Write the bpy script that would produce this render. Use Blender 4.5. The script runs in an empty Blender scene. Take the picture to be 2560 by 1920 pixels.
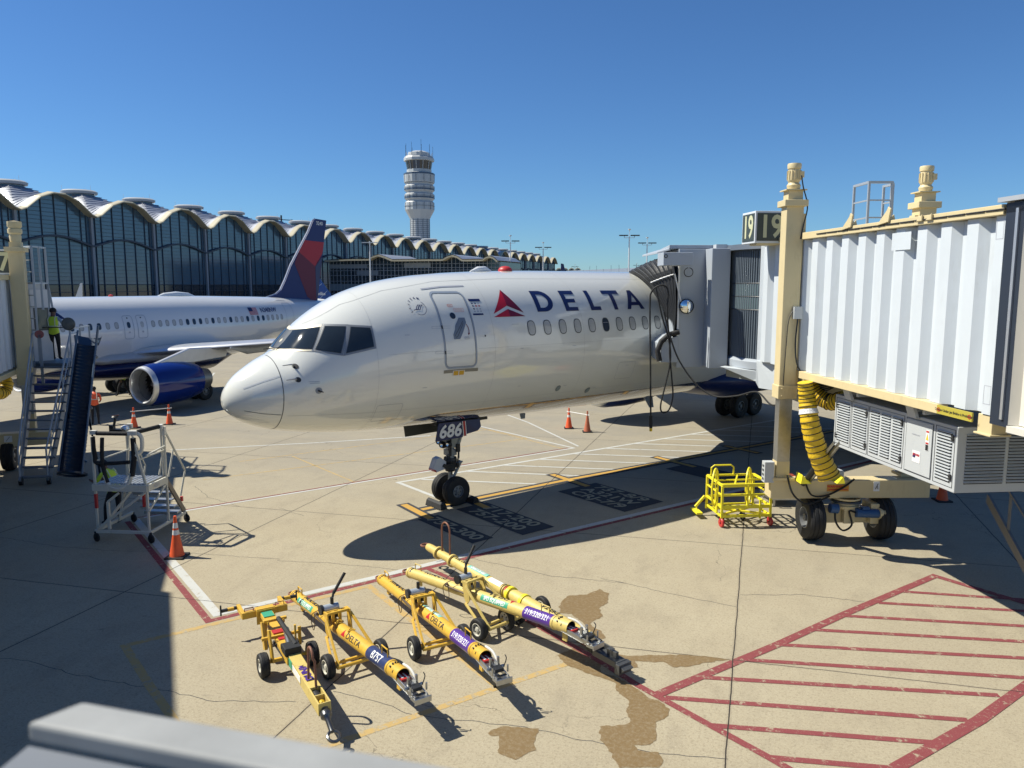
import bpy, bmesh, math, random
from mathutils import Vector, Matrix, noise as mnoise
random.seed(7)
R = math.radians
sc = bpy.context.scene
# ---------------------------------------------------------------- camera, sky, sun, exposure
F, HZ, CAMZ = 1923.0, 712.0, 5.9
PITCH = math.atan((960-HZ)/F); YAW = math.atan(625/math.hypot(F, 960-HZ))
cam = bpy.data.cameras.new('camera'); co = bpy.data.objects.new('camera', cam); sc.collection.objects.link(co)
co.location = (0, 0, CAMZ); co.rotation_euler = (math.pi/2-PITCH, 0, YAW)
cam.sensor_width = 36; cam.lens = 36*F/2560; cam.clip_start = .05; cam.clip_end = 5000
cam.dof.use_dof = True; cam.dof.focus_distance = 21; cam.dof.aperture_fstop = 3.2
sc.camera = co
sc.render.resolution_x = 1024; sc.render.resolution_y = 768
SUN_EL = R(49.5); SDIR = Vector((.832, .132, -1.0)).normalized()
w = bpy.data.worlds.new('World'); sc.world = w; w.use_nodes = True
nt = w.node_tree; bg = nt.nodes['Background']
sky = nt.nodes.new('ShaderNodeTexSky'); sky.sky_type = 'NISHITA'; sky.sun_disc = False
sky.sun_elevation = SUN_EL; sky.sun_rotation = math.atan2(-SDIR.x, -SDIR.y)
sky.air_density = 1.0; sky.dust_density = 0; sky.ozone_density = 1.0; sky.altitude = 300
hs = nt.nodes.new('ShaderNodeHueSaturation'); hs.inputs['Saturation'].default_value = 1.0
tn = nt.nodes.new('ShaderNodeMix'); tn.data_type = 'RGBA'; tn.blend_type = 'MULTIPLY'; tn.inputs[0].default_value = 1; tn.inputs[7].default_value = (.57, .96, 1.44, 1)
nt.links.new(sky.outputs[0], hs.inputs['Color']); nt.links.new(hs.outputs[0], tn.inputs[6]); nt.links.new(tn.outputs[2], bg.inputs[0])
bg.inputs[1].default_value = .050
sun = bpy.data.lights.new('sun', 'SUN'); so = bpy.data.objects.new('sun', sun); sc.collection.objects.link(so)
sun.energy = 4.8; sun.angle = R(.53); sun.color = (1, .94, .80)
so.rotation_euler = (-SDIR).to_track_quat('Z', 'Y').to_euler(); so.location = (-40, -10, 60)
sc.view_settings.view_transform = 'Standard'; sc.view_settings.look = 'None'
sc.view_settings.exposure = 0.6; sc.view_settings.gamma = 1

# ---------------------------------------------------------------- pixel rays (only used to work out true positions)
_fw = Vector((-math.sin(YAW)*math.cos(PITCH), math.cos(YAW)*math.cos(PITCH), -math.sin(PITCH)))
_rt = Vector((math.cos(YAW), math.sin(YAW), 0)); _up = _rt.cross(_fw)
def ray(x, y): return _fw*F+_rt*(x-1280)-_up*(y-960)
def G(x, y, z=0.0):
    d = ray(x, y); return Vector((0, 0, CAMZ))+d*((z-CAMZ)/d.z)
_fh = Vector((-math.sin(YAW), math.cos(YAW), 0))
def DP(x, y, D):
    d = ray(x, y); return Vector((0, 0, CAMZ))+d*(D/d.dot(_fh))

# ---------------------------------------------------------------- materials
MATS = {}
def mat(name, col, rough=.5, metal=0, var=.08, vscale=3.0, bump=0, bscale=40, coat=0, ior=None, emit=0, grime=0, gcol=(.1, .08, .06)):
    if name in MATS: return MATS[name]
    m = bpy.data.materials.new(name); m.use_nodes = True; MATS[name] = m
    n = m.node_tree.nodes; l = m.node_tree.links; p = n['Principled BSDF']
    p.inputs['Roughness'].default_value = rough; p.inputs['Metallic'].default_value = metal
    if coat: p.inputs['Coat Weight'].default_value = coat; p.inputs['Coat Roughness'].default_value = .06
    if ior: p.inputs['IOR'].default_value = ior
    tc = n.new('ShaderNodeTexCoord'); nz = n.new('ShaderNodeTexNoise'); nz.inputs['Scale'].default_value = vscale
    nz.inputs['Detail'].default_value = 6; nz.inputs['Roughness'].default_value = .6
    l.new(tc.outputs['Object'], nz.inputs['Vector'])
    mx = n.new('ShaderNodeMix'); mx.data_type = 'RGBA'
    mx.inputs[6].default_value = (*[c*(1-var) for c in col], 1); mx.inputs[7].default_value = (*[min(1, c*(1+var)) for c in col], 1)
    l.new(nz.outputs[0], mx.inputs[0]); out = mx.outputs[2]
    if grime:
        g = n.new('ShaderNodeTexNoise'); g.inputs['Scale'].default_value = vscale*2.7; g.inputs['Detail'].default_value = 8; g.inputs['Roughness'].default_value = .7
        mp = n.new('ShaderNodeMapping'); mp.inputs['Scale'].default_value = (1, 1, .25); l.new(tc.outputs['Object'], mp.inputs[0]); l.new(mp.outputs[0], g.inputs['Vector'])
        rp = n.new('ShaderNodeMapRange'); rp.inputs[1].default_value = .56; rp.inputs[2].default_value = .75; rp.inputs[4].default_value = grime
        l.new(g.outputs[0], rp.inputs[0])
        m2 = n.new('ShaderNodeMix'); m2.data_type = 'RGBA'; m2.inputs[7].default_value = (*gcol, 1)
        l.new(rp.outputs[0], m2.inputs[0]); l.new(out, m2.inputs[6]); out = m2.outputs[2]
    l.new(out, p.inputs['Base Color'])
    if bump:
        b = n.new('ShaderNodeTexNoise'); b.inputs['Scale'].default_value = bscale; l.new(tc.outputs['Object'], b.inputs['Vector'])
        bp = n.new('ShaderNodeBump'); bp.inputs['Strength'].default_value = bump; bp.inputs['Distance'].default_value = .02
        l.new(b.outputs[0], bp.inputs['Height']); l.new(bp.outputs[0], p.inputs['Normal'])
    return m
YEL = mat('tow_bar_yellow', (.60, .37, .045), .42, var=.16, vscale=6, grime=.65, gcol=(.22, .13, .05), bump=.15, bscale=30)
PYEL = mat('pale_yellow', (.58, .45, .14), .45, var=.14, vscale=6, grime=.65, gcol=(.24, .16, .07), bump=.15, bscale=30)
BYEL = mat('bright_yellow', (.78, .68, .03), .4, var=.06, grime=.15, gcol=(.3, .25, .05))
CREAM = mat('cream_steel', (.62, .52, .30), .45, var=.06, vscale=2, grime=.25, gcol=(.3, .22, .12))
BLACK = mat('black_rubber', (.012, .013, .015), .7, var=.3, bump=.2)
DARK = mat('dark_steel', (.035, .037, .04), .45, metal=.4)
BLUEDK = mat('dark_blue_plastic', (.012, .03, .075), .3, var=.2)
STEEL = mat('bare_steel', (.42, .43, .43), .32, metal=.9, var=.2, vscale=12, grime=.3)
ALU = mat('aluminium', (.62, .64, .66), .35, metal=.75, var=.1)
SILVER = mat('pale_grey_rail', (.38, .42, .47), .4, metal=.3)
GREYB = mat('blue_grey_panel', (.36, .40, .45), .45, var=.04, vscale=1.2, grime=.12, gcol=(.35, .36, .38))
CORR = mat('corrugated_white', (.55, .60, .645), .42, var=.06, vscale=1.1, grime=.35, gcol=(.36, .37, .36), bump=.15, bscale=2.5)
CORRW = mat('outer_tunnel_cream', (.62, .60, .54), .45, var=.03, grime=.1)
CURT = mat('roll_curtain_grey', (.10, .125, .155), .45, var=.1)
BELLOW = mat('bellows_fabric', (.010, .011, .014), .6, var=.3, vscale=6)
ACU = mat('unit_grey_paint', (.46, .49, .51), .4, var=.03, vscale=1.5, grime=.08)
WHITEP = mat('gloss_white_paint', (.68, .70, .70), .16, var=.012, vscale=.7, coat=.6)
NAVY = mat('navy_livery', (.010, .022, .10), .35, var=.05)
BLUEENG = mat('blue_engine', (.004, .018, .16), .12, coat=.3, var=.05)
LRED = mat('livery_red', (.45, .012, .03), .3, var=.05); DRED = mat('livery_dark_red', (.17, .008, .03), .3, var=.05)
GLASS = mat('dark_cockpit_glass', (.02, .028, .036), .05, var=.3, ior=1.6)
PGLASS = mat('cabin_pane', (.42, .43, .42), .12, var=.45, vscale=2.5, ior=1.5)
PBLUE = mat('cabin_pane_blue', (.03, .1, .3), .12)
PDARK = mat('cabin_pane_dark', (.03, .045, .07), .1)
FRAMEG = mat('seal_grey', (.23, .26, .30), .4); FRAMED = mat('window_rim', (.06, .07, .08), .4); DOORF = mat('door_outline', (.28, .33, .40), .35)
DECALG = mat('decal_grey', (.35, .37, .42), .4); DECALR = mat('decal_red_line', (.5, .15, .15), .4)
ORANGE = mat('cone_orange', (.75, .10, .025), .55, var=.12, vscale=9, grime=.3, gcol=(.2, .05, .03))
ORDULL = mat('cone_dull_orange', (.42, .12, .06), .7, var=.15, vscale=9, grime=.3)
REFLW = mat('reflective_white', (.68, .68, .66), .5, grime=.3)
PAINTW = mat('white_letter', (.75, .76, .76), .5); RED = mat('red_paint', (.45, .03, .03), .45, grime=.2)
PURPLE = mat('purple_band', (.085, .035, .26), .3); BANDB = mat('navy_band', (.03, .045, .13), .3); GREEN = mat('green_label', (.05, .33, .2), .45); MINT = mat('mint_label', (.22, .55, .45), .45)
HOSEY = mat('hose_yellow', (.75, .50, .02), .5, var=.1, vscale=6, bump=.5, bscale=14); GASB = mat('motor_blue', (.03, .09, .22), .4, grime=.2)
VEST = mat('vest_lime', (.52, .72, .05), .6); VESTO = mat('vest_orange', (.8, .12, .04), .6); VSTRIPE = mat('vest_stripe', (.55, .58, .5), .5)
CLOTH = mat('dark_trousers', (.012, .014, .02), .85); SHIRT = mat('blue_grey_shirt', (.2, .28, .38), .8); SKIN = mat('brown_skin', (.12, .06, .04), .6)
RUST = mat('rusty_tube', (.20, .085, .05), .6, grime=.4); FOAM = mat('black_foam', (.015, .017, .02), .9, bump=.4, bscale=25); WSTAND = mat('worn_white_tube', (.55, .54, .47), .5, grime=.4, gcol=(.25, .22, .17))
MIRROR = mat('convex_mirror', (.75, .78, .8), .06, metal=1)
POLE = mat('pole_white', (.62, .65, .68), .5); SIGND = mat('sign_green_black', (.05, .065, .06), .4); SIGNY = mat('sign_cream_digit', (.55, .56, .36), .5)
TREAD = mat('tread_metal', (.45, .47, .48), .35, metal=.7, var=.3, vscale=30, bump=.5, bscale=60)

# ---------------------------------------------------------------- mesh helpers
class MB:
    def __init__(s): s.v = []; s.f = []; s.mi = []; s.ms = []; s.cur = 0
    def m(s, material):
        if material not in s.ms: s.ms.append(material)
        s.cur = s.ms.index(material); return s
    def add(s, vs, fs):
        s.ch = getattr(s, 'ch', [])+[(len(s.v), len(s.f))]; o = len(s.v); s.v += [tuple(v) for v in vs]; s.f += [[i+o for i in f] for f in fs]; s.mi += [s.cur]*len(fs); return s
    def box(s, c, d, rz=0):
        cx, cy, cz = c; x, y, z = d[0]/2, d[1]/2, d[2]/2; a, b = math.cos(rz), math.sin(rz)
        vs = [(cx+i*x*a-j*y*b, cy+i*x*b+j*y*a, cz+k*z) for k in (-1, 1) for i, j in ((-1, -1), (1, -1), (1, 1), (-1, 1))]
        return s.add(vs, [(3, 2, 1, 0), (4, 5, 6, 7), (0, 1, 5, 4), (1, 2, 6, 5), (2, 3, 7, 6), (3, 0, 4, 7)])
    def b2(s, x0, x1, y0, y1, z0, z1): return s.box(((x0+x1)/2, (y0+y1)/2, (z0+z1)/2), (abs(x1-x0), abs(y1-y0), abs(z1-z0)))
    def bar(s, a, b, wd, h=None, up=(0, 0, 1)):
        a = Vector(a); b = Vector(b); h = h or wd; t = (b-a).normalized(); u = Vector(up)
        if abs(t.dot(u)) > .98: u = Vector((1, 0, 0))
        r = t.cross(u).normalized(); u = r.cross(t)
        vs = [p+r*i*wd/2+u*j*h/2 for p in (a, b) for i, j in ((-1, -1), (1, -1), (1, 1), (-1, 1))]
        return s.add(vs, [(3, 2, 1, 0), (4, 5, 6, 7), (0, 1, 5, 4), (1, 2, 6, 5), (2, 3, 7, 6), (3, 0, 4, 7)])
    def cyl(s, a, b, r0, r1=None, n=16, cap=True):
        r1 = r0 if r1 is None else r1
        return s.sweep([a, b], [r0, r1], n, cap)
    def sweep(s, pts, rad, n=8, cap=True, closed=False):
        pts = [Vector(p) for p in pts]; k = len(pts)
        if not hasattr(rad, '__len__'): rad = [rad]*k
        vs = []; pr = None
        for i, p in enumerate(pts):
            t = (pts[(i+1) % k]-pts[i-1]) if closed else (pts[min(i+1, k-1)]-pts[max(i-1, 0)])
            if t.length < 1e-9: t = Vector((0, 0, 1))
            t.normalize()
            if pr is None:
                q = Vector((0, 0, 1)) if abs(t.z) < .9 else Vector((1, 0, 0)); pr = t.cross(q).normalized()
            else:
                pr = (pr-t*pr.dot(t)); pr = pr.normalized() if pr.length > 1e-6 else t.orthogonal().normalized()
            q = t.cross(pr)
            vs += [p+(pr*math.cos(2*math.pi*j/n)+q*math.sin(2*math.pi*j/n))*rad[i] for j in range(n)]
        fs = [(i*n+j, i*n+(j+1) % n, (i+1)*n+(j+1) % n, (i+1)*n+j) for i in range(k-1) for j in range(n)]
        if closed: fs += [((k-1)*n+j, (k-1)*n+(j+1) % n, (j+1) % n, j) for j in range(n)]
        elif cap: fs += [tuple(range(n-1, -1, -1)), tuple((k-1)*n+j for j in range(n))]
        return s.add(vs, fs)
    def lathe(s, prof, o=(0, 0, 0), axis=(0, 0, 1), n=24):
        o = Vector(o); a = Vector(axis).normalized(); u = a.orthogonal().normalized(); q = a.cross(u); k = len(prof)
        vs = [o+a*h+(u*math.cos(2*math.pi*j/n)+q*math.sin(2*math.pi*j/n))*max(r, 1e-4) for r, h in prof for j in range(n)]
        return s.add(vs, [(i*n+j, i*n+(j+1) % n, (i+1)*n+(j+1) % n, (i+1)*n+j) for i in range(k-1) for j in range(n)])
    def prism(s, poly, off):
        off = Vector(off); k = len(poly); p = [Vector(q) for q in poly]
        return s.add(p+[q+off for q in p], [tuple(range(k-1, -1, -1)), tuple(range(k, 2*k))]+[(i, (i+1) % k, (i+1) % k+k, i+k) for i in range(k)])
    def poly(s, pts): return s.add(pts, [tuple(range(len(pts)))])
    def grid(s, P, nu, nv, closed=False):
        vs = [P(i, j) for i in range(nu) for j in range(nv)]
        fs = [(i*nv+j, i*nv+(j+1) % nv, (i+1)*nv+(j+1) % nv, (i+1)*nv+j) for i in range(nu-1) for j in range(nv if closed else nv-1)]
        return s.add(vs, fs)
    def text(s, T, M4):
        vs, fs = T; return s.add([M4 @ Vector((v[0], v[1], 0)) for v in vs], fs)
    def pieces(s, name, parent=None, **k):
        o = []
        for i, (a, b) in enumerate(s.ch):
            a1, b1 = s.ch[i+1] if i+1 < len(s.ch) else (len(s.v), len(s.f)); q = MB(); q.m(s.ms[s.mi[b]])
            q.add(s.v[a:a1], [[v-a for v in f] for f in s.f[b:b1]]); o.append(q.build(name, parent, **k))
        return o
    def build(s, name, parent=None, smooth=False, bevel=0, loc=None):
        me = bpy.data.meshes.new(name); me.from_pydata(s.v, [], s.f)
        for q in s.ms: me.materials.append(q)
        me.polygons.foreach_set('material_index', s.mi)
        bm = bmesh.new(); bm.from_mesh(me)
        bmesh.ops.remove_doubles(bm, verts=bm.verts, dist=1e-5) if smooth else None
        bmesh.ops.recalc_face_normals(bm, faces=bm.faces); bm.to_mesh(me); bm.free()
        if smooth:
            me.polygons.foreach_set('use_smooth', [True]*len(me.polygons))
            try: me.set_sharp_from_angle(angle=R(38))
            except Exception: pass
        o = bpy.data.objects.new(name, me); sc.collection.objects.link(o)
        if parent: o.parent = parent
        if loc: o.location = loc
        if bevel:
            b = o.modifiers.new('bevel', 'BEVEL'); b.width = bevel; b.segments = 2; b.limit_method = 'ANGLE'; b.angle_limit = R(50)
        return o
def tag(o, label=None, cat=None, group=None, kind=None):
    for k, v in (('label', label), ('category', cat), ('group', group), ('kind', kind)):
        if v: o[k] = v
    return o
def empty(name, loc, rz, label, cat, group=None):
    o = bpy.data.objects.new(name, None); sc.collection.objects.link(o); o.location = loc; o.rotation_euler = (0, 0, rz); o.empty_display_size = .2
    return tag(o, label, cat, group)
def kids(o): return [c for c in bpy.data.objects if c.parent == o]
def copy_tree(o, parent=None):
    c = o.copy(); sc.collection.objects.link(c); c.parent = parent
    for ch in kids(o): copy_tree(ch, c)
    return c
def struct(o): o['kind'] = 'structure'; return o
_tc = {}
def text(body, size=1.0, bold=0.0, align='CENTER', shear=0, cut=0, sx=1.0):
    key = (body, size, bold, align, shear, cut, sx)
    if key in _tc: return _tc[key]
    cu = bpy.data.curves.new('t', 'FONT'); cu.body = body; cu.size = size; cu.offset = bold; cu.align_x = align; cu.align_y = 'CENTER'; cu.shear = shear; cu.resolution_u = 3
    o = bpy.data.objects.new('t', cu); sc.collection.objects.link(o); bpy.context.view_layer.update()
    me = bpy.data.meshes.new_from_object(o.evaluated_get(bpy.context.evaluated_depsgraph_get()))
    bpy.data.objects.remove(o)
    if cut:
        bm = bmesh.new(); bm.from_mesh(me)
        ys = [v.co.y for v in bm.verts]
        y = min(ys)+cut
        while y < max(ys):
            bmesh.ops.bisect_plane(bm, geom=bm.verts[:]+bm.edges[:]+bm.faces[:], plane_co=(0, y, 0), plane_no=(0, 1, 0)); y += cut
        bm.to_mesh(me); bm.free()
    r = ([(v.co.x*sx, v.co.y) for v in me.vertices], [tuple(p.vertices) for p in me.polygons]); bpy.data.meshes.remove(me)
    _tc[key] = r; return r
def frame(o, x, y):                       # matrix that puts text x,y axes along given directions at o
    x = Vector(x).normalized(); y = Vector(y).normalized(); z = x.cross(y)
    M4 = Matrix((x, y, z)).transposed().to_4x4(); M4.translation = Vector(o); return M4
def arc(c, r, a0, a1, n, u=(1, 0, 0), v=(0, 0, 1)):
    c = Vector(c); u = Vector(u); v = Vector(v)
    return [c+(u*math.cos(a0+(a1-a0)*i/n)+v*math.sin(a0+(a1-a0)*i/n))*r for i in range(n+1)]
def spline(P, n=8):
    P = [Vector(p) for p in P]; out = []
    for i in range(len(P)-1):
        p0 = P[max(i-1, 0)]; p1 = P[i]; p2 = P[i+1]; p3 = P[min(i+2, len(P)-1)]
        for k in range(n):
            t = k/n; out.append(.5*((2*p1)+(p2-p0)*t+(2*p0-5*p1+4*p2-p3)*t*t+(3*p1-p0-3*p2+p3)*t**3))
    return out+[P[-1]]

# ---------------------------------------------------------------- ground
def concrete_nodes(m):
    n = m.node_tree.nodes; l = m.node_tree.links
    geo = n.new('ShaderNodeNewGeometry'); sep = n.new('ShaderNodeSeparateXYZ'); l.new(geo.outputs['Position'], sep.inputs[0])
    def M(op, a, b=None, c=None):
        q = n.new('ShaderNodeMath'); q.operation = op
        for i, v in enumerate((a, b, c)):
            if v is None: continue
            if isinstance(v, (int, float)): q.inputs[i].default_value = v
            else: l.new(v, q.inputs[i])
        return q.outputs[0]
    def noise(scale, det=5, rough=.6, sx=1, sy=1):
        mp = n.new('ShaderNodeMapping'); mp.inputs['Scale'].default_value = (sx, sy, 1); l.new(geo.outputs['Position'], mp.inputs[0])
        q = n.new('ShaderNodeTexNoise'); q.inputs['Scale'].default_value = scale; q.inputs['Detail'].default_value = det; q.inputs['Roughness'].default_value = rough
        l.new(mp.outputs[0], q.inputs['Vector']); return q.outputs[0]
    def mixc(f, a, b):
        q = n.new('ShaderNodeMix'); q.data_type = 'RGBA'
        l.new(f, q.inputs[0]) if not isinstance(f, (int, float)) else None
        if isinstance(f, (int, float)): q.inputs[0].default_value = f
        for i, v in ((6, a), (7, b)):
            if isinstance(v, tuple): q.inputs[i].default_value = (*v, 1)
            else: l.new(v, q.inputs[i])
        return q.outputs[2]
    def rng(v, a, b, c=0., d=1.):
        q = n.new('ShaderNodeMapRange'); l.new(v, q.inputs[0])
        for i, k in enumerate((a, b, c, d)): q.inputs[i+1].default_value = k
        return q.outputs[0]
    wob = M('MULTIPLY', M('SUBTRACT', noise(1.3, 4), .5), .05)
    u = M('DIVIDE', M('ADD', M('ADD', sep.outputs[0], .2), wob), 5.66)
    v = M('DIVIDE', M('ADD', M('SUBTRACT', M('SUBTRACT', sep.outputs[1], M('MULTIPLY', sep.outputs[0], .069)), 12.07), wob), 5.66)
    def ln(t, wd): return M('LESS_THAN', M('ABSOLUTE', M('SUBTRACT', t, M('ROUND', t))), wd/5.66)
    jn = M('MAXIMUM', ln(u, .0095), ln(v, .008))
    js = M('MAXIMUM', ln(u, .035), ln(v, .03))
    cmb = n.new('ShaderNodeCombineXYZ'); l.new(M('FLOOR', u), cmb.inputs[0]); l.new(M('FLOOR', v), cmb.inputs[1])
    wn = n.new('ShaderNodeTexWhiteNoise'); wn.noise_dimensions = '2D'; l.new(cmb.outputs[0], wn.inputs['Vector'])
    base = mixc(noise(.35, 7, .65), (.30, .255, .175), (.44, .395, .285))
    base = mixc(rng(wn.outputs['Value'], 0, 1, 0, .22), base, (.25, .23, .18))
    base = mixc(rng(noise(1.7, 8, .7, 1, .5), .50, .74, 0, .5), base, (.22, .19, .14))
    base = mixc(rng(noise(6.5, 6, .75), .50, .72, 0, .35), base, (.25, .21, .145))
    base = mixc(rng(noise(2.6, 3, .8), .66, .72, 0, .30), base, (.17, .15, .12))
    base = mixc(rng(noise(26, 3, .6), .50, .70, 0, .55), base, (.20, .165, .11))
    base = mixc(rng(noise(75, 2, .6), .56, .74, 0, .6), base, (.17, .14, .10))
    base = mixc(rng(noise(55, 2, .5), .28, .42, .4, 0), base, (.56, .51, .40))
    # tyre grime near the parked aircraft's track (long streaks)
    st = rng(noise(.9, 8, .75, .35, 1.6), .55, .78, 0, .55)
    far = rng(sep.outputs[1], 15, 25, 0, 1)
    base = mixc(M('MULTIPLY', st, far), base, (.10, .095, .085))
    base = mixc(M('MULTIPLY', far, rng(noise(.5, 6, .7, .5, 1.2), .35, .65, .35, .8)), base, (.235, .22, .185))
    # hairline cracks
    vo = n.new('ShaderNodeTexVoronoi'); vo.feature = 'DISTANCE_TO_EDGE'; vo.inputs['Scale'].default_value = .16
    va = n.new('ShaderNodeVectorMath'); va.operation = 'ADD'; nz = n.new('ShaderNodeTexNoise'); nz.inputs['Scale'].default_value = .9; nz.inputs['Detail'].default_value = 6
    l.new(geo.outputs['Position'], nz.inputs['Vector']); vs = n.new('ShaderNodeVectorMath'); vs.operation = 'SCALE'; vs.inputs['Scale'].default_value = 1.6
    l.new(nz.outputs['Color'], vs.inputs[0]); l.new(geo.outputs['Position'], va.inputs[0]); l.new(vs.outputs[0], va.inputs[1]); l.new(va.outputs[0], vo.inputs['Vector'])
    ck = M('MULTIPLY', M('LESS_THAN', vo.outputs['Distance'], .0010), rng(noise(.4, 3), .52, .60, 0, .7))
    base = mixc(ck, base, (.09, .075, .055))
    base = mixc(M('MULTIPLY', js, .25), base, (.2, .17, .13))
    base = mixc(jn, base, (.035, .03, .026))
    return base, M, noise, mixc, rng, jn
def ground_mat(name, paint=None, wear=.5, wet=None):
    m = bpy.data.materials.new(name); m.use_nodes = True
    p = m.node_tree.nodes['Principled BSDF']; l = m.node_tree.links; n = m.node_tree.nodes
    base, M, noise, mixc, rng, jn = concrete_nodes(m)
    if paint:
        f = rng(noise(7, 8, .75), wear, wear+.09, 1, 0); f2 = rng(noise(60, 3, .7), wear+.05, wear+.2, 1, .15)
        f = M('MULTIPLY', M('MULTIPLY', f, f2), M('SUBTRACT', 1., jn))
        pc = mixc(noise(1.3, 5), tuple(c*.85 for c in paint), paint)
        base = mixc(f, base, pc)
    if wet:
        base = mixc(rng(noise(18, 5, .7), .3, .55, .55, .9), base, wet)
    l.new(base, p.inputs['Base Color']); p.inputs['Roughness'].default_value = .82 if not wet else .55
    p.inputs['Specular IOR Level'].default_value = .25
    b = n.new('ShaderNodeBump'); b.inputs['Strength'].default_value = .35; b.inputs['Distance'].default_value = .01
    l.new(noise(48, 4, .7), b.inputs['Height']); l.new(b.outputs[0], p.inputs['Normal'])
    return m
CONC = ground_mat('apron_concrete')
PW = ground_mat('worn_white_marking', (.50, .51, .49), .56); PR = ground_mat('worn_red_marking', (.22, .055, .06), .55)
PY = ground_mat('worn_yellow_marking', (.50, .30, .07), .57); PYF = ground_mat('faded_yellow_marking', (.47, .33, .13), .50)
PK = ground_mat('worn_black_marking', (.045, .05, .06), .62); PWET = ground_mat('damp_concrete', wet=(.17, .11, .045)); PT = ground_mat('stencil_paint', (.33, .32, .24), .56)
g = MB().m(CONC); g.add([(-900, -200, 0), (900, -200, 0), (900, 1500, 0), (-900, 1500, 0)], [(0, 1, 2, 3)])
struct(g.build('apron_ground'))
def strip(mb, pts, wd, z, close=False):
    pts = [Vector((p[0], p[1], 0)) for p in pts]; L = []; Q = []
    for i, p in enumerate(pts):
        a = pts[i-1] if i else None; b = pts[i+1] if i < len(pts)-1 else None
        if a and b:
            t0 = (p-a).normalized(); t1 = (b-p).normalized(); nn = Vector((-t0.y-t1.y, t0.x+t1.x, 0)).normalized(); k = 1/max(.4, nn.dot(Vector((-t1.y, t1.x, 0))))
        else:
            t = ((b or p)-(a or p)).normalized(); nn = Vector((-t.y, t.x, 0)); k = 1
        L.append((p.x+nn.x*wd/2*k, p.y+nn.y*wd/2*k, z)); Q.append((p.x-nn.x*wd/2*k, p.y-nn.y*wd/2*k, z))
    for i in range(len(pts)-1): mb.add([Q[i], Q[i+1], L[i+1], L[i]], [(0, 1, 2, 3)])
def off(pts, dd):
    o = []
    for i, p in enumerate(pts):
        a = pts[max(i-1, 0)]; b = pts[min(i+1, len(pts)-1)]; t = Vector((b[0]-a[0], b[1]-a[1])).normalized()
        o.append((p[0]-t.y*dd, p[1]+t.x*dd))
    return o
# white hatched box beside the aircraft lead-in line
m = MB().m(PW); wz = .004
strip(m, [(-8.15, 19.1), (-10.19, 20.44), (-2.84, 30.34), (1.2, 35.8)], .13, wz)
L0 = [(-9.68, 20.99), (-8.72, 22.36), (-7.87, 23.52), (-7.03, 24.70), (-6.11, 25.90), (-5.28, 27.13), (-4.31, 28.32), (-3.40, 29.56), (-2.5, 30.8), (-1.6, 32.1), (-.6, 33.3)]
for i, a in enumerate(L0): 
    t = Vector((.97, .15)) if i > 2 else Vector((.985, .15))
    # run until the yellow line
    k = 0.1
    while True:
        q = (a[0]+t.x*k, a[1]+t.y*k)
        if (q[1]-18.05)-(q[0]+8.33)*1.349 < .55 or k > 9: break
        k += .05
    strip(m, [a, q], .11, .0055)
struct(m.build('white_hatch_marking'))
m = MB().m(PW); BL = [(-14.95, 15.02), (-9.14, 10.90), (-8.29, 12.0), (-7.13, 13.53), (-4.23, 17.45), (-1.86, 20.60), (4.3, 28.8)]
strip(m, [(-14.9, 15.08), (-9.13, 10.97), (-7.20, 13.50), (-4.33, 17.45), (-1.96, 20.60), (4.2, 28.8)], .17, wz)
strip(m, [(-14.8, 15.25), (-10.96, 20.55), (-6.29, 26.86), (-12.0, 30.5), (-22, 37)], .10, wz)
strip(m, [(-20.03, 22.06), (-15.9, 24.7), (-12.2, 27.4)], .10, wz)
strip(m, [(-6.2, 27.2), (-9.4, 31.4), (-14.5, 36.9)], .09, .0055)
for k in range(9): strip(m, [(-31+k*2.6, 37.2+k*.4), (-35+k*2.6, 43+k*.4)], .1, wz)
struct(m.build('white_line_marking'))
m = MB().m(PR)
strip(m, [(-14.95, 14.86), (-9.08, 10.68), (-7.05, 13.42), (-4.18, 17.37), (-1.81, 20.52), (4.35, 28.7)], .13, wz)
strip(m, [(-14.95, 15.2), (-11.06, 20.6), (-6.5, 26.8)], .06, .0055)
strip(m, [(-6.52, 14.25), (-5.67, 13.79), (-3.56, 12.33), (-2.18, 11.34), (-1.51, 10.80), (-.42, 10.05), (.29, 9.57), (1.15, 8.95)], .12, .0063)
strip(m, [(6.4, 15.0), (4.91, 16.0), (3.59, 17.0), (1.63, 14.42), (.49, 12.84), (-1.25, 10.58)], .16, .007)
strip(m, [(1.05, 8.85), (1.85, 9.87), (3.06, 11.32), (3.92, 12.5), (5.9, 15.2)], .17, .007)
RL = [(2.83, 15.91), (2.30, 15.18), (1.59, 14.36), (1.04, 13.59), (.52, 12.83), (-.01, 12.12), (-.64, 11.34), (-1.09, 10.59), (-.43, 10.06), (.29, 9.55)]
RR = [(5.3, 16.23), (5.8, 15.77), (5.6, 15.05), (5.3, 14.36), (4.8, 13.65), (4.21, 12.86), (3.50, 12.13), (2.91, 11.27), (2.44, 10.56), (1.85, 9.80)]
for a, b in zip(RL, RR): strip(m, [a, b], .11, .0055)
struct(m.build('red_marking'))
m = MB().m(PYF)
strip(m, [(-7.2, 7.8), (-7.64, 8.09), (-8.37, 8.55), (-9.76, 9.48), (-9.0, 10.50), (-8.2, 11.6), (-7.15, 12.98), (-5.42, 11.62), (-3.48, 10.13)], .13, .0025)
strip(m, [(-5.7, 7.3), (-5.0, 8.2), (-4.23, 9.16), (-2.5, 11.36)], .12, .0025)
for pts in ([(-16, 18.9), (-12.41, 23.23), (-8.42, 28.03), (-10.46, 29.32)], [(-15.31, 22.58), (-11.38, 20.02)], [(-16.5, 21.3), (-13.50, 25.30), (-10.46, 29.32)], [(-6.6, 26.6), (-11.6, 30)]): strip(m, pts, .06, .0025)
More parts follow.
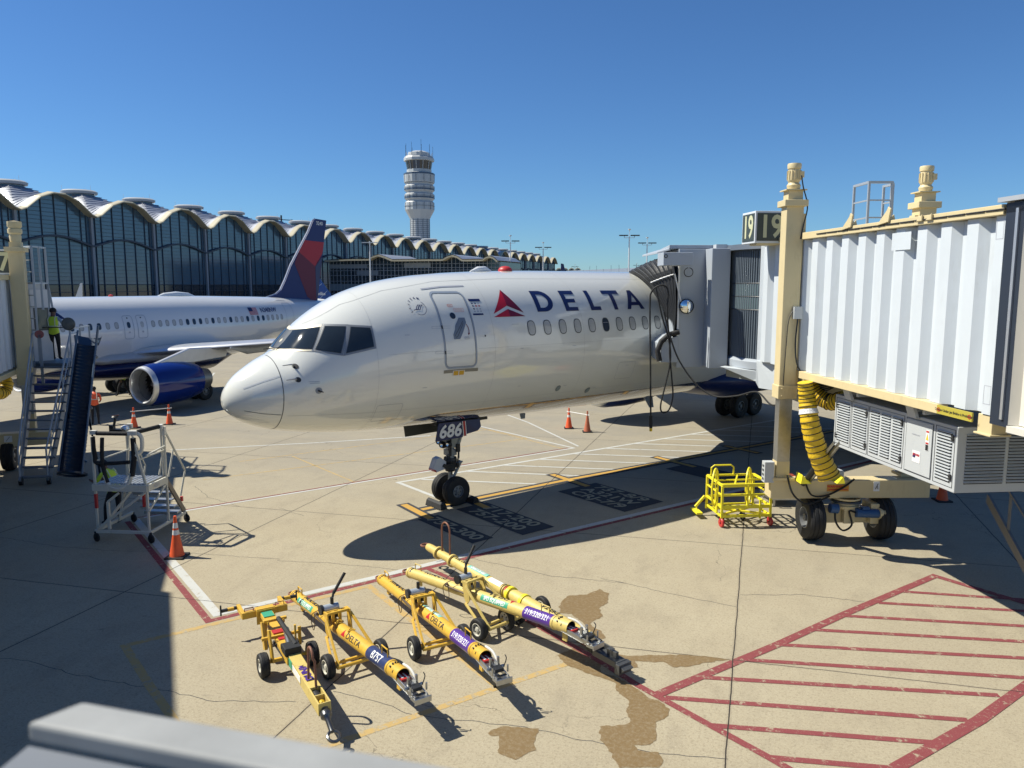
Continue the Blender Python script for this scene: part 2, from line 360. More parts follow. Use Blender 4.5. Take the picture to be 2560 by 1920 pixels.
struct(m.build('faded_yellow_marking'))
YL = [(-8.33, 18.05), (-5.45, 22.23), (-2.42, 26.2), (.92, 30.53), (3, 33.3)]
mk = MB().m(PK); my = MB().m(PY)
strip(mk, YL, .42, .0085); strip(my, YL, .17, .0115)
yd = Vector((.6, .8)); yp = Vector((.79, -.61))
for c, e0, e1 in (((-8.40, 17.88), -.75, .8), ((-7.40, 19.25), -.75, .95), ((-5.40, 22.30), -.8, .95), ((-2.72, 25.85), -.7, 1.1), ((-.6, 28.55), -.6, .9)):
    c = Vector(c); a = c+yp*e0; b = c+yp*e1
    strip(mk, [a-yp*.08, b+yp*.08], .38, .0100); strip(my, [a, b], .20, .013)
def stencil(c, wd, ht, lines, sz, d=(.84, -.545)):
    d = Vector(d).normalized(); u = Vector((-d.y, d.x)); c = Vector(c)
    P = [c-d*wd/2-u*ht/2, c+d*wd/2-u*ht/2, c+d*wd/2+u*ht/2, c-d*wd/2+u*ht/2]
    mk.add([(p.x, p.y, .007) for p in P], [(0, 1, 2, 3)])
    for i, t in enumerate(lines):
        y = (len(lines)-1)/2-i
        q = c+u*y*ht/len(lines)*.92
        stt.text(text(t, sz, .012, sx=1.25), frame((q.x, q.y, .0145), (d.x, d.y, 0), (u.x, u.y, 0)))
stt = MB().m(PT)
stencil((-6.92, 16.86), 2.35, .62, ['757-300'], .5)
stencil((-6.05, 18.05), 2.75, 1.02, ['717-200', '757-200'], .5)
stencil((-3.85, 20.85), 2.6, 1.55, ['737-8/9', 'A321W', 'CRJ-7/9'], .5)
stencil((-1.4, 24.5), 2.4, 1.2, [], .5)
struct(mk.build('black_marking')); struct(my.build('yellow_lead_in_marking')); struct(stt.build('aircraft_type_stencil'))
# damp patches
def blob(mb, pts, z=.0035):
    P = [Vector((p[0], p[1], 0)) for p in pts]; out = []
    for i in range(len(P)):
        a = P[i]; b = P[(i+1) % len(P)]; k = max(2, int((b-a).length/.028)); nn = Vector((-(b-a).y, (b-a).x, 0)).normalized()
        for j in range(k): c_ = a.lerp(b, j/k); out.append(c_+nn*(mnoise.noise(c_*3)*.035+mnoise.noise(c_*9+Vector((5, 0, 0)))*.03+mnoise.noise(c_*25)*.014))
    mb.poly([(p.x, p.y, z) for p in out])
m = MB().m(PWET)
blob(m, [(-3.36, 13.20), (-3.29, 13.73), (-2.97, 13.90), (-2.79, 14.26), (-2.58, 14.09), (-2.52, 13.66), (-2.60, 13.33), (-2.49, 13.01), (-2.65, 12.62), (-2.40, 12.43), (-2.26, 12.17), (-2.52, 12.04), (-2.58, 11.82), (-2.70, 11.88), (-2.68, 12.56), (-3.05, 12.95), (-3.24, 12.94)])
blob(m, [(-2.5, 12.0), (-2.25, 11.60), (-1.80, 11.71), (-.84, 12.02), (-.48, 12.04), (-.24, 12.05), (-.64, 11.82), (-.80, 11.64), (-1.09, 11.52), (-1.25, 11.63), (-1.69, 11.55), (-1.60, 11.35), (-1.73, 11.28), (-2.04, 11.31), (-2.19, 11.32), (-2.13, 11.02), (-1.92, 10.97), (-1.53, 10.74), (-1.33, 10.53), (-1.19, 10.46), (-1.01, 10.31), (-.99, 10.14), (-1.12, 9.92), (-1.10, 9.74), (-1.09, 9.51), (-1.19, 9.33), (-1.33, 9.30), (-1.27, 9.19), (-1.03, 9.23), (-.94, 9.09), (-.97, 8.92), (-1.44, 8.77), (-1.61, 9.04), (-1.78, 9.25), (-1.85, 9.59), (-1.69, 9.62), (-1.49, 9.80), (-1.57, 10.13), (-1.57, 10.29), (-1.79, 10.60), (-1.89, 10.80), (-2.29, 10.91), (-2.65, 11.08), (-2.9, 11.35), (-2.66, 11.75)])
blob(m, [(-3.21, 8.96), (-3.13, 9.12), (-2.89, 9.22), (-2.62, 9.28), (-2.60, 9.10), (-2.50, 8.80), (-2.7, 8.55), (-2.95, 8.6), (-3.07, 8.95)])
struct(m.build('damp_stain'))
# long cracks seen in the slabs
CRK = MB().m(PK)
def crack(P, wd=.010, amp=.05):
    o = []
    for i in range(len(P)-1):
        a = Vector(P[i]); b = Vector(P[i+1]); k = max(2, int((b-a).length/.12))
        for j in range(k): o.append(a.lerp(b, j/k)+Vector((random.uniform(-amp, amp), random.uniform(-amp, amp)))*.5)
    o.append(Vector(P[-1])); strip(CRK, o, wd, .0022)
for px in ([(0, 1342), (140, 1366), (300, 1378), (420, 1378), (540, 1388), (700, 1398)], [(0, 1645), (90, 1655), (180, 1685), (290, 1705)], [(290, 1705), (420, 1728), (520, 1752), (740, 1755)], [(830, 1728), (960, 1760), (1040, 1790), (1290, 1815), (1460, 1850), (1560, 1870), (1660, 1885), (1820, 1898)], [(1150, 1390), (1380, 1440), (1560, 1458)], [(1500, 1445), (1660, 1480), (1840, 1517)], [(1850, 1488), (2010, 1487), (2160, 1505)], [(700, 1270), (760, 1290)], [(486, 1215), (520, 1243), (600, 1266)], [(690, 1402), (820, 1407), (1000, 1425), (1130, 1433)]):
    crack([G(x, y).to_2d() for x, y in px])
struct(CRK.build('pavement_crack'))

# ---------------------------------------------------------------- aircraft
class Fus:
    def __init__(s, top, bot, wid, cen): s.T = (top, bot, wid, cen)
    @staticmethod
    def itp(T, x):
        if x <= T[0][0]: return T[0][1]
        for i in range(len(T)-1):
            if x <= T[i+1][0]:
                x0, y0 = T[i]; x1, y1 = T[i+1]; h = x1-x0
                def sl(j):
                    if j <= 0 or j >= len(T)-1:
                        a = T[max(j-1, 0)]; b = T[min(j+1, len(T)-1)]; return (b[1]-a[1])/(b[0]-a[0])
                    d0 = (T[j][1]-T[j-1][1])/(T[j][0]-T[j-1][0]); d1 = (T[j+1][1]-T[j][1])/(T[j+1][0]-T[j][0])
                    return 0. if d0*d1 <= 0 else 2*d0*d1/(d0+d1)
                m0, m1 = sl(i), sl(i+1); t = (x-x0)/h
                return (2*t**3-3*t*t+1)*y0+(t**3-2*t*t+t)*h*m0+(-2*t**3+3*t*t)*y1+(t**3-t*t)*h*m1
        return T[-1][1]
    def q(s, x): return [s.itp(T, x) for T in s.T]
    def P(s, x, th):                    # th measured up from the side facing the camera (local -y)
        t, b, w, c = s.q(x); h = math.sin(th)
        return Vector((x, -w*math.cos(th), c+h*((t-c) if h > 0 else (c-b))))
    def th(s, x, z):
        t, b, w, c = s.q(x); v = (z-c)/((t-c) if z > c else (c-b)); return math.asin(max(-1, min(1, v)))
    def D(s, x, th, o):
        p = s.P(x, th); a = s.P(x+.02, th)-s.P(x-.02, th); b = s.P(x, th+.01)-s.P(x, th-.01)
        nn = b.cross(a); nn.normalize()
        if nn.dot(Vector((0, p.y, p.z-s.q(x)[3]))) < 0: nn = -nn
        return p+nn*o
    def S(s, x, z, o): return s.D(x, s.th(x, z), o)
    def oval(s, mb, x, z, w_, h_, o, e=3.2, n=28, inner=None):
        def pt(k, f, iw=0):
            a = 2*math.pi*k/n; c, q = math.cos(a), math.sin(a); r = (abs(c)**e+abs(q)**e)**(-1/e)
            return s.S(x+c*r*(w_/2*f-iw), z+q*r*(h_/2*f-iw), o)
        if inner is None:
            vs = [s.S(x, z, o)]+[pt(k, .55) for k in range(n)]+[pt(k, 1) for k in range(n)]
            fs = [(0, 1+k, 1+(k+1) % n) for k in range(n)]+[(1+k, 1+n+k, 1+n+(k+1) % n, 1+(k+1) % n) for k in range(n)]
        else:
            vs = [pt(k, 1, inner) for k in range(n)]+[pt(k, 1) for k in range(n)]
            fs = [(k, n+k, n+(k+1) % n, (k+1) % n) for k in range(n)]
        mb.add(vs, fs)
    def quad(s, mb, C, o, n=8, flip=False):   # C: four (x,z) or (x,('l',lateral)) corners in order
        q = []
        for x, z in C:
            t = s.th(x, z) if not isinstance(z, tuple) else math.acos(max(-1, min(1, z[1]/s.q(x)[2])))
            q.append((x, t))
        def f(i, j):
            u, v = i/(n-1), j/(n-1)
            x = (q[0][0]*(1-u)+q[1][0]*u)*(1-v)+(q[3][0]*(1-u)+q[2][0]*u)*v
            t = (q[0][1]*(1-u)+q[1][1]*u)*(1-v)+(q[3][1]*(1-u)+q[2][1]*u)*v
            p = s.D(x, t, o)
            if flip: p.y = -p.y
            return p
        mb.grid(f, n, n)
    def line(s, mb, pts, wd, o, n=6):
        P = []
        for i in range(len(pts)-1):
            n = max(1, int(math.hypot(pts[i+1][0]-pts[i][0], pts[i+1][1]-pts[i][1])/.05))
            for k in range(n): P.append((pts[i][0]+(pts[i+1][0]-pts[i][0])*k/n, pts[i][1]+(pts[i+1][1]-pts[i][1])*k/n))
        P.append(pts[-1]); vs = []
        for i, p in enumerate(P):
            a = P[max(0, i-1)]; b = P[min(len(P)-1, i+1)]; t = Vector((b[0]-a[0], b[1]-a[1])).normalized()
            vs += [s.S(p[0]-t.y*wd/2, p[1]+t.x*wd/2, o), s.S(p[0]+t.y*wd/2, p[1]-t.x*wd/2, o)]
        mb.add(vs, [(2*i, 2*i+1, 2*i+3, 2*i+2) for i in range(len(P)-1)])
    def text(s, mb, T, x, z, o):
        vs, fs = T; mb.add([s.S(x+v[0], z+v[1], o) for v in vs], fs)
    def shape(s, mb, poly, o, cut=.05):      # flat polygon (x,z) wrapped on the skin
        bm = bmesh.new(); f = bm.faces.new([bm.verts.new((p[0], p[1], 0)) for p in poly]); bmesh.ops.triangulate(bm, faces=[f])
        ys = [p[1] for p in poly]; y = min(ys)+cut
        while y < max(ys)-1e-4:
            bmesh.ops.bisect_plane(bm, geom=bm.verts[:]+bm.edges[:]+bm.faces[:], plane_co=(0, y, 0), plane_no=(0, 1, 0)); y += cut
        bm.verts.index_update(); mb.add([s.S(v.co.x, v.co.y, o) for v in bm.verts], [tuple(v.index for v in f.verts) for f in bm.faces]); bm.free()
    def skin(s, mb, x0, x1, n, na=96, dense=0):
        xs = [x0+(x1-x0)*(i/(n-1))**(1+dense) for i in range(n)]
        mb.grid(lambda i, j: s.P(xs[i], 0)+Vector((0, 0, 0)) if False else s._ring(xs[i], 2*math.pi*j/na), n, na, closed=True)
    def _ring(s, x, a):
        t, b, w, c = s.q(x); h = math.sin(a); return Vector((x, -w*math.cos(a), c+h*((t-c) if h > 0 else (c-b))))
def livery_mat(name, white, blue, zb, s0, s1, lo, sc_=1.0):
    m = bpy.data.materials.new(name); m.use_nodes = True; n = m.node_tree.nodes; l = m.node_tree.links; p = n['Principled BSDF']
    tc = n.new('ShaderNodeTexCoord'); sp = n.new('ShaderNodeSeparateXYZ'); l.new(tc.outputs['Object'], sp.inputs[0])
    r = n.new('ShaderNodeMapRange'); r.interpolation_type = 'SMOOTHSTEP'; l.new(sp.outputs[0], r.inputs[0]); r.inputs[1].default_value = s0; r.inputs[2].default_value = s1; r.inputs[3].default_value = lo; r.inputs[4].default_value = zb
    c = n.new('ShaderNodeMath'); c.operation = 'LESS_THAN'; l.new(sp.outputs[2], c.inputs[0]); l.new(r.outputs[0], c.inputs[1])
    nz = n.new('ShaderNodeTexNoise'); nz.inputs['Scale'].default_value = 1.1; nz.inputs['Detail'].default_value = 8
    mp = n.new('ShaderNodeMapping'); mp.inputs['Scale'].default_value = (.3, 1, 2); l.new(tc.outputs['Object'], mp.inputs[0]); l.new(mp.outputs[0], nz.inputs['Vector'])
    w_ = n.new('ShaderNodeMix'); w_.data_type = 'RGBA'; w_.inputs[6].default_value = (*[q*.95 for q in white], 1); w_.inputs[7].default_value = (*white, 1); l.new(nz.outputs[0], w_.inputs[0])
    mx = n.new('ShaderNodeMix'); mx.data_type = 'RGBA'; l.new(c.outputs[0], mx.inputs[0]); l.new(w_.outputs[2], mx.inputs[6]); mx.inputs[7].default_value = (*blue, 1)
    l.new(mx.outputs[2], p.inputs['Base Color']); p.inputs['Roughness'].default_value = .13; p.inputs['Coat Weight'].default_value = .8; p.inputs['Coat Roughness'].default_value = .03; p.inputs['IOR'].default_value = 1.55
    b = n.new('ShaderNodeTexNoise'); b.inputs['Scale'].default_value = .9; b.inputs['Detail'].default_value = 2; l.new(tc.outputs['Object'], b.inputs['Vector'])
    bp = n.new('ShaderNodeBump'); bp.inputs['Strength'].default_value = .12; bp.inputs['Distance'].default_value = .05; l.new(b.outputs[0], bp.inputs['Height']); l.new(bp.outputs[0], p.inputs['Coat Normal'])
    return m
RIMG = mat('wheel_rim_grey', (.20, .21, .22), .45, metal=.3, grime=.4)
def wheel(name, parent, c, axis, r, wd, rim=.55, dish=.35):
    """tyre with a rim as sub-part; centre c, axis direction"""
    a = Vector(axis).normalized(); c = Vector(c); h = wd/2; rr = r*rim
    prof = [(rr, -h*.8), (r*.80, -h*.98), (r*.93, -h*.86), (r*.985, -h*.55), (r*.97, -h*.5), (r*.97, -h*.44), (r, -h*.4), (r, -h*.08), (r*.975, -h*.05), (r*.975, h*.05), (r, h*.08), (r, h*.4), (r*.97, h*.44), (r*.97, h*.5), (r*.985, h*.55), (r*.93, h*.86), (r*.80, h*.98), (rr, h*.8)]
    t = MB().m(BLACK).lathe(prof, c, a, 40).build(name, parent, smooth=True)
    m = MB().m(WSTAND if rim > .5 else RIMG)
    for sg in (-1, 1):
        m.lathe([(rr*1.01, sg*h*.80), (rr*.92, sg*h*.84), (rr*.86, sg*h*dish), (rr*.35, sg*h*dish*1.1), (rr*.33, sg*h*.75), (rr*.2, sg*h*.8), (0, sg*h*.8)], c, a, 24)
        u = a.orthogonal().normalized(); v = a.cross(u)
        for k in range(6):
            p = c+(u*math.cos(k*math.pi/3)+v*math.sin(k*math.pi/3))*rr*.6; m.m(DARK).cyl(p+a*sg*h*dish, p+a*sg*(h*dish+.012), rr*.1, n=8); m.m(m.ms[0])
    m.build('rim', t, smooth=True); return t
def engine(parent, x, y, z, r, length, colour, spin=MB):
    """nacelle, lip, fan and exhaust; axis along +x (aft)"""
    n_ = MB().m(colour).lathe([(r*.93, .22*r), (r*1.0, .5*r), (r*1.03, length*.45), (r*.97, length*.75), (r*.80, length), (r*.76, length*.995), (r*.8, length*.8)], (x, y, z), (1, 0, 0), 48).build('engine_nacelle', parent, smooth=True)
    m = MB().m(ALU).lathe([(r*.93, .222*r), (r*.90, .10*r), (r*.86, .02*r), (r*.81, 0), (r*.76, .04*r), (r*.73, .18*r), (r*.735, .42*r)], (x, y, z), (1, 0, 0), 48); m.build('intake_lip', n_, smooth=True)
    m = MB().m(mat('intake_liner', (.16, .17, .18), .5)).lathe([(r*.735, .42*r), (r*.76, .95*r)], (x, y, z), (1, 0, 0), 48)
    m.build('intake_liner', n_, smooth=True)
    m = MB().m(DARK)
    for k in range(24):
        a = 2*math.pi*k/24; b = a+.17
        ca, sa, cb, sb = math.cos(a), math.sin(a), math.cos(b), math.sin(b)
        m.add([(x+.80*r, y+ca*r*.22, z+sa*r*.22), (x+.92*r, y+cb*r*.22, z+sb*r*.22), (x+.97*r, y+cb*r*.74, z+sb*r*.74), (x+.78*r, y+math.cos(a-.1)*r*.74, z+math.sin(a-.1)*r*.74)], [(0, 1, 2, 3)])
    m.m(mat('spinner', (.03, .03, .035), .3)).lathe([(0, .50*r), (r*.12, .62*r), (r*.21, .82*r), (r*.22, .95*r), (r*.75, .96*r)], (x, y, z), (1, 0, 0), 32)
    m.build('fan', n_, smooth=True)
    MB().m(mat('exhaust_metal', (.28, .27, .25), .4, metal=.8)).lathe([(r*.62, length*.85), (r*.58, length+r*.35), (r*.50, length+r*.75), (r*.46, length+r*.74), (r*.2, length+r*.3), (0, length+r*1.1)], (x, y, z), (1, 0, 0), 40).build('exhaust_nozzle', n_, smooth=True)
    return n_
def wing(parent, root, tip, chord0, chord1, th, material, name='wing'):
    root = Vector(root); tip = Vector(tip); n = 18
    def sec(f):
        o = root.lerp(tip, f); c = chord0+(chord1-chord0)*f; q = []
        for k in range(2*n):
            a = math.pi*k/n; t = (1-math.cos(a))/2; yy = 5*th*(.2969*math.sqrt(max(t, 0))-.126*t-.3516*t*t+.2843*t**3-.1015*t**4)
            q.append(o+Vector((t*c, 0, (yy if k <= n else -yy*.75)*c)))
        return q
    S_ = [sec(f) for f in (0, .3, .65, .97, 1)]; m = MB().m(material)
    m.grid(lambda i, j: S_[i][j], 5, 2*n, closed=True); m.poly(S_[-1])
    return m.build(name, parent, smooth=True)

A757 = Fus([(-6.0,3.38),(-5.97,3.52),(-5.9,3.66),(-5.7,3.9),(-5.42,4.1),(-5.13,4.27),(-4.83,4.41),(-4.58,4.67),(-4.33,4.93),(-3.97,5.22),(-3.63,5.44),(-3.02,5.74),(-2.08,6.0),(-1.08,6.14),(0,6.22),(1.64,6.28),(3.2,6.3),(34,6.32),(42,6.3),(49,5.9)],
 [(-6.0,3.38),(-5.97,3.22),(-5.9,3.12),(-5.66,2.92),(-5.2,2.71),(-4.8,2.6),(-4.01,2.47),(-3.12,2.38),(-2.18,2.33),(-1.33,2.31),(.44,2.29),(3,2.24),(28,2.24),(32,2.3),(38,3.2),(44,4.4),(49,5.3)],
 [(-6.0,0),(-5.97,.16),(-5.9,.3),(-5.7,.53),(-5.42,.75),(-5.13,.93),(-4.8,1.09),(-4.4,1.25),(-4,1.38),(-3.5,1.51),(-3,1.61),(-2.4,1.71),(-1.5,1.82),(-.5,1.87),(1,1.9),(30,1.9),(35,1.75),(40,1.3),(45,.75),(49,.25)],
 [(-6.0,3.38),(-5.5,3.42),(-5,3.5),(-4,3.7),(-3,3.9),(-2,4.05),(-.5,4.2),(1,4.28),(30,4.28),(38,4.7),(49,5.6)])
LIV = livery_mat('white_over_blue_skin', (.70, .715, .675), (.02, .035, .085), 2.735, -3.4, -.9, 2.30)
PHI = R(56.587)
pl = empty('passenger_jet', (-7.85, 18.9, 0), PHI, 'large white airliner parked nose-left in the middle with big navy DELTA lettering', 'airplane')
f = A757; m = MB().m(LIV)
xs = [-6.0+.02]+[-6.0+.0012*(k**2.4) for k in range(1, 40)]
xs = sorted(set([round(x, 3) for x in xs if -6 < x < 1])|{1+.8*k for k in range(61)})
m.grid(lambda i, j: f._ring(xs[i], 2*math.pi*j/112), len(xs), 112, closed=True); m.poly([f._ring(xs[0], 2*math.pi*j/112) for j in range(112)])
m.build('fuselage', pl, smooth=True)
# radome joint, lightning strips
m = MB().m(FRAMED)
rj = [f.D(-5.0, th, .0045)+Vector((0, 0, 0)) for th in [R(a) for a in range(-88, 89, 4)]]
rk = [f.D(-4.985, th, .0045) for th in [R(a) for a in range(-88, 89, 4)]]
m.add(rj+rk, [(i, i+1, len(rj)+i+1, len(rj)+i) for i in range(len(rj)-1)])
m.build('radome_joint', pl)
m = MB().m(ALU); f.line(m, [(-5.68, 3.67), (-5.35, 3.81), (-5.01, 3.93)], .012, .006); m.m(FRAMED); f.line(m, [(-5.68, 3.19), (-5.35, 3.12), (-5.01, 3.08)], .010, .006)
m.pieces('lightning_strip', pl)
# cockpit windows
FRW = mat('windshield_frame', (.74, .68, .52), .35, metal=.2); FRG = mat('side_window_frame', (.25, .27, .29), .4, metal=.3)
PANES = [('windshield', [(-4.74, 4.48), (-4.30, 4.50), (-4.0, 4.95), (-4.385, 4.865)], FRW, -.05), ('side_window', [(-4.23, 4.49), (-3.78, 4.40), (-3.54, 4.96), (-3.90, 4.97)], FRG, -.012), ('rear_side_window', [(-3.66, 4.40), (-3.06, 4.52), (-3.05, 4.92), (-3.43, 4.95)], FRG, 0)]
def grow(C, k):
    o = []
    for i in range(4):
        p = Vector(C[i]); e0 = (p-Vector(C[i-1])).normalized(); e1 = (Vector(C[(i+1) % 4])-p).normalized()
        n0 = Vector((e0.y, -e0.x)); n1 = Vector((e1.y, -e1.x)); n_ = (n0+n1).normalized(); o.append(p+n_*k/max(.5, n_.dot(n0)))
    return o
def quad_t(mb, q, o, n, flip, bul=0):
    def fn(i, j):
        u, v = i/(n-1), j/(n-1)
        x = (q[0][0]*(1-u)+q[1][0]*u)*(1-v)+(q[3][0]*(1-u)+q[2][0]*u)*v+bul*4*u*(1-u); z = (q[0][1]*(1-u)+q[1][1]*u)*(1-v)+(q[3][1]*(1-u)+q[2][1]*u)*v
        p = f.S(x, z, o)
        if flip: p.y = -p.y
        return p
    mb.grid(fn, n, n)
for flip in (False, True):
    for i, (nm, C, fm, bu) in enumerate(PANES):
        mm = MB().m(fm); quad_t(mm, grow(C, .055), .007, 14, flip, bu); fr = mm.build(nm, pl, smooth=True)
        mm = MB().m(FRAMED); quad_t(mm, grow(C, .012), .012, 14, flip, bu); sl = mm.build('seal', fr, smooth=True)
        mm = MB().m(GLASS); quad_t(mm, C, .017, 14, flip, bu); mm.build('pane', fr, smooth=True)
for a, b in (((-4.80, .10, 4.43), (-4.62, -.42, 4.47)), ((-4.80, -.05, 4.43), (-4.9, .3, 4.38))):
    MB().m(DARK).bar((a[0], -a[1] if a[1] > 0 else a[1], a[2]+.05), (b[0], b[1], b[2]+.06), .025, .02).build('wiper', pl)
# door
dp = [(-1.33, 3.97), (-1.33, 5.62), (-1.23, 5.71), (-.58, 5.71), (-.47, 5.62), (-.47, 4.02), (-.56, 3.93), (-1.24, 3.93), (-1.33, 3.97)]
def rrect(x0, x1, z0, z1, r, k=5):
    o = []
    for cx, cz, a in ((x1-r, z1-r, 0), (x0+r, z1-r, 90), (x0+r, z0+r, 180), (x1-r, z0+r, 270)):
        o += [(cx+r*math.cos(R(a+90*i/k)), cz+r*math.sin(R(a+90*i/k))) for i in range(k+1)]
    return o+[o[0]]
m = MB().m(DOORF); f.line(m, rrect(-1.34, -.46, 3.93, 5.72, .13), .045, .005, 3); dr = m.build('cabin_door', pl)
m = MB().m(FRAMED)
f.line(m, rrect(-1.315, -.485, 3.955, 5.695, .11), .007, .0065, 3); m.build('door_gap', dr)
m = MB().m(DECALG)
for z in (4.90, 4.315): f.line(m, [(-1.60, z+.025), (-1.12, z+.025)], .006, .006); f.line(m, [(-1.60, z-.025), (-1.12, z-.025)], .006, .006); f.line(m, [(-1.60, z-.025), (-1.60, z+.025)], .006, .006, 1)
m.m(DARK); f.line(m, [(-1.34, 4.94), (-1.34, 4.86)], .03, .02, 1); f.line(m, [(-1.34, 4.35), (-1.34, 4.27)], .03, .02, 1)
m.build('hinge', dr)
m = MB().m(PDARK); f.oval(m, -.97, 5.16, .15, .15, .008, e=2); m.build('door_window', dr)
m = MB().m(mat('handle_recess', (.15, .19, .25), .4)); f.shape(m, [(-.83, 5.11), (-.66, 5.11), (-.65, 5.0), (-.80, 4.75), (-.90, 4.61), (-1.07, 4.61), (-1.07, 4.72), (-1.0, 4.84), (-.97, 4.93)], .006)
m.m(FRAMED); f.line(m, [(-.74, 5.03), (-.78, 4.98), (-1.02, 4.70), (-1.0, 4.65), (-.96, 4.67), (-.74, 4.98)], .012, .01)
m.build('door_handle', dr)
m = MB().m(DRED); f.line(m, [(-.665, 4.96), (-.625, 4.88), (-.615, 4.80), (-.63, 4.74)], .018, .007); f.shape(m, [(-.66, 4.745), (-.60, 4.745), (-.645, 4.69)], .007)
m.m(DECALR); f.line(m, rrect(-1.02, -.88, 5.37, 5.43, .02, 2), .007, .007, 1); f.text(m, text('EXIT', .06), -.95, 5.40, .007)
f.line(m, rrect(-.89, -.62, 5.25, 5.33, .01, 1), .006, .007, 1); f.line(m, [(-.86, 5.305), (-.65, 5.305)], .006, .007, 3); f.line(m, [(-.86, 5.275), (-.65, 5.275)], .006, .007, 3)
m.m(DECALG); f.line(m, rrect(-.77, -.64, 4.6, 4.66, .01, 1), .006, .007, 1); f.text(m, text('OPEN', .045), -.705, 4.63, .007)
m.build('door_placard', dr)
m = MB().m(mat('sill_plate', (.22, .22, .2), .5, metal=.5)); f.quad(m, [(-1.38, 3.81), (-.40, 3.81), (-.40, 3.89), (-1.38, 3.89)], .006)
m.build('door_sill_plate', pl)
m = MB().m(REFLW); f.quad(m, [(-1.13, 3.735), (-.79, 3.735), (-.79, 3.865), (-1.13, 3.865)], .009, 4); m.m(mat('ochre_tag', (.55, .32, .02), .5)); f.quad(m, [(-1.11, 3.75), (-.97, 3.75), (-.97, 3.855), (-1.11, 3.855)], .012, 4); f.quad(m, [(-.95, 3.75), (-.81, 3.75), (-.81, 3.855), (-.95, 3.855)], .012, 4)
m.build('sill_marker', pl)
m = MB().m(DECALG); f.line(m, [(-1.47, 5.79), (-.9, 5.85), (-.26, 5.87)], .03, .008); m.build('rain_gutter', pl)
m = MB().m(DARK); f.oval(m, .02+-.19, 4.66, .04, .05, .007, e=2); m.build('skin_port', pl)
SJ = mat('skin_joint', (.40, .41, .41), .5)
for P in ([(-4.2, 5.02), (-3.4, 5.45), (-2.4, 5.76), (-1.0, 5.98), (1, 6.06), (12, 6.08)], [(-4.9, 3.05), (-3, 2.98), (0, 2.96), (14, 2.98)], [(-2.75, 4.32), (-1.42, 4.36)], [(-.4, 4.36), (14, 4.36)]): m = MB().m(SJ); f.line(m, P, .005, .003); m.build('skin_joint', pl)
for x in (-3.0, .1, 3.15, 6.1, 9.2):
    m = MB().m(SJ); q_ = [f.D(x, R(a), .003) for a in range(-75, 86, 4)]; w_ = [f.D(x+.005, R(a), .003) for a in range(-75, 86, 4)]; m.add(q_+w_, [(i, i+1, len(q_)+i+1, len(q_)+i) for i in range(len(q_)-1)]); m.build('skin_joint', pl)
m = MB().m(DECALG)
for x, z, w_ in ((-4.5, 3.80, .22), (-4.48, 3.765, .2), (-2.3, 4.75, .12), (.9, 4.3, .1), (2.7, 4.28, .12), (4.9, 3.6, .14), (-1.9, 3.5, .12), (1.0, 3.3, .1)): f.line(m, [(x, z), (x+w_, z)], .012, .005)
m.pieces('skin_stencil', pl)
m = MB().m(FRAMEG)
f.line(m, rrect(-2.95, -2.3, 2.72, 3.15, .05), .006, .004, 3); f.line(m, rrect(4.6, 5.3, 3.2, 3.7, .06), .006, .004, 3); m.pieces('access_panel', pl)
# airline lettering, emblem
m = MB().m(NAVY); O = .007; zt, zb_ = 5.735, 5.20; H_ = zt-zb_; tk = .14
def DT(x0, x1, z0, z1): f.shape(m, [(x0, z0), (x1, z0), (x1, z1), (x0, z1)], O)
D0 = 1.65
outer = [(D0, zb_), (D0+.27, zb_)]+[(D0+.27+.36*math.sin(a), (zt+zb_)/2-H_/2*math.cos(a)) for a in [math.pi*k/14 for k in range(1, 14)]]+[(D0+.27, zt), (D0, zt)]
inner = [(D0+tk+.02, zt-.1), (D0+.27, zt-.1)]+[(D0+.27+.22*math.sin(a), (zt+zb_)/2+(H_/2-.1)*math.cos(a)) for a in [math.pi*k/14 for k in range(1, 14)]]+[(D0+.27, zb_+.1), (D0+tk+.02, zb_+.1)]
q = outer+[outer[0]]+[(D0+tk+.02, zb_+.1)]+inner+[]; 
DT(D0, D0+.15, zb_, zt)
oc = [(D0+.15, zb_), (D0+.27, zb_)]+[(D0+.27+.36*math.sin(a), (zt+zb_)/2-H_/2*math.cos(a)) for a in [math.pi*k/14 for k in range(1, 14)]]+[(D0+.27, zt), (D0+.15, zt)]
ic = [(D0+.15, zb_+.1), (D0+.25, zb_+.1)]+[(D0+.25+.22*math.sin(a), (zt+zb_)/2-(H_/2-.1)*math.cos(a)) for a in [math.pi*k/14 for k in range(1, 14)]]+[(D0+.25, zt-.1), (D0+.15, zt-.1)]
for k in range(len(oc)-1): f.shape(m, [oc[k], oc[k+1], ic[k+1], ic[k]], O)
DT(2.66, 2.81, zb_, zt); DT(2.81, 3.17, zt-.1, zt); DT(2.81, 3.11, (zt+zb_)/2-.05, (zt+zb_)/2+.05); DT(2.81, 3.12, zb_, zb_+.1)
DT(3.60, 3.75, zb_, zt); DT(3.75, 4.0, zb_, zb_+.1)
DT(4.27, 4.93, zt-.1, zt); DT(4.525, 4.675, zb_, zt-.1)
f.shape(m, [(5.05, zb_), (5.20, zb_), (5.47, zt-.12), (5.52, zt), (5.37, zt)], O); f.shape(m, [(5.62, zb_), (5.78, zb_), (5.52, zt), (5.37, zt), (5.44, zt-.08)], O); f.shape(m, [(5.22, 5.31), (5.62, 5.31), (5.59, 5.40), (5.26, 5.40)], O+.001)
tag(m.build('airline_lettering', pl), 'navy DELTA lettering on the forward fuselage')
m = MB().m(LRED); f.shape(m, [(.74, 5.77), (.22, 5.18), (.70, 5.37)], O); f.shape(m, [(.20, 5.10), (.70, 5.10), (.70, 5.29)], O)
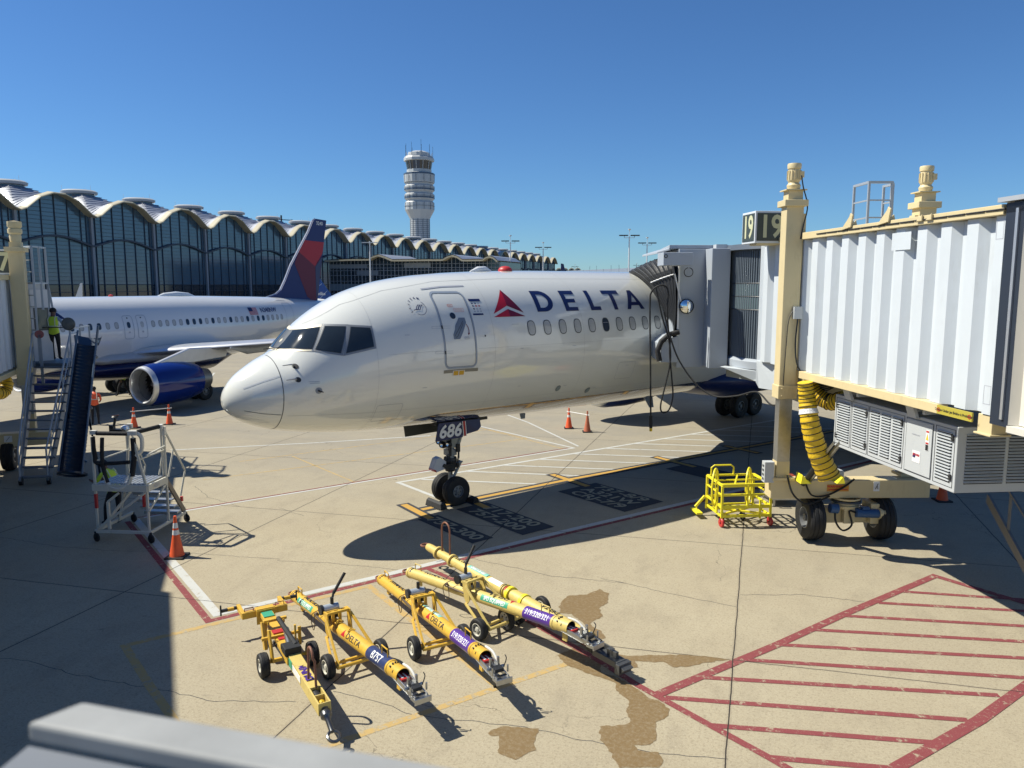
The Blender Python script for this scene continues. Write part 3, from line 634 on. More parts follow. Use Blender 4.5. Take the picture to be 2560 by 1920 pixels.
m.m(DRED); f.shape(m, [(.74, 5.77), (.70, 5.37), (1.17, 5.19)], O); f.shape(m, [(.70, 5.10), (1.20, 5.10), (.70, 5.29)], O)
m.build('airline_emblem', pl)
m = MB().m(NAVY)
for k, ch in enumerate('SKYTEAM'):
    a = R(205-22*k); T = text(ch, .066, .0015); cx, cz = -1.76+.225*math.cos(a), 5.36+.225*math.sin(a); b = a-math.pi/2
    m.add([f.S(cx+v[0]*math.cos(b)-v[1]*math.sin(b), cz+v[0]*math.sin(b)+v[1]*math.cos(b), O) for v in T[0]], T[1])
f.line(m, [(-1.76+.165*math.cos(R(a)), 5.36+.165*math.sin(R(a))) for a in range(-125, 60, 12)], .009, O, 1)
for dx in (-.05, 0, .05): f.line(m, [(-1.87+dx*.9, 5.315+dx*.2), (-1.80+dx, 5.32), (-1.76+dx, 5.38), (-1.72+dx, 5.425), (-1.68+dx*.8, 5.415)], .016, O, 2)
m.build('alliance_emblem', pl)
m = MB().m(NAVY); f.shape(m, [(-.37, 5.49), (-.04, 5.49), (-.04, 5.55), (-.37, 5.55)], O); f.shape(m, [(-.39, 5.16), (-.09, 5.16), (-.09, 5.20), (-.39, 5.20)], O)
for r_, zc in enumerate((5.44, 5.38, 5.31, 5.25)):
    for k in range(3):
        m.m((NAVY, LRED, DECALG)[(0, 0, 2, 0, 1, 1, 0, 2, 2, 2, 2, 2)[r_*3+k]]); f.oval(m, -.31+k*.09, zc, .045, .035, O, e=2.5, n=10)
m.build('partner_decal', pl)
for x, z, w_ in ((2.50, 3.11, .15), (3.73, 2.94, .15)):
    m = MB().m(FRAMED); f.oval(m, x, z, w_*1.12, w_*1.12, .006, e=2); o = m.build('service_port', pl); m = MB().m(mat('port_grey', (.22, .27, .28), .5)); f.oval(m, x, z, w_, w_, .009, e=2); m.build('port_cover', o)
    m = MB().m(DECALG); f.line(m, [(x+.15, z+.07), (x+.28, z+.07)], .012, .006, 3); m.build('port_text', o)
# cabin windows: one master, copies along the constant section
m = MB().m(FRAMED); f.oval(m, 2.5, 4.80, .265, .385, .006, inner=.024, e=2.8); wf = m.build('cabin_window', pl, smooth=True)
m = MB().m(PGLASS); f.oval(m, 2.5, 4.80, .222, .340, .0075, e=2.8); wp = m.build('pane', wf, smooth=True)
m = MB().m(DECALG); f.line(m, [(2.385, 4.86), (2.61, 4.86)], .008, .009, 4); ws = m.build('shade_edge', wf)
wx = [.31, .80]+[1.316+.5422*k for k in range(0, 42)]
for k, x in enumerate(wx):
    if k == 0 or 11 < k < 17: pass
    if k == 4: o = wf
    else:
        o = copy_tree(wf, pl)
    for ch in kids(o):
        if ch.name.startswith('pane') and k in (0, 7, 19, 25, 33): ch.data = ch.data.copy(); ch.data.materials[0] = PBLUE if k == 0 else PDARK
        if ch.name.startswith('shade') : ch.location.z = (.0, .05, .02, .03, .06, -.02, .03)[k % 7]
    o.location = (x-2.5, 0, 0)
    if x < 1: o.location.y = .035 if x < .5 else .02
# nose probes and antennas
for x, z in ((-4.71, 4.13), (-4.72, 3.85)):
    p = f.S(x, z, 0); q = f.S(x, z, .09); m = MB().m(STEEL).sweep([p, q, q+Vector((-.05, -.005, 0)), q+Vector((-.22, -.01, -.01))], [.025, .018, .014, .009], 10); m.m(DARK); f.oval(m, x+.03, z, .11, .11, .006, e=2); m.build('pitot_probe', pl, smooth=True)
m = MB().m(FRAMEG); f.oval(m, -4.31, 3.60, .14, .14, .005, e=2); m.m(DARK).sweep([f.S(-4.31, 3.6, 0), f.S(-4.31, 3.6, .05), f.S(-4.22, 3.57, .06)], [.02, .02, .008], 8); m.build('angle_vane', pl)
m = MB().m(RED).lathe([(.20, 0), (.2, .03), (.17, .08), (.1, .125), (0, .14)], (1.9, 0, 6.28), n=20); m.build('beacon_light', pl, smooth=True)
m = MB().m(WHITEP).sweep([(.7, 0, 6.25), (.95, 0, 6.30), (1.2, 0, 6.31), (1.4, 0, 6.28)], [.02, .09, .09, .02], 12); m.build('roof_antenna', pl, smooth=True)
m = MB().m(FRAMEG).prism([(2.65, .3, 2.26), (2.90, .3, 2.26), (2.88, .3, 1.98), (2.74, .3, 1.98)], (0, .03, 0)); m.build('belly_antenna', pl)
m = MB().m(FRAMEG).prism([(8.0, .3, 2.26), (8.5, .3, 2.26), (8.6, .3, 1.75), (8.4, .3, 1.75)], (0, .03, 0)); m.build('belly_antenna', pl)
# wings, pylons, engines, tail (mostly hidden behind the bridge)
wing(pl, (10.6, -1.3, 2.75), (22.0, -18.5, 4.3), 8.2, 1.8, .12, WHITEP); wing(pl, (10.6, 1.3, 2.75), (22.0, 18.5, 4.3), 8.2, 1.8, .12, WHITEP)
m = MB().m(NAVY).sweep([(8.5, 0, 2.75), (9.5, 0, 2.7), (11, 0, 2.65), (17, 0, 2.65), (20, 0, 2.7), (21.5, 0, 3)], [.1, 1.3, 1.95, 2.0, 1.6, .2], 32)
for i, v in enumerate(m.v): m.v[i] = (v[0], v[1], 2.7+(v[2]-2.7)*.36)
m.build('wing_body_fairing', pl, smooth=True)
for sg in (-1, 1):
    engine(pl, 11.7, sg*6.45, 1.82, 1.22, 3.9, NAVY)
    MB().m(ALU).prism([(12.6, sg*6.45-.14, 2.95), (14.5, sg*6.45-.14, 3.35), (19, sg*6.45-.14, 3.0), (17.5, sg*6.45-.14, 2.5), (13, sg*6.45-.14, 2.7)], (0, .28, 0)).build('engine_pylon', pl, bevel=.05)
m = MB().m(NAVY).prism([(36.5, -.14, 6.2), (44.5, -.14, 13.3), (47.5, -.14, 13.3), (46.6, -.14, 6.0)], (0, .28, 0)); m.build('tail_fin', pl, bevel=.08)
wing(pl, (42.5, -.6, 5.6), (47.5, -7, 6.1), 4.0, 1.6, .09, WHITEP, 'tailplane'); wing(pl, (42.5, .6, 5.6), (47.5, 7, 6.1), 4.0, 1.6, .09, WHITEP, 'tailplane')
# nose gear
GST = mat('gear_grey', (.30, .32, .31), .45, var=.1, grime=.5, gcol=(.05, .05, .05))
ng = MB().m(GST)
ng.cyl((0, 0, .42), (0, 0, 1.15), .065).cyl((0, 0, 1.1), (0, 0, 2.5), .12).box((-.02, 0, 1.78), (.36, .34, .44)).box((.06, 0, 2.1), (.5, .4, .4)).cyl((.15, -.1, 1.5), (.5, -.1, 2.4), .05).cyl((.15, .1, 1.5), (.5, .1, 2.4), .05)
ng.box((0, 0, 1.42), (.26, .26, .16)); ng.m(DARK).box((-.02, 0, 1.06), (.42, .3, .13)).lathe([(.17, -.08), (.19, 0), (.17, .08)], (0, 0, 1.2), n=20)
ng.cyl((-.1, -.17, 1.35), (-.1, -.17, 1.95), .03, n=10).box((.12, -.2, 1.55), (.1, .08, .22)).cyl((.1, -.19, 1.0), (.14, -.2, 1.45), .02, n=8).lathe([(.13, -.05), (.15, 0), (.13, .05)], (0, 0, .95), n=18).bar((-.12, -.13, .98), (-.30, -.12, 1.12), .05, .09).bar((-.1, -.1, 1.42), (-.2, -.05, 1.2), .05, .04)
for k in range(7): ng.sweep(spline([(-.05-.02*k, -.13+.04*k, 2.0), (-.16+.02*k, -.18+.05*k, 1.6), (-.1+.03*k, -.16+.05*k, 1.2), (0, -.1+.03*k, .8)], 5), .011, 6)
ng.m(GST).bar((.1, -.06, 1.05), (.36, -.06, 1.12), .05, .04).bar((.1, .06, 1.05), (.36, .06, 1.12), .05, .04).bar((.36, 0, 1.12), (.05, 0, .62), .07, .05).cyl((.16, -.18, 1.75), (.15, -.18, 1.25), .028)
ng.cyl((0, -.36, .385), (0, .36, .385), .055)
g_ = ng.build('nose_gear_strut', pl, bevel=.01)
m = MB().m(mat('tow_fitting_white', (.55, .57, .6), .4, grime=.3)).prism([(-.62, -.1, 1.02), (-.50, -.1, 1.30), (-.38, -.1, 1.34), (-.2, -.1, 1.2), (-.2, -.1, 1.0), (-.5, -.1, .95)], (0, .22, 0)); m.m(RED).prism([(-.60, -.105, .99), (-.62, -.105, 1.05), (-.52, -.105, 1.0), (-.5, -.105, .94)], (0, .23, 0)); m.build('gear_light_housing', g_)
for y, z, x in ((-.24, 1.70, -.20), (-.06, 1.66, -.27), (.20, 1.70, -.2), (-.20, 1.90, -.22), (.12, 2.0, -.2)):
    m = MB().m(DARK).lathe([(.06, .10), (.095, .02), (.1, 0), (.088, -.005)], (x, y, z), (-1, -.45, -.05), 20); o = m.build('taxi_light', g_, smooth=True)
    MB().m(MIRROR).lathe([(0, -.035), (.05, -.02), (.088, 0)], (x-.003, y-.001, z), (-1, -.45, -.05), 20).build('lens', o, smooth=True)
for y in (-.27, .27): wheel('nose_wheel', g_, (0, y, .395), (0, 1, 0), .395, .27, rim=.42, dish=.5)
for (a, b, mt, nm, x0, x1, z1) in ((0, 0, NAVY, 'gear_door', -.92, .42, 1.99), (0, 0, NAVY, 'gear_door', -.92, .42, 1.99)):
    pass
m = MB().m(NAVY).prism([(-.78, -.47, 1.88), (.05, -.50, 1.90), (.12, -.50, 2.34), (-.66, -.44, 2.34)], (0, -.03, 0)).prism([(.12, -.50, 1.96), (.55, -.50, 2.02), (.66, -.49, 2.12), (.64, -.46, 2.33), (.12, -.5, 2.34)], (0, -.03, 0))
gd = m.build('gear_door', pl)
m = MB().m(PAINTW).text(text('686', .46, .014, shear=.22), frame((-.36, -.535, 2.10), (1, -.035, .02), (0, .06, 1))); m.build('door_number', gd)
m = MB().m(RED).bar((.08, -.545, 2.33), (.11, -.55, 1.93), .06, .01, up=(0, 1, 0)); m.m(PAINTW).bar((.035, -.543, 2.33), (.065, -.548, 1.93), .02, .01, up=(0, 1, 0)).bar((.125, -.543, 2.33), (.155, -.548, 1.93), .02, .01, up=(0, 1, 0)); m.build('warning_ribbon', pl)
m = MB().m(mat('inner_door_dark', (.05, .055, .05), .5)).prism([(-1.12, .44, 1.90), (.05, .44, 1.93), (.1, .40, 2.33), (-1.2, .40, 2.33)], (0, .03, 0)); m.build('gear_door', pl)
MB().m(DARK).b2(-.75, .95, -.42, .42, 2.27, 2.345).build('gear_bay', pl)
# main gear
for sg in (-1, 1):
    m = MB().m(GST).cyl((18.3, sg*3.6, .5), (18.3, sg*3.4, 2.9), .17).cyl((17.7, sg*3.6, .5), (18.9, sg*3.6, .5), .12); o = m.build('main_gear_strut', pl)
    for x in (17.75, 18.85):
        for y in (3.25, 4.0): wheel('main_wheel', o, (x, sg*y, .52), (0, 1, 0), .52, .38, rim=.45)
# chocks by the nose wheels
def chock(c, rz, L=.75):
    m = MB().m(BLACK).prism([(-.11, -L/2, 0), (.11, -L/2, 0), (.07, -L/2, .14), (0, -L/2, .19), (-.07, -L/2, .14)], (0, L, 0))
    for k in range(9): m.box((-.115, -L/2+.06+k*L/9.3, .012), (.03, .04, .024))
    o = m.build('wheel_chock', None, bevel=.01); o.location = c; o.rotation_euler = (0, 0, rz); return o
def l2w(x, y, z=0): return Vector((-7.85+x*math.cos(PHI)-y*math.sin(PHI), 18.9+x*math.sin(PHI)+y*math.cos(PHI), z))
tag(chock(l2w(-.52, -.08), PHI), 'long black rubber chock in front of the nose wheels', 'wheel chock')
tag(chock(l2w(.50, -.2), PHI, .6), 'short black chock tucked behind the near nose wheel', 'wheel chock')
tag(chock(l2w(17.0, -3.6), PHI, .5), 'black chock against the shaded main wheels under the jet bridge', 'wheel chock')

# ---------------------------------------------------------------- second airliner (left), built a little off the same pattern
ZO = 1.475
def zz(T): return [(x, z+ZO) for x, z in T]
B320 = Fus(zz([(-16.6,2.3),(-16.4,2.75),(-15.8,3.3),(-14.9,3.9),(-14,4.55),(-12.8,5.0),(-11,5.2),(2,5.18),(9,5.05),(12.4,4.95),(18,4.6),(21.5,4.0)]),
 zz([(-16.6,2.3),(-16.4,1.9),(-15.5,1.3),(-13.5,.85),(-11,.7),(7,.7),(12,1.6),(18,2.9),(21.5,3.6)]),
 [(-16.6,0),(-16.4,.45),(-15.5,1.1),(-14,1.7),(-12,2.05),(-10.5,2.12),(8,2.12),(13,1.7),(18,.8),(21.5,.15)],
 zz([(-16.6,2.3),(-14,2.6),(-11,2.95),(8,2.95),(14,3.3),(21.5,3.8)]))
f = B320; KS = .8
LIV2 = livery_mat('white_over_blue_skin_second', (.64, .66, .67), (.006, .012, .075), .95+ZO, -12, -9, .85+ZO)
p2 = empty('passenger_jet', (-38.53*KS, 39.65*KS, 0), math.atan2(.9895, .1446), 'white airliner at left with blue engine and red and blue tail fin', 'airplane'); p2.scale = (KS,)*3
m = MB().m(LIV2); xs = sorted([-16.58, -16.5, -16.3, -16.0, -15.6, -15.2, -14.7, -14.1, -13.4, -12.6, -11.8]+[-11+1.0*k for k in range(33)])
m.grid(lambda i, j: f._ring(xs[i], 2*math.pi*j/80), len(xs), 80, closed=True); m.poly([f._ring(xs[0], 2*math.pi*j/80) for j in range(80)]); m.build('fuselage', p2, smooth=True)
WB = mat('wing_grey', (.42, .44, .45), .3, var=.06)
m = MB().m(WB).sweep([(-4.4, 0, 1.5+ZO), (-4.1, 0, 1.25+ZO), (-3.2, 0, .95+ZO), (-1, 0, .72+ZO), (5, 0, .72+ZO), (7.5, 0, 1.1+ZO)], [.15, 1.5, 2.2, 2.42, 2.42, .6], 40); 
for i, v in enumerate(m.v): m.v[i] = (v[0], v[1], ZO+1.45+(v[2]-ZO-1.0)*.22)
m.build('wing_body_fairing', p2, smooth=True)
m = MB().m(mat('engine_belly_blue', (.006, .01, .06), .25)).sweep([(-6.5, 0, .9+ZO), (-4, 0, .85+ZO), (-2, 0, .8+ZO), (5, 0, .8+ZO), (8, 0, 1.2+ZO)], [.6, 1.8, 2.28, 2.28, .5], 32)
for i, v in enumerate(m.v): m.v[i] = (v[0], v[1], ZO+.8+(v[2]-ZO-.8)*.36)
m.build('belly_fairing', p2, smooth=True)
for sg in (-1, 1):
    wing(p2, (-1.6, sg*1.6, 1.65+ZO), (8.4, sg*18, 3.0+ZO), 7.0, 1.8, .11, ALU if sg < 0 else WB)
    engine(p2, -4.0, sg*5.75, .17+ZO, 1.22, 3.7, BLUEENG)
    MB().m(ALU).prism([(-3.1, sg*5.75-.15, 1.38+ZO), (-.6, sg*5.75-.15, 2.1+ZO), (2.4, sg*5.75-.15, 2.0+ZO), (2.2, sg*5.75-.15, 1.35+ZO), (-.5, sg*5.75-.15, 1.2+ZO)], (0, .3, 0)).build('engine_pylon', p2, bevel=.05)
    for y, x in ((6.9, 3.6), (10.5, 5.3)): MB().m(WB).sweep([(x-2, sg*y, 2.0+ZO), (x-.6, sg*y, 1.75+ZO), (x+1.4, sg*y, 1.8+ZO), (x+2.6, sg*y, 2.15+ZO)], [.05, .26, .28, .04], 12).build('flap_track_fairing', p2, smooth=True)
    o = MB().m(GST).cyl((1.7, sg*3.9, -.9+ZO), (1.5, sg*3.5, 1.4+ZO), .14).build('main_gear_strut', p2)
    for y in (3.5, 4.35): wheel('main_wheel', o, (1.7, sg*y, .58), (0, 1, 0), .58, .42, rim=.45)
    wing(p2, (15.5, sg*.5, 3.7+ZO), (19.5, sg*6.5, 4.3+ZO), 3.6, 1.5, .09, WB, 'tailplane')
o = MB().m(GST).cyl((-11.5, 0, .4), (-11.5, 0, .9+ZO), .1).build('nose_gear_strut', p2)
for y in (-.3, .3): wheel('nose_wheel', o, (-11.5, y, .4), (0, 1, 0), .4, .25, rim=.45)
fin = [(12.0, 4.9), (13.08, 5.17), (13.62, 5.49), (14.18, 6.27), (14.91, 7.48), (17.13, 10.28), (17.72, 11.22), (18.04, 11.39), (19.37, 11.34), (18.99, 9.62), (18.40, 6.78), (17.88, 4.4)]
fo = MB().m(mat('fin_blue', (.008, .028, .13), .6)).prism([(a, -.13, b+ZO) for a, b in fin], (0, .26, 0)).build('tail_fin', p2)
for mt, P, e in ((mat('fin_red', (.36, .02, .04), .6), [(16.60, 9.55), (18.95, 9.49), (18.71, 8.54), (17.70, 7.45), (15.81, 8.58)], 0), (mat('fin_dark_red', (.12, .012, .04), .6), [(15.81, 8.58), (17.70, 7.45), (18.63, 8.34), (18.40, 6.78), (17.71, 4.59), (17.13, 4.65), (16.64, 4.94), (15.26, 7.63)], 0)):
    MB().m(mt).prism([(a, -.135, b+ZO) for a, b in P], (0, -.012, 0)).build('fin_panel', fo)
MB().m(NAVY).prism([(17.75, -.148, 7.4+ZO), (18.62, -.148, 8.28+ZO), (18.42, -.148, 7.3+ZO), (17.95, -.148, 4.75+ZO), (17.75, -.148, 4.75+ZO)], (0, -.01, 0)).build('rudder_panel', fo)
MB().m(PAINTW).text(text('3240', .42, .005), frame((18.45, -.15, 11.02+ZO), (1, 0, 0), (0, 0, 1))).build('fin_number', fo)
MB().m(ALU).sweep([(a, 0, b+ZO+.02) for a, b in fin[:8]], .045, 8).build('leading_edge', fo)
m = MB().m(NAVY); f.text(m, text('N340NW', .46, .012, sx=.95), 10.45, 4.02+ZO, .01); m.build('registration', p2)
m = MB().m(NAVY); f.shape(m, [(8.35, 3.98+ZO), (8.75, 3.98+ZO), (8.75, 4.25+ZO), (8.35, 4.25+ZO)], .016)
m.m(LRED)
for k in range(7): f.shape(m, [(8.35, 3.72+ZO+k*.077), (9.2, 3.72+ZO+k*.077), (9.2, 3.76+ZO+k*.077), (8.35, 3.76+ZO+k*.077)], .012)
m.build('flag_decal', p2)
m = MB().m(NAVY)
f.shape(m, [(-7.0, 3.98+ZO), (-6.82, 3.98+ZO), (-6.28, 4.52+ZO), (-6.2, 4.6+ZO), (-6.4, 4.6+ZO)], .01); f.shape(m, [(-5.85, 3.98+ZO), (-5.62, 3.98+ZO), (-6.22, 4.62+ZO), (-6.42, 4.62+ZO), (-6.38, 4.5+ZO)], .01); f.shape(m, [(-6.75, 4.14+ZO), (-5.92, 4.14+ZO), (-6.0, 4.23+ZO), (-6.66, 4.23+ZO)], .011)
m.build('airline_letter', p2)
m = MB().m(FRAMED); f.oval(m, 0, 3.46+ZO, .27, .40, .01, inner=.02, e=3); w0 = m.build('cabin_window', p2); m = MB().m(PGLASS); f.oval(m, 0, 3.46+ZO, .235, .36, .012, e=3, n=18); m.build('pane', w0)
xs = [.533*k for k in range(23)]+[-3.71, -4.28, -3.15, -2.57, -4.81, -5.4, -5.95, -6.5, -7.05, -7.6]
for i, x in enumerate(xs):
    o = w0 if i == 0 else copy_tree(w0, p2)
    dy = 0
    if x > 8: dy = -(f.S(x, 3.46+ZO, 0).y*-1-f.S(0, 3.46+ZO, 0).y*-1)
    o.location = (x, dy, 0)
    if i in (5, 6, 7, 9, 12, 15, 17, 18, 23, 24, 28):
        for ch in kids(o): ch.data = ch.data.copy(); ch.data.materials[0] = PDARK
for x in (-1.75, -.80):
    m = MB().m(DOORF); f.line(m, [(x+a, z+ZO) for a, z in rrect(-.33, .33, 2.62, 4.02, .15)], .035, .01); d_ = m.build('overwing_exit', p2)
    m = MB().m(PDARK if x < -1 else PGLASS); f.oval(m, x, 3.46+ZO, .24, .37, .012, e=3, n=18); m.build('pane', d_)
    m = MB().m(FRAMED); f.oval(m, x, 3.88+ZO, .1, .09, .012, n=10); m.m(DECALG); f.oval(m, x, 3.02+ZO, .14, .12, .012, n=10); m.build('exit_handle', d_)
m = MB().m(DOORF); f.line(m, rrect(12.35, 13.25, 2.75+ZO, 4.5+ZO, .15), .03, .01); m.build('rear_door', p2)
m = MB().m(DECALG); f.line(m, [(12.1, 4.72+ZO), (13.1, 4.66+ZO)], .03, .012); m.build('rain_gutter', p2)
MB().m(WHITEP).sweep([(2.0, 0, 5.1+ZO), (2.6, 0, 5.16+ZO), (3.6, 0, 5.18+ZO), (4.6, 0, 5.16+ZO), (5.3, 0, 5.06+ZO)], [.03, .2, .27, .2, .03], 20).build('roof_radome', p2, smooth=True)
MB().m(RED).lathe([(.15, 0), (.14, .08), (.0, .14)], (-1.3, 0, 5.17+ZO), n=14).build('beacon_light', p2, smooth=True)

# ---------------------------------------------------------------- third airliner, only its tail in view, and a far winglet
q0 = DP(800, 730, 78); rt_ = _rt
def FP(x, y, D): return DP(x, y, D)
fx = empty('regional_jet', (FP(790, 900, 78).x, FP(790, 900, 78).y, 0), YAW-.15, 'far blue striped tail fin with white airline name, behind the red and blue tail', 'airplane')
s0 = 78/1923.0
def L3(px, py): return ((px-790)*s0, (712-py)*s0+CAMZ)
fb = mat('striped_fin_blue', (.015, .07, .28), .35)
pf = [L3(*q) for q in ((776, 655), (786, 655), (801, 690), (838, 742), (832, 765), (750, 765))]
o = MB().m(fb).prism([(a, -.1, b) for a, b in pf], (0, .25, 0)).build('tail_fin', fx)
for k, (a, b, c, d, wd) in enumerate(((792, 703, 797, 697, 1.5), (791, 709, 801, 700, 1.5), (790, 716, 804, 704, 2.2), (789, 727, 813, 709, 1.2), (795, 757, 826, 727, 1), (820, 760, 836, 743, 2), (815, 760, 832, 740, 1))):
    A, B = L3(a, b), L3(c, d); MB().m(mat('fin_stripe', (.45, .55, .68), .5)).bar((A[0], -.115, A[1]), (B[0], -.115, B[1]), .02, wd*s0, up=(0, 0, 1)).build('fin_stripe', o)
tx = L3(811, 734); MB().m(PAINTW).text(text('jetBlue', 10.5*s0, .012, sx=.70), frame((tx[0], -.13, tx[1]), (1, 0, 0), (0, 0, 1))).build('airline_name', o)
MB().m(WHITEP).sweep([(-14, 0, 3.3), (-13, 0, 3.3), (-8, 0, 3.0), (-3, 0, 3.9), (2.5, 0, 4.3)], [.2, 1, 1.45, .9, .1], 24).build('fuselage', fx, smooth=True)
for y in (-1.5, 1.5): wheel('main_wheel', MB().m(GST).cyl((-9, y, .4), (-9, y, 2.4), .1).build('main_gear_strut', fx), (-9, y, .45), (0, 1, 0), .45, .3)
c = DP(195, 735, 62); s1 = 62/1923.
wl = empty('parked_jet', (c.x, c.y, 0), YAW+.2, 'white upturned winglet rising behind the left airliner roof', 'airplane')
MB().m(WHITEP).prism([(-.35, 0, 4.6), (-.1, 0, 5.2), (.22, 0, 6.02), (.36, 0, 6.05), (.30, 0, 5.1), (.2, 0, 4.6)], (0, .08, 0)).build('winglet', wl)
MB().m(WB).prism([(-.5, 0, 4.45), (-.5, 0, 4.62), (.3, 0, 4.62), (.3, 0, 4.5), ], (0, 9, -1.2)).build('wing', wl)
MB().m(WHITEP).sweep([(-14, 11, 2.6), (-13, 11, 2.6), (-10, 11, 2.6), (8, 11, 2.6), (14, 11, 3.2)], [.1, 1, 1.6, 1.6, .2], 24).build('fuselage', wl, smooth=True)
c = DP(1409, 680, 230); MB_ = MB().m(NAVY).prism([(-.9, 0, 5), (-.8, 0, 12.2), (0, 0, 12.0), (1.0, 0, 8), (1.0, 0, 5)], (0, .4, 0)); ff = empty('distant_jet', (c.x, c.y, 0), YAW, 'tiny dark tail fin on the horizon right of the far arches', 'airplane'); MB_.build('tail_fin', ff); MB().m(WHITEP).sweep([(-18, 0, 3.4), (-16, 0, 3.4), (-5, 0, 3.6), (1.5, 0, 4.6)], [.3, 1.7, 1.6, .3], 20).build('fuselage', ff, smooth=True)

# ---------------------------------------------------------------- terminal
def glassmat(name, col, rough=.08, ior=1.75, var=.5, vs=.25):
    return mat(name, col, rough, ior=ior, var=var, vscale=vs)
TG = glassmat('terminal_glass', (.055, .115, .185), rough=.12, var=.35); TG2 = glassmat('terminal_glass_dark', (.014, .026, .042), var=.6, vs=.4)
MUL = mat('mullion_dark', (.035, .055, .085), .6); TCOL = mat('column_grey', (.22, .25, .30), .5)
EAVE = mat('eave_cream', (.46, .42, .30), .5, var=.04); ROOF = mat('roof_metal', (.36, .38, .42), .38, metal=.4, var=.06)
SEAM = mat('roof_seam', (.10, .14, .24), .5); LANT = mat('lantern_grey', (.36, .38, .40), .5)
Bw = 13.72
term = empty('terminal_building', (-104.2, 87.9, 0), 0, 'long glass terminal with scalloped cream arched eaves and round roof lanterns', 'building')
yf = [0, .07, .25, .42, .58, .75, .93, 1]; zf = [16.8, 17.15, 19.0, 19.85, 19.85, 19.0, 17.15, 16.8]
def arch_z(t):
    for i in range(len(yf)-1):
        if t <= yf[i+1]: return zf[i]+(zf[i+1]-zf[i])*(t-yf[i])/(yf[i+1]-yf[i])
    return 16.8
gx = -1.7
def bay_parts():
    o = []
    m = MB().m(TG)
    P = [(gx, yf[i]*Bw, zf[i]+.1) for i in range(8)]
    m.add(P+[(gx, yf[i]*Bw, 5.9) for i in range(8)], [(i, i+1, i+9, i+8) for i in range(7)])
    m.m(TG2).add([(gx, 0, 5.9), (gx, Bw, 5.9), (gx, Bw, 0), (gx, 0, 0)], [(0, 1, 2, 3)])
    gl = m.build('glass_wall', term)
    m = MB().m(MUL)
    ys = [.9, 2.2, 4.6, 7.0, 9.4, 11.8, 12.85]
    for y in ys: m.b2(gx, gx+.16, y-.045, y+.045, 0, arch_z(y/Bw)+.05)
    for k in range(24):
        z = 4.7+.62*k if k > 1 else (4.7, 5.9)[k]
        # keep inside the arch
        y0, y1 = .0, Bw
        if z > 16.8:
            tt = [t/200 for t in range(201) if arch_z(t/200) > z]
            if not tt: continue
            y0, y1 = tt[0]*Bw, tt[-1]*Bw
        wdt = .05 if z > 6 else .09
        m.b2(gx, gx+.09, y0, y1, z-wdt/2, z+wdt/2)
    for z in (1.2, 2.4, 3.5): m.b2(gx, gx+.09, 0, Bw, z-.05, z+.05)
    m.build('mullions', gl)
    m = MB().m(MUL)
    n = 14
    def mb_(t): return 12.2+1.35*math.sin(math.pi*t)**1.2
    m.grid(lambda i, j: Vector((gx+(.1, .55, .55, .1)[j], i/n*Bw, mb_(i/n)+(-.16, -.16, .16, .16)[j])), n+1, 4, closed=True)
    m.build('transom_band', gl, smooth=False)
    m = MB().m(TCOL).b2(gx+.05, gx+.45, -.22, .22, 0, 16.9); o.append(m.build('facade_column', term))
    m = MB().m(EAVE)
    def ring(i):
        y, z = yf[i]*Bw, zf[i]
        return [Vector((0, y, z)), Vector((0, y, z+.16)), Vector((-.25, y, z+.26)), Vector((-1.25, y, z+.38)), Vector((-1.3, y, z+.30)), Vector((gx, y, z+.12)), Vector((-.35, y, z-.02))]
    Q = [ring(i) for i in range(8)]
    m.grid(lambda i, j: Q[i][j], 8, 7, closed=True)
    o.append(m.build('arched_eave', term))
    m = MB().m(ROOF)
    X0, X1 = -1.2, -21.0; nx, ny = 26, 24
    def H(x, t):
        a = arch_z(t)+.36; u = (x+10.8)/(X0+10.8) if x > -10.8 else (x+10.8)/(X1+10.8)
        r = max(abs(u), abs(2*t-1)); dome = 16.9+5.1*(1-r**1.5); w_ = max(0, min(1, (abs(u)-.50)/.45))
        return max(a*w_+dome*(1-w_) if True else 0, a*.0+16.9)
    for i in range(nx):
        for j in range(ny):
            x0, x1 = X0+(X1-X0)*i/nx, X0+(X1-X0)*(i+1)/nx; t0, t1 = j/ny, (j+1)/ny
            m.add([(x0, t0*Bw, H(x0, t0)), (x1, t0*Bw, H(x1, t0)), (x1, t1*Bw, H(x1, t1)), (x0, t1*Bw, H(x0, t1))], [(0, 1, 2, 3)])
    rf = m.build('roof_vault', term, smooth=True)
    m = MB().m(SEAM)                        # standing seams / bands around the dome
    for r in [.30+.072*k for k in range(9)]:
        for (xa, ya, xb, yb) in ((-1, -1, 1, -1), (1, -1, 1, 1), (1, 1, -1, 1)):
            P = []
            for k in range(9):
                a = r*(xa+(xb-xa)*k/8); b = r*(ya+(yb-ya)*k/8)
                x = -10.8+a*(X0+10.8 if a > 0 else 10.2); t = (b+1)/2
                P.append((x, t*Bw, H(x, t)+.03))
            m.sweep(P, .045, 4)
    m.build('roof_bands', rf)
    m = MB().m(LANT).lathe([(2.35, -.8), (2.35, .25), (2.85, .35), (2.95, .75), (2.5, 1.0), (0, 1.05)], (-10.8, Bw/2, 21.35), n=28); l_ = m.build('roof_lantern', term, smooth=True)
    m = MB().m(TG2).lathe([(2.4, -.2), (2.4, .2)], (-10.8, Bw/2, 21.35), n=28); m.m(POLE)
    for a in (0, 2, 4): m.cyl((-10.8+2.6*math.cos(a), Bw/2+2.6*math.sin(a), 22.2), (-10.8+2.6*math.cos(a), Bw/2+2.6*math.sin(a), 23.1), .025, n=5)
    m.build('lantern_glazing', l_)
    return [gl, o[0], o[1], rf, l_]
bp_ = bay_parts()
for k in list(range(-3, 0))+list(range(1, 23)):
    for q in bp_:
        c = copy_tree(q, term); c.location.y = k*Bw
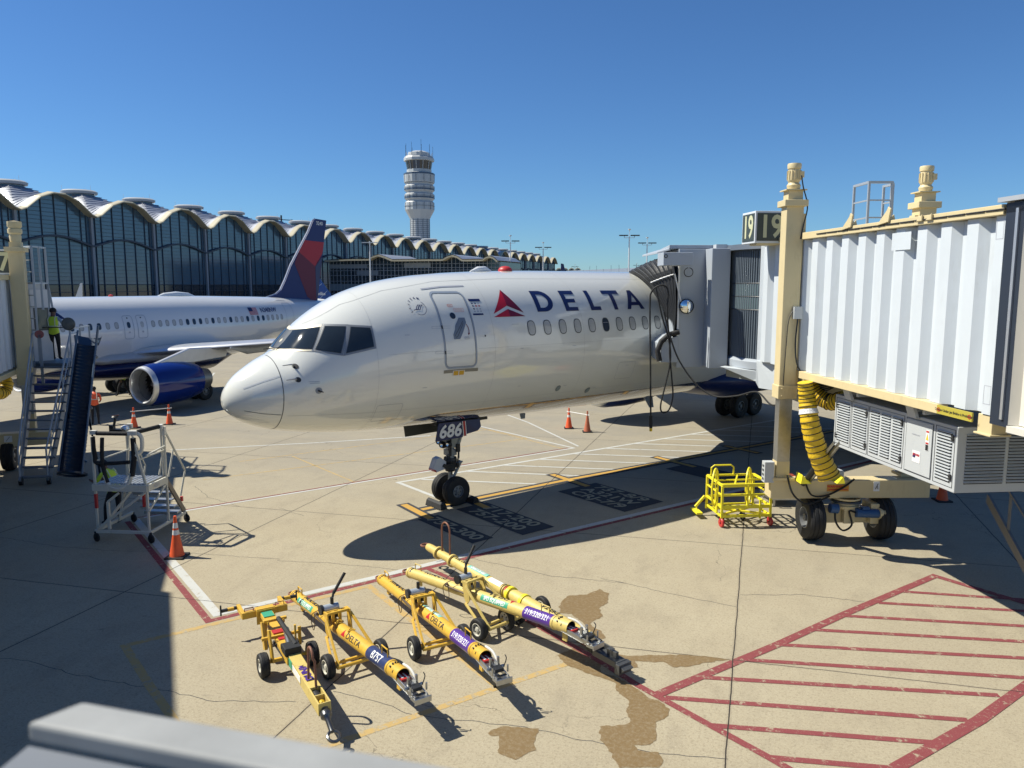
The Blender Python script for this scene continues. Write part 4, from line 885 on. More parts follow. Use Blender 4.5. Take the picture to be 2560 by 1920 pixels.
MB().m(TCOL).b2(-40, gx-1, 22.99*Bw, 23.1*Bw, 0, 17.5).build('end_wall', term)
MB().m(ROOF).b2(-44, -21.05, -3*Bw, 23.08*Bw, 15, 16.8).build('rear_block', term)
# pier that leaves the terminal
pier = empty('terminal_pier', (-80, 172, 0), 0, 'lower glass concourse in front of the terminal with a pale wavy roof edge', 'building')
pr = [(-23.7, 11.8), (-17.4, 12.0), (-11.6, 12.0), (-10.2, 12.7), (-8.9, 13.0), (-7.2, 12.5), (-5.3, 11.75), (8.0, 11.75), (9.2, 12.4), (10.3, 12.7), (11.6, 12.4), (12.9, 11.6), (18.0, 11.6), (18.9, 12.2), (19.6, 12.35), (20.6, 12.1), (21.7, 11.2)]
m = MB().m(EAVE); n_ = len(pr)
m.grid(lambda i, j: Vector((pr[i][0], (-2.2, -2.2, 0, 16, 16, 0)[j], pr[i][1]+(-.25, .1, .25, .25, -.2, -.2)[j])), n_, 6, closed=True); m.build('roof_edge', pier)
MB().m(ROOF).grid(lambda i, j: Vector((pr[i][0], (-1.9, 15.8)[j], pr[i][1]+.30)), n_, 2).build('roof', pier)
m = MB().m(TG2).add([(x, 0, z-.1) for x, z in pr]+[(x, 0, 0) for x, z in pr], [(i, i+1, n_+i+1, n_+i) for i in range(n_-1)]).add([(21.7, 0, 0), (21.7, 16, 0), (21.7, 16, 11.2), (21.7, 0, 11.2)], [(0, 1, 2, 3)]); gl = m.build('glass_wall', pier)
m = MB().m(mat('mullion_pale', (.30, .34, .40), .5))
def pz(x):
    for i in range(n_-1):
        if x <= pr[i+1][0]: return pr[i][1]+(pr[i+1][1]-pr[i][1])*(x-pr[i][0])/(pr[i+1][0]-pr[i][0])
    return 11
for k in range(46): x = -23.5+k*1.0; m.b2(x-(.07 if k % 3 == 0 else .035), x+(.07 if k % 3 == 0 else .035), -.12, 0, 0, pz(x)-.2)
for z in (1.5, 2.6, 3.7, 4.5, 6.8, 8.2, 9.4, 10.0, 10.9): m.b2(-23.7, 21.7, -.1, 0, z-.045, z+.045)
m.build('mullions', gl)
m = MB().m(mat('spandrel_grey', (.20, .24, .28), .4)); m.b2(-23.7, 21.7, -.06, 0, 4.55, 6.1).b2(-16, -10, -.06, 0, 8.3, 9.3); m.build('spandrel_panel', gl)
MB().m(mat('shade_panel', (.26, .30, .34), .5)).b2(-23.7, -13, -.06, 0, 10.05, 10.85).b2(-3, 4, -.05, 0, 10.05, 11.2).build('sunshade', gl)
# far arches, far wall
fa = empty('far_concourse', (DP(1395, 712, 420).x, DP(1395, 712, 420).y, 0), 0, 'tiny row of arches on the horizon beyond the terminal end', 'building')
s2 = 420/1923.
for k in range(5):
    c = Vector((-.307*0, 0, 0)); x = (k*16-32)*s2+4
    m = MB().m(TG2); m.prism([(x+3.3*s2*math.cos(a)*2.2, 0, 12.3+2.0*math.sin(a)) for a in [math.pi*j/10 for j in range(11)]]+[(x-7.2*s2, 0, 0), (x+7.2*s2, 0, 0)], (0, 1, 0)); q = m.build('arch_bay', fa)
    m = MB().m(EAVE); m.sweep([(x+3.5*s2*math.cos(a)*2.2, -.3, 12.4+2.3*math.sin(a)) for a in [math.pi*j/10 for j in range(11)]], .3, 5); m.build('arched_eave', q)
MB().m(EAVE).b2(-12, 14, .5, 8, 11, 13.2).build('roof', fa)
a = DP(1415, 677, 300); b = DP(1640, 667.5, 215)
m = MB().m(mat('far_wall_blue', (.20, .25, .33), .7)).add([(a.x, a.y, 0), (b.x, b.y, 0), b[:], a[:]], [(0, 1, 2, 3)]); n_ = Vector((.45, .9, 0))
m = MB().m(mat('far_wall_blue', (.20, .25, .33), .7)).prism([(a.x, a.y, 0), (b.x, b.y, 0), b[:], a[:]], n_*12)
hg = tag(m.build('distant_hangar'), 'long low blue-grey building on the horizon behind the airliner roof', 'building')
m = MB().m(MUL)
for k in range(12): p = a.lerp(b, k/12); m.cyl((p.x, p.y, p.z-2.2), (p.x, p.y, p.z+(1.2 if k % 3 else .1)), .05, n=5)
o = m.build('roof_mast', hg)
# control tower
tw = empty('control_tower', (-139.2, 304.5, 0), R(12), 'tall grey stepped airport control tower with dark glass cab and antennas', 'tower')
TW = mat('tower_cladding', (.42, .44, .45), .45, var=.05, vscale=.3); TWD = mat('tower_dark_band', (.06, .09, .14), .4); TWJ = mat('tower_joint', (.13, .15, .18), .6)
def ring8(prof, mt, name, parent, n=8, sm=False):
    return MB().m(mt).lathe(prof, (0, 0, 0), n=n).build(name, parent, smooth=sm)
sh = ring8([(4.2, 0), (4.2, 33.5), (4.7, 34.5), (6.2, 37.2)], TW, 'tower_shaft', tw, 12)
m = MB().m(TWJ)
for k in range(42): z = 1+k*.82; m.lathe([(4.2, z), (4.25, z+.02), (4.25, z+.16), (4.2, z+.18)], n=12) if z < 33.4 else 0
for k in range(12): a = 2*math.pi*k/12; m.bar((4.22*math.cos(a), 4.22*math.sin(a), 0), (4.22*math.cos(a), 4.22*math.sin(a), 33.5), .14)
m.build('shaft_joints', sh)
bd = ring8([(6.2, 37.2), (6.2, 40.2), (5.6, 40.9), (5.6, 41.2), (6.3, 41.8), (6.3, 43.6), (5.6, 44.2), (5.6, 44.6), (6.35, 45.2), (6.35, 47.0), (5.8, 47.5), (5.8, 47.9), (6.4, 48.6), (6.5, 51.4), (6.5, 52.2), (5.2, 52.6), (5.2, 53.8)], TW, 'tower_body', tw, 12)
for z, r in ((41.9, 6.33), (45.3, 6.38), (48.2, 6.2), (51.6, 6.54)): MB().m(TWD).lathe([(r-.1, z), (r+.03, z+.05), (r+.03, z+.65), (r-.1, z+.7)], n=12).build('window_band', bd)
m = MB().m(TWJ)
for k in range(12):
    a = 2*math.pi*k/12
    for z0, z1, r in ((37.2, 40.2, 6.2), (41.8, 43.6, 6.3), (45.2, 47, 6.35), (48.6, 51.4, 6.46)): m.bar((r*math.cos(a), r*math.sin(a), z0), (r*math.cos(a), r*math.sin(a), z1), .14)
for z in (38.7, 42.8, 46.2, 49.6, 50.5): m.lathe([(6.3, z), (6.42, z+.02), (6.42, z+.12), (6.3, z+.14)], n=12)
m.build('body_joints', bd)
ring8([(5.0, 53.8), (5.6, 57.1)], TG2, 'cab_glass', tw, 12)
m = MB().m(TW)
for k in range(12): a = 2*math.pi*k/12; m.bar((5.02*math.cos(a), 5.02*math.sin(a), 53.8), (5.64*math.cos(a), 5.64*math.sin(a), 57.1), .22)
m.build('cab_mullions', tw)
ring8([(5.5, 57.1), (6.4, 57.3), (6.4, 58.3), (5.9, 59.0), (5.9, 59.2), (0, 59.3)], TW, 'cab_roof', tw, 12)
m = MB().m(TW).lathe([(4.8, 59.2), (4.6, 60.6), (2.6, 61.4), (0, 61.6)], n=16)
for k in range(10): a = 2*math.pi*k/10; m.cyl((5.6*math.cos(a), 5.6*math.sin(a), 59.2), (5.6*math.cos(a), 5.6*math.sin(a), 60.8), .09, n=6)
for k in range(4): a = 2*math.pi*k/4+.4; m.lathe([(0, .3), (.9, 0), (1.0, -.1)], (4.4*math.cos(a), 4.4*math.sin(a), 60.2), (math.cos(a), math.sin(a), .2), 12)
m.build('roof_equipment', tw)
for k in range(9): a = 2*math.pi*k/9+.2; MB().m(MUL).cyl((5.8*math.cos(a), 5.8*math.sin(a), 59), (5.8*math.cos(a), 5.8*math.sin(a), 63.4+(k*7 % 5)*.5), .06, n=5).build('antenna', tw)
# apron light poles
def light_pole(px, py, D, label, s=1.0):
    c = DP(px, py, D); o = empty('light_pole', (c.x, c.y, 0), YAW, label, 'light pole', 'tall twin-head apron light poles'); h = c.z
    p = MB().m(POLE).cyl((0, 0, 0), (0, 0, h-.4*s), .22*s, .12*s, 10).build('pole', o, smooth=True)
    m = MB().m(POLE).bar((-1.1*s, 0, h-.55*s), (1.1*s, 0, h-.55*s), .10*s).cyl((0, 0, h-.4*s), (0, 0, h+1.0*s), .06*s, n=6).lathe([(.0, 0), (.3*s, .15*s), (.33*s, .35*s)], (0, 0, h+1.0*s), n=10); m.build('cross_arm', o)
    for sg in (-1, 1):
        MB().m(DARK).box((sg*1.25*s, 0, h-.05*s), (1.9*s, .8*s, .22*s)).bar((sg*1.1*s, 0, h-.55*s), (sg*1.1*s, 0, h-.1*s), .08*s).build('lamp_head', o)
light_pole(1276, 602, 190, 'tallest light pole left of the small pole, just above the red roof beacon'); light_pole(1358, 618, 210, 'light pole standing at the far end of the terminal arches')
light_pole(1573.5, 588, 170, 'tallest twin-head light pole, left of the jet bridge canopy'); light_pole(1618, 607, 190, 'light pole immediately left of the jet bridge bellows, shorter than its neighbour')
light_pole(1437.6, 666, 480, 'tiny distant light pole just right of the dark far tail fin', 1.0); light_pole(1592, 663, 480, 'tiny distant light pole low between the two tall poles at right')
c = DP(924, 603, 120); o = tag(MB().m(POLE).cyl((c.x, c.y, 0), (c.x, c.y, c.z), .14, .09, 8).box((c.x, c.y, c.z-.2), (2.4, .2, .12), YAW).build('lamp_mast'), 'slim grey mast standing in front of the glass concourse', 'light pole')
c = DP(703, 545, 520); cr = empty('tower_crane', (c.x, c.y, 0), YAW, 'tiny construction crane above the terminal roofline beside the red and blue tail', 'crane')
MB().m(DARK).cyl((0, 0, 0), (0, 0, c.z+1.8), .6, n=4).build('mast', cr); MB().m(DARK).bar((-1, 0, c.z-1), (7.5, 0, c.z-1.5), .5).box((7, 0, c.z-1.8), (1.2, 1, 1.4)).build('jib', cr)

# ---------------------------------------------------------------- jet bridge (right)
BA = R(18.96)
def LD(L, D, z=0.0): return Vector((L*math.cos(BA)-D*math.sin(BA), L*math.sin(BA)+D*math.cos(BA), z))
def fromw(p): return Vector((p.x*math.cos(BA)+p.y*math.sin(BA), -p.x*math.sin(BA)+p.y*math.cos(BA), p.z))
OL, OD = 8.1, 17.5
jb = empty('jet_bridge', LD(OL, OD), BA, 'white corrugated jet bridge at right, docked to the large airliner, with number 19 box', 'jet bridge')
OF = (-OL, -OD, 0); TURN = R(4.5)
def B(m, name, parent=None, **k):
    o = m.build(name, parent or jb, **k)
    if parent is None:
        o.location = OF
        if TURN:
            c_, s_ = math.cos(TURN), math.sin(TURN); px_, py_ = 6.85, 17.2
            o.rotation_euler = (0, 0, TURN); o.location = (OF[0]+px_-(px_*c_-py_*s_), OF[1]+py_-(px_*s_+py_*c_), 0)
    return o
def corrugated(m, L, d0, d1, z0, z1, per=.61, dep=.12, sgn=-1):
    d = d0
    P = []
    while d < d1-.01:
        for a, o_ in ((0, dep), (.25, dep), (.29, 0), (.50, 0)):
            if d+a < d1: P.append((L+sgn*o_, d+a))
        d += per
    P.append((L+sgn*dep, d1))
    m.add([(a, b, z0) for a, b in P]+[(a, b, z1) for a, b in P], [(i, i+1, len(P)+i+1, len(P)+i) for i in range(len(P)-1)])
m = MB().m(CORR); corrugated(m, 6.85, 10.91, 19.3, 4.0, 6.88); m.b2(6.87, 6.89, 10.91, 19.3, 4.0, 6.88); tn_ = B(m, 'tunnel_wall')
m = MB().m(CORR); corrugated(m, 9.35, 10.91, 19.3, 4.0, 6.88, sgn=1); m.b2(6.9, 9.33, 10.91, 19.3, 6.8, 6.86); B(m, 'tunnel_wall')
m = MB().m(mat('tunnel_underside', (.16, .17, .18), .6)).b2(6.9, 9.33, 10.2, 19.25, 3.97, 4.06); B(m, 'tunnel_floor')
m = MB().m(CREAM)
m.b2(6.66, 6.80, 10.95, 17.0, 6.885, 7.03).b2(6.80, 9.45, 10.95, 19.3, 6.90, 6.96).b2(6.68, 6.80, 17.5, 19.2, 6.885, 7.0)
for d in (15.0, 13.75): m.prism([(6.62, d-.05, 7.0), (6.62, d+.32, 6.96), (6.62, d+.02, 7.20), (6.62, d-.02, 7.27), (6.62, d-.10, 7.22)], (.03, 0, 0)); m.prism([(6.60, d, 7.0), (6.80, d, 7.0), (6.76, d, 7.14)], (0, .02, 0))
for d in (12.75, 12.5): m.prism([(6.62, d, 6.94), (6.62, d+.16, 6.94), (6.62, d, 7.05)], (.03, 0, 0))
B(m, 'roof_beam', bevel=.008)
m = MB().m(DARK)
for k in range(13): m.cyl((6.655, 11.3+k*.42, 6.96), (6.65, 10.9+k*.42, 6.96), .014, n=6)
B(m, 'roof_beam_bolt')
m = MB().m(CREAM).b2(6.68, 6.86, 12.1, 16.9, 3.84, 3.995).b2(6.8, 9.3, 16.75, 17.0, 3.5, 3.95).b2(6.75, 7.0, 10.95, 11.25, 3.70, 3.99).box((6.88, 11.1, 3.70), (.34, .36, .03)); B(m, 'floor_beam', bevel=.008)
m = MB().m(mat('yellow_sign_board', (.42, .36, .05), .5)).b2(6.665, 6.69, 11.27, 12.09, 3.85, 3.99); sg_ = B(m, 'warning_sign')
m = MB().m(DARK).text(text('Driving Under Jet Bridge is Prohibited', .058, .001), frame((6.66, 11.68, 3.92), (0, -1, 0), (0, 0, 1)))
for d in (11.32, 12.04): m.m(RED).lathe([(.022, 0), (.035, 0)], (6.66, d, 3.92), (1, 0, 0), 16)
B(m, 'sign_text', sg_)
m = MB().m(DECALG)      # access hatches on the corrugation
for (d0, d1, z0, z1) in ((11.0, 11.14, 6.55, 6.80), (11.0, 11.14, 4.15, 4.42)):
    for (a, b, c, d) in ((d0, d1, z0, z0+.008), (d0, d1, z1, z1+.008), (d0, d0+.008, z0, z1), (d1, d1+.008, z0, z1)): m.b2(6.728, 6.737, a, b, c, d)
[setattr(o_, 'location', OF) for o_ in []]; B(m, 'access_hatch')
m = MB().m(CORR).b2(6.715, 6.725, 13.15, 13.7, 6.50, 6.80); B(m, 'patch_panel')
# outer telescoping tunnel
m = MB().m(mat('dark_seal', (.02, .028, .045), .5)).b2(6.66, 6.86, 10.52, 10.89, 3.9, 6.98).b2(6.66, 9.6, 10.52, 10.89, 6.9, 7.04); B(m, 'tunnel_seal')
m = MB().m(ALU).b2(6.63, 6.66, 10.62, 10.67, 4.0, 6.95); B(m, 'seal_strip')
m = MB().m(CORRW); corrugated(m, 6.74, 2.6, 10.48, 3.95, 6.98, per=.61); m.b2(6.76, 6.78, 2.6, 10.48, 3.95, 6.98); m.b2(6.64, 9.6, 2.6, 10.48, 6.98, 7.05).b2(9.55, 9.6, 2.6, 10.48, 3.95, 6.97).b2(6.6, 9.6, 2.6, 10.48, 3.85, 3.94); B(m, 'outer_tunnel')
m = MB().m(mat('grey_cap', (.35, .38, .42), .5)).b2(6.6, 9.65, 10.2, 11.0, 7.055, 7.12); B(m, 'tunnel_cap')
# lift columns
TURN = 0
def lift_column(L, D, mirror=1):
    m = MB().m(CREAM).b2(L-.19, L+.19, D-.17, D+.17, 3.35, 7.64); m.b2(L-.26, L+.26, D-.24, D+.24, 7.60, 7.74); m.b2(L+.15*mirror, L+.27*mirror, D-.12, D+.12, 6.2, 7.45).b2(L-.215, L+.215, D-.20, D+.20, 3.35, 3.65).b2(L+.15*mirror, L+.26*mirror, D-.12, D+.12, 3.6, 5.2)
    c = B(m, 'lift_column', bevel=.012)
    m = MB().m(CREAM).b2(L-.16, L+.16, D-.15, D+.15, 7.742, 7.94).box((L, D, 7.955), (.46, .40, .025)).lathe([(.13, 7.97), (.15, 8.06), (.11, 8.12), (.13, 8.15), (.14, 8.18), (.13, 8.38), (.125, 8.41), (.145, 8.42), (.15, 8.5), (.14, 8.53), (0, 8.54)], (L, D, 0), n=24)
    for k in range(14): a = 2*math.pi*k/14; m.box((L+.14*math.cos(a), D+.14*math.sin(a), 8.28), (.024, .01, .2), a)
    m.box((L+.13, D-.07, 8.29), (.10, .10, .13))
    B(m, 'lift_motor', c, smooth=True)
    m = MB().m(STEEL).b2(L-.145, L+.145, D-.13, D+.13, 1.9, 3.36); m.m(CREAM).b2(L-.15, L+.15, D-.135, D+.135, 1.5, 1.9); m.m(CREAM).b2(L-.25, L+.25, D-.22, D+.22, 1.47, 1.53); q = B(m, 'inner_column', c)
    m = MB().m(CREAM)
    for dx, dz in ((-.13, 3.42), (-.13, 3.58), (.13, 3.42), (.13, 3.58)): m.cyl((L+dx, D-.205, dz), (L+dx, D-.225, dz), .022, n=6)
    B(m, 'column_bolts', c); return c
lift_column(6.52, 17.2); lift_column(9.62, 17.5, -1)
m = MB().m(DARK).sweep(spline([(6.60, 16.98, 8.25), (6.64, 16.96, 8.0), (6.76, 16.98, 7.6), (6.7, 17, 7.2), (6.66, 17.02, 6.9)], 6), .014, 6); B(m, 'motor_cable')
m = MB().m(ACU).b2(6.56, 6.74, 16.93, 17.03, 5.15, 5.42); m.m(DARK).sweep(spline([(6.56, 17.0, 5.35), (6.46, 16.98, 5.1), (6.44, 17, 4.6), (6.42, 17, 4.0), (6.42, 17.02, 3.6)], 5), .010, 5).sweep(spline([(6.66, 16.97, 5.15), (6.63, 16.97, 4.6), (6.7, 16.95, 4.1), (6.95, 16.9, 3.75)], 5), .018, 6); B(m, 'junction_box')
# roof ladder
m = MB().m(SILVER)
P = [(8.05, 17.6), (8.05, 16.9), (8.55, 16.9), (8.75, 17.25), (8.72, 17.6)]
for x, y in P: m.bar((x, y, 6.9), (x, y, 8.12), .045)
for z in (7.35, 7.72, 8.1):
    for i in range(4): m.bar((*P[i], z), (*P[i+1], z), .03 if z < 8 else .05)
B(m, 'roof_ladder')
# gate sign box 19
def rot(p, a, c): return (c[0]+(p[0])*math.cos(a)-p[1]*math.sin(a), c[1]+p[0]*math.sin(a)+p[1]*math.cos(a))
ga = R(5); gc = (6.02, 18.15); S_ = .76
def gp(x, y): return rot((x, y), ga, gc)
m = MB().m(mat('sign_frame_white', (.62, .66, .70), .4)); c_ = gp(S_/2, S_/2); m.box((c_[0], c_[1], 7.24), (S_, S_, .74), ga); gb = B(m, 'gate_sign', bevel=.01)
m = MB().m(SIGND); a = gp(S_/2, -.003); m.box((a[0], a[1], 7.24), (S_-.09, .012, .64), ga); a = gp(-.003, S_/2); m.box((a[0], a[1], 7.24), (.012, S_-.09, .64), ga)
d_ = B(m, 'sign_face', gb)
ux = Vector((math.cos(ga), math.sin(ga), 0)); uy = Vector((-math.sin(ga), math.cos(ga), 0))
m = MB().m(SIGNY); a = gp(S_/2, -.012); m.text(text('19', .72, .018, sx=.80), frame((a[0], a[1], 7.23), ux, (0, 0, 1))); a = gp(-.012, S_/2); m.text(text('19', .72, .018, sx=.80), frame((a[0], a[1], 7.23), -uy, (0, 0, 1))); B(m, 'gate_number', gb)
m = MB().m(CREAM).box((6.45, 18.5, 6.86), (.7, .5, .06)); B(m, 'sign_bracket')
# rotunda with roll curtain
RC = (8.21, 20.65); RR_ = 1.88
m = MB().m(CURT)
n = 360; a0, a1 = R(232), R(148)
m.grid(lambda i, j: Vector((RC[0]+(RR_+(.022 if (i // 5) % 2 else -.012))*math.cos(a0+(a1-a0)*i/n), RC[1]+(RR_+(.022 if (i // 5) % 2 else -.012))*math.sin(a0+(a1-a0)*i/n), (4.0, 6.82)[j])), n+1, 2)
cu = B(m, 'roll_curtain')
m = MB().m(mat('curtain_window', (.10, .15, .16), .15))
for z0, z1 in ((5.62, 5.92), (5.28, 5.58)): m.grid(lambda i, j: Vector((RC[0]+(RR_+.012)*math.cos(R(226-i)), RC[1]+(RR_+.012)*math.sin(R(226-i)), (z0, z1)[j])), 50, 2)
B(m, 'curtain_window', cu)
m = MB().m(FRAMED)
for z in (5.26, 5.60, 5.94): m.sweep([(RC[0]+(RR_+.02)*math.cos(R(a)), RC[1]+(RR_+.02)*math.sin(R(a)), z) for a in range(176, 229, 4)], .012, 5)
B(m, 'window_trim', cu)
m = MB().m(mat('rotunda_roof', (.09, .11, .14), .5)).lathe([(0, 6.98), (2.02, 6.94), (2.05, 6.8), (1.9, 6.78)], (RC[0], RC[1], 0), n=48); B(m, 'rotunda_roof', smooth=True)
m = MB().m(GREYB).lathe([(1.75, 3.72), (1.98, 3.74), (1.99, 3.93), (1.9, 4.0), (0, 4.0)], (RC[0], RC[1], 0), n=48); m.m(DARK).lathe([(1.6, 3.6), (1.6, 3.72)], (RC[0], RC[1], 0), n=32); B(m, 'rotunda_floor', smooth=True)
m = MB().m(CORR).prism([(6.55, 19.25, 4.0), (6.55, 19.25, 3.45), (6.62, 19.2, 3.30), (6.9, 18.6, 3.30), (6.9, 18.6, 4.0)], (.25, .1, 0)).b2(6.7, 6.9, 19.25, 19.45, 4.0, 6.85).prism([(5.9, 20.2, 3.75), (6.9, 19.2, 3.7), (6.9, 19.2, 3.35), (6.6, 19.6, 3.45)], (.2, .2, 0)); B(m, 'rotunda_bracket', bevel=.01)
m = MB().m(GST).b2(7.5, 8.9, 18.2, 20.6, 3.0, 3.6).bar((7.3, 18.4, 3.5), (6.4, 21.0, 3.5), .2); B(m, 'underframe')
# cab
m = MB().m(GREYB)
m.prism([(4.95, 21.1, 3.62), (6.62, 21.35, 3.62), (6.7, 23.6, 3.62), (5.1, 23.9, 3.62)], (0, 0, 3.25)); cb = B(m, 'cab_body', bevel=.015)
m = MB().m(GREYB).b2(5.7, 6.2, 20.55, 21.3, 3.66, 6.86); B(m, 'cab_side_housing', bevel=.015)
m = MB().m(GREYB).b2(4.34, 5.12, 20.25, 21.0, 6.40, 6.74); m.m(DARK).lathe([(.03, 0), (.05, 0)], (4.40, 20.23, 6.64), (0, 1, 0), 12); B(m, 'canopy_housing', bevel=.012)
m = MB().m(GREYB).prism([(4.7, 21.2, 6.88), (6.7, 21.3, 6.88), (6.7, 23.6, 6.88), (5.0, 23.8, 6.88)], (0, 0, .10)).prism([(4.45, 21.6, 6.75), (4.95, 21.2, 6.9), (4.95, 23.8, 6.9), (4.45, 23.8, 6.75)], (0, 0, .06)); B(m, 'cab_roof', bevel=.01)
m = MB().m(GREYB).prism([(4.50, 21.0, 4.28), (4.78, 21.0, 4.46), (4.97, 21.0, 4.5), (4.97, 21.0, 3.78), (4.50, 21.0, 3.78)], (.1, 2.7, 0)); B(m, 'cab_bumper', bevel=.01)
m = MB().m(BLACK).sweep([(4.46, 20.98, 3.82), (4.40, 21.0, 4.1), (4.50, 21.0, 4.36), (4.72, 21.0, 4.55), (4.98, 21.0, 4.62)], .075, 10); B(m, 'bumper_pad', smooth=True)
m = MB().m(mat('white_edge', (.75, .77, .78), .4)).b2(4.925, 4.97, 21.02, 21.09, 4.4, 6.4); B(m, 'cab_edge_trim')
m = MB().m(FRAMED).lathe([(.19, 0), (.205, .02), (.205, .05), (.19, .06)], (5.16, 20.94, 5.32), (0, 1, 0), 32); mr = B(m, 'convex_mirror', smooth=True)
m = MB().m(MIRROR).lathe([(0, -.045), (.07, -.04), (.13, -.025), (.192, .01)], (5.16, 20.95, 5.32), (0, 1, 0), 32); B(m, 'mirror_glass', mr, smooth=True)
m = MB().m(BLACK).sweep(arc((5.20, 21.02, 6.24), .12, R(100), R(440), 24), .012, 6); B(m, 'cable_loop')
m = MB().m(ACU).b2(5.9, 6.2, 20.9, 21.2, 6.87, 6.98); B(m, 'roof_vent')
# bellows canopy: folded fan of hoops pivoting at the bottom
A_ = []; Bq = []
def skin_pt(s, z):
    p = A757.S(s, z, .03); q = l2w(p.x, p.y, p.z); return fromw(q)
Ahoop = [skin_pt(6.80, 3.55), skin_pt(6.78, 4.0), skin_pt(6.68, 4.5), skin_pt(6.58, 5.0), skin_pt(6.52, 5.4), skin_pt(6.46, 5.8), skin_pt(6.45, 6.1), skin_pt(6.6, 6.28), skin_pt(7.4, 6.30), skin_pt(8.9, 6.28)]
Bhoop = [Vector((4.78, 21.05, 4.35)), Vector((4.86, 21.03, 4.65)), Vector((4.88, 21.02, 5.0)), Vector((4.88, 21.0, 5.35)), Vector((4.86, 21.0, 5.7)), Vector((4.84, 21.0, 6.1)), Vector((4.8, 21.05, 6.42)), Vector((4.78, 21.4, 6.66)), Vector((4.85, 22.6, 6.72)), Vector((4.95, 23.8, 6.72))]
K = 17
Hh = []
for k in range(K+1):
    w_ = k/K; P = []
    for i, (a, b) in enumerate(zip(Ahoop, Bhoop)):
        p = a.lerp(b, w_); pf = min(1, i/3)*(1-abs(2*w_-1)**3)
        o_ = Vector((-.2, -.7, .05)) if i < 7 else Vector((0, -.1, .25))
        P.append(p+o_*(.22*math.sin(math.pi*w_)*min(1, i/4) + (.10 if k % 2 else -.03)*min(1, .35+i/4)))
    Hh.append(spline(P, 4))
BEL2 = mat('bellows_edge', (.035, .04, .045), .5)
m = MB().m(BELLOW); m.grid(lambda i, j: Hh[i][j], K+1, len(Hh[0])); bl = B(m, 'bellows_canopy')
m = MB().m(BEL2)
for k in range(0, K+1, 2): m.sweep(Hh[k], .018, 6)
B(m, 'bellows_ribs', bl)
m = MB().m(PAINTW).sweep([Hh[k][21]+Vector((-.02, -.05, 0)) for k in range(3, K+1)]+[Vector((5.0, 20.98, 5.45))], .02, 5); B(m, 'bellows_strap', bl)
def jc(pts, r, name='hanging_cable', mt=BLACK):
    P = [fromw(DP(x, y, d)) for x, y, d in pts]; m = MB().m(mt).sweep(spline(P, 6), r, 8); return B(m, name, smooth=True)
jc([(1627, 1055, 21), (1626, 900, 21), (1625, 760, 21), (1629, 730, 21), (1645, 715, 20.9), (1662, 715, 20.9), (1670, 730, 20.9), (1668, 780, 20.9), (1673, 850, 20.9)], .024)
m = MB().m(BLACK).cyl(fromw(DP(1627, 1040, 21)), fromw(DP(1627, 1070, 21)), .045, n=10); m.m(HOSEY).cyl(fromw(DP(1627, 1070, 21)), fromw(DP(1627, 1078, 21)), .04, n=10); B(m, 'cable_plug')
jc([(1640, 720, 20.8), (1655, 790, 20.8), (1672, 850, 20.8), (1676, 900, 20.8), (1664, 960, 20.8), (1652, 1010, 20.8), (1655, 1030, 20.8), (1672, 1025, 20.8), (1682, 990, 20.8), (1679, 940, 20.8), (1674, 880, 20.8), (1678, 830, 20.8)], .022)
jc([(1660, 780, 20.7), (1678, 850, 20.7), (1700, 905, 20.7), (1740, 960, 20.5), (1785, 990, 20.2), (1840, 990, 19.6), (1880, 980, 19.2), (1900, 984, 19), (1925, 1010, 18.6), (1945, 1012, 18.2), (1962, 1000, 17.6)], .022)
# wheel bogie
m = MB().m(CREAM).b2(6.25, 9.95, 17.05, 17.45, 1.03, 1.46); bg_ = B(m, 'cross_beam', bevel=.02)
m = MB().m(CREAM).b2(7.55, 8.6, 17.15, 17.45, .42, .78).lathe([(.28, .78), (.30, .85), (.26, .86), (.26, .98), (.33, .985), (.33, 1.03)], (8.08, 17.25, 0), n=28).b2(7.95, 8.2, 16.98, 17.15, .45, .8).b2(8.55, 8.75, 16.95, 17.4, .45, .92); m.m(FRAMED).lathe([(.34, .92), (.34, .965), (.2, .97)], (8.08, 17.25, 0), n=28); B(m, 'wheel_truck', bevel=.015)
for L in (7.30, 8.92):
    t = wheel('bogie_wheel', jb, (L, 17.28, .52), (1, 0, 0), .52, .40, rim=.48, dish=.2); t.location = OF
    for ch in kids(t): pass
m = MB().m(GASB).cyl((8.2, 16.95, .72), (8.72, 16.95, .70), .105, n=20).cyl((7.62, 17.0, .82), (7.8, 17.0, .8), .11, n=20).box((8.4, 16.93, .84), (.16, .12, .06)); m.m(CREAM).cyl((8.72, 16.95, .70), (8.86, 16.95, .70), .135, n=20); B(m, 'drive_motor', smooth=True)
m = MB().m(BLACK)
for P in ([(7.75, 17.0, .9), (7.72, 16.9, .55), (7.9, 16.9, .32), (8.1, 16.9, .45), (8.05, 16.95, .75), (8.2, 16.95, .72)], [(6.6, 17.0, 1.6), (6.7, 16.9, 1.2), (7.0, 16.9, .95), (7.35, 16.98, 1.0), (7.6, 17, 1.1)], [(7.0, 17, 1.5), (7.15, 16.95, 1.15), (7.5, 16.98, 1.12), (7.9, 17, 1.3), (8.15, 17, 1.5)]): m.sweep(spline(P, 6), .022, 6)
B(m, 'bogie_hose')
m = MB().m(ACU).b2(7.55, 7.95, 17.1, 17.35, 1.465, 1.66); m.m(DARK).cyl((7.75, 17.095, 1.55), (7.75, 17.09, 1.55), .02, n=8); B(m, 'beam_box', bevel=.01)
m = MB().m(ACU).b2(6.08, 6.3, 17.0, 17.2, 1.42, 1.9).b2(6.28, 6.42, 17.22, 17.3, 1.3, 1.8); m.m(FRAMED)
for k in range(4): m.box((6.075, 17.1, 1.5+.1*k), (.01, .1, .05))
B(m, 'control_box', bevel=.01)
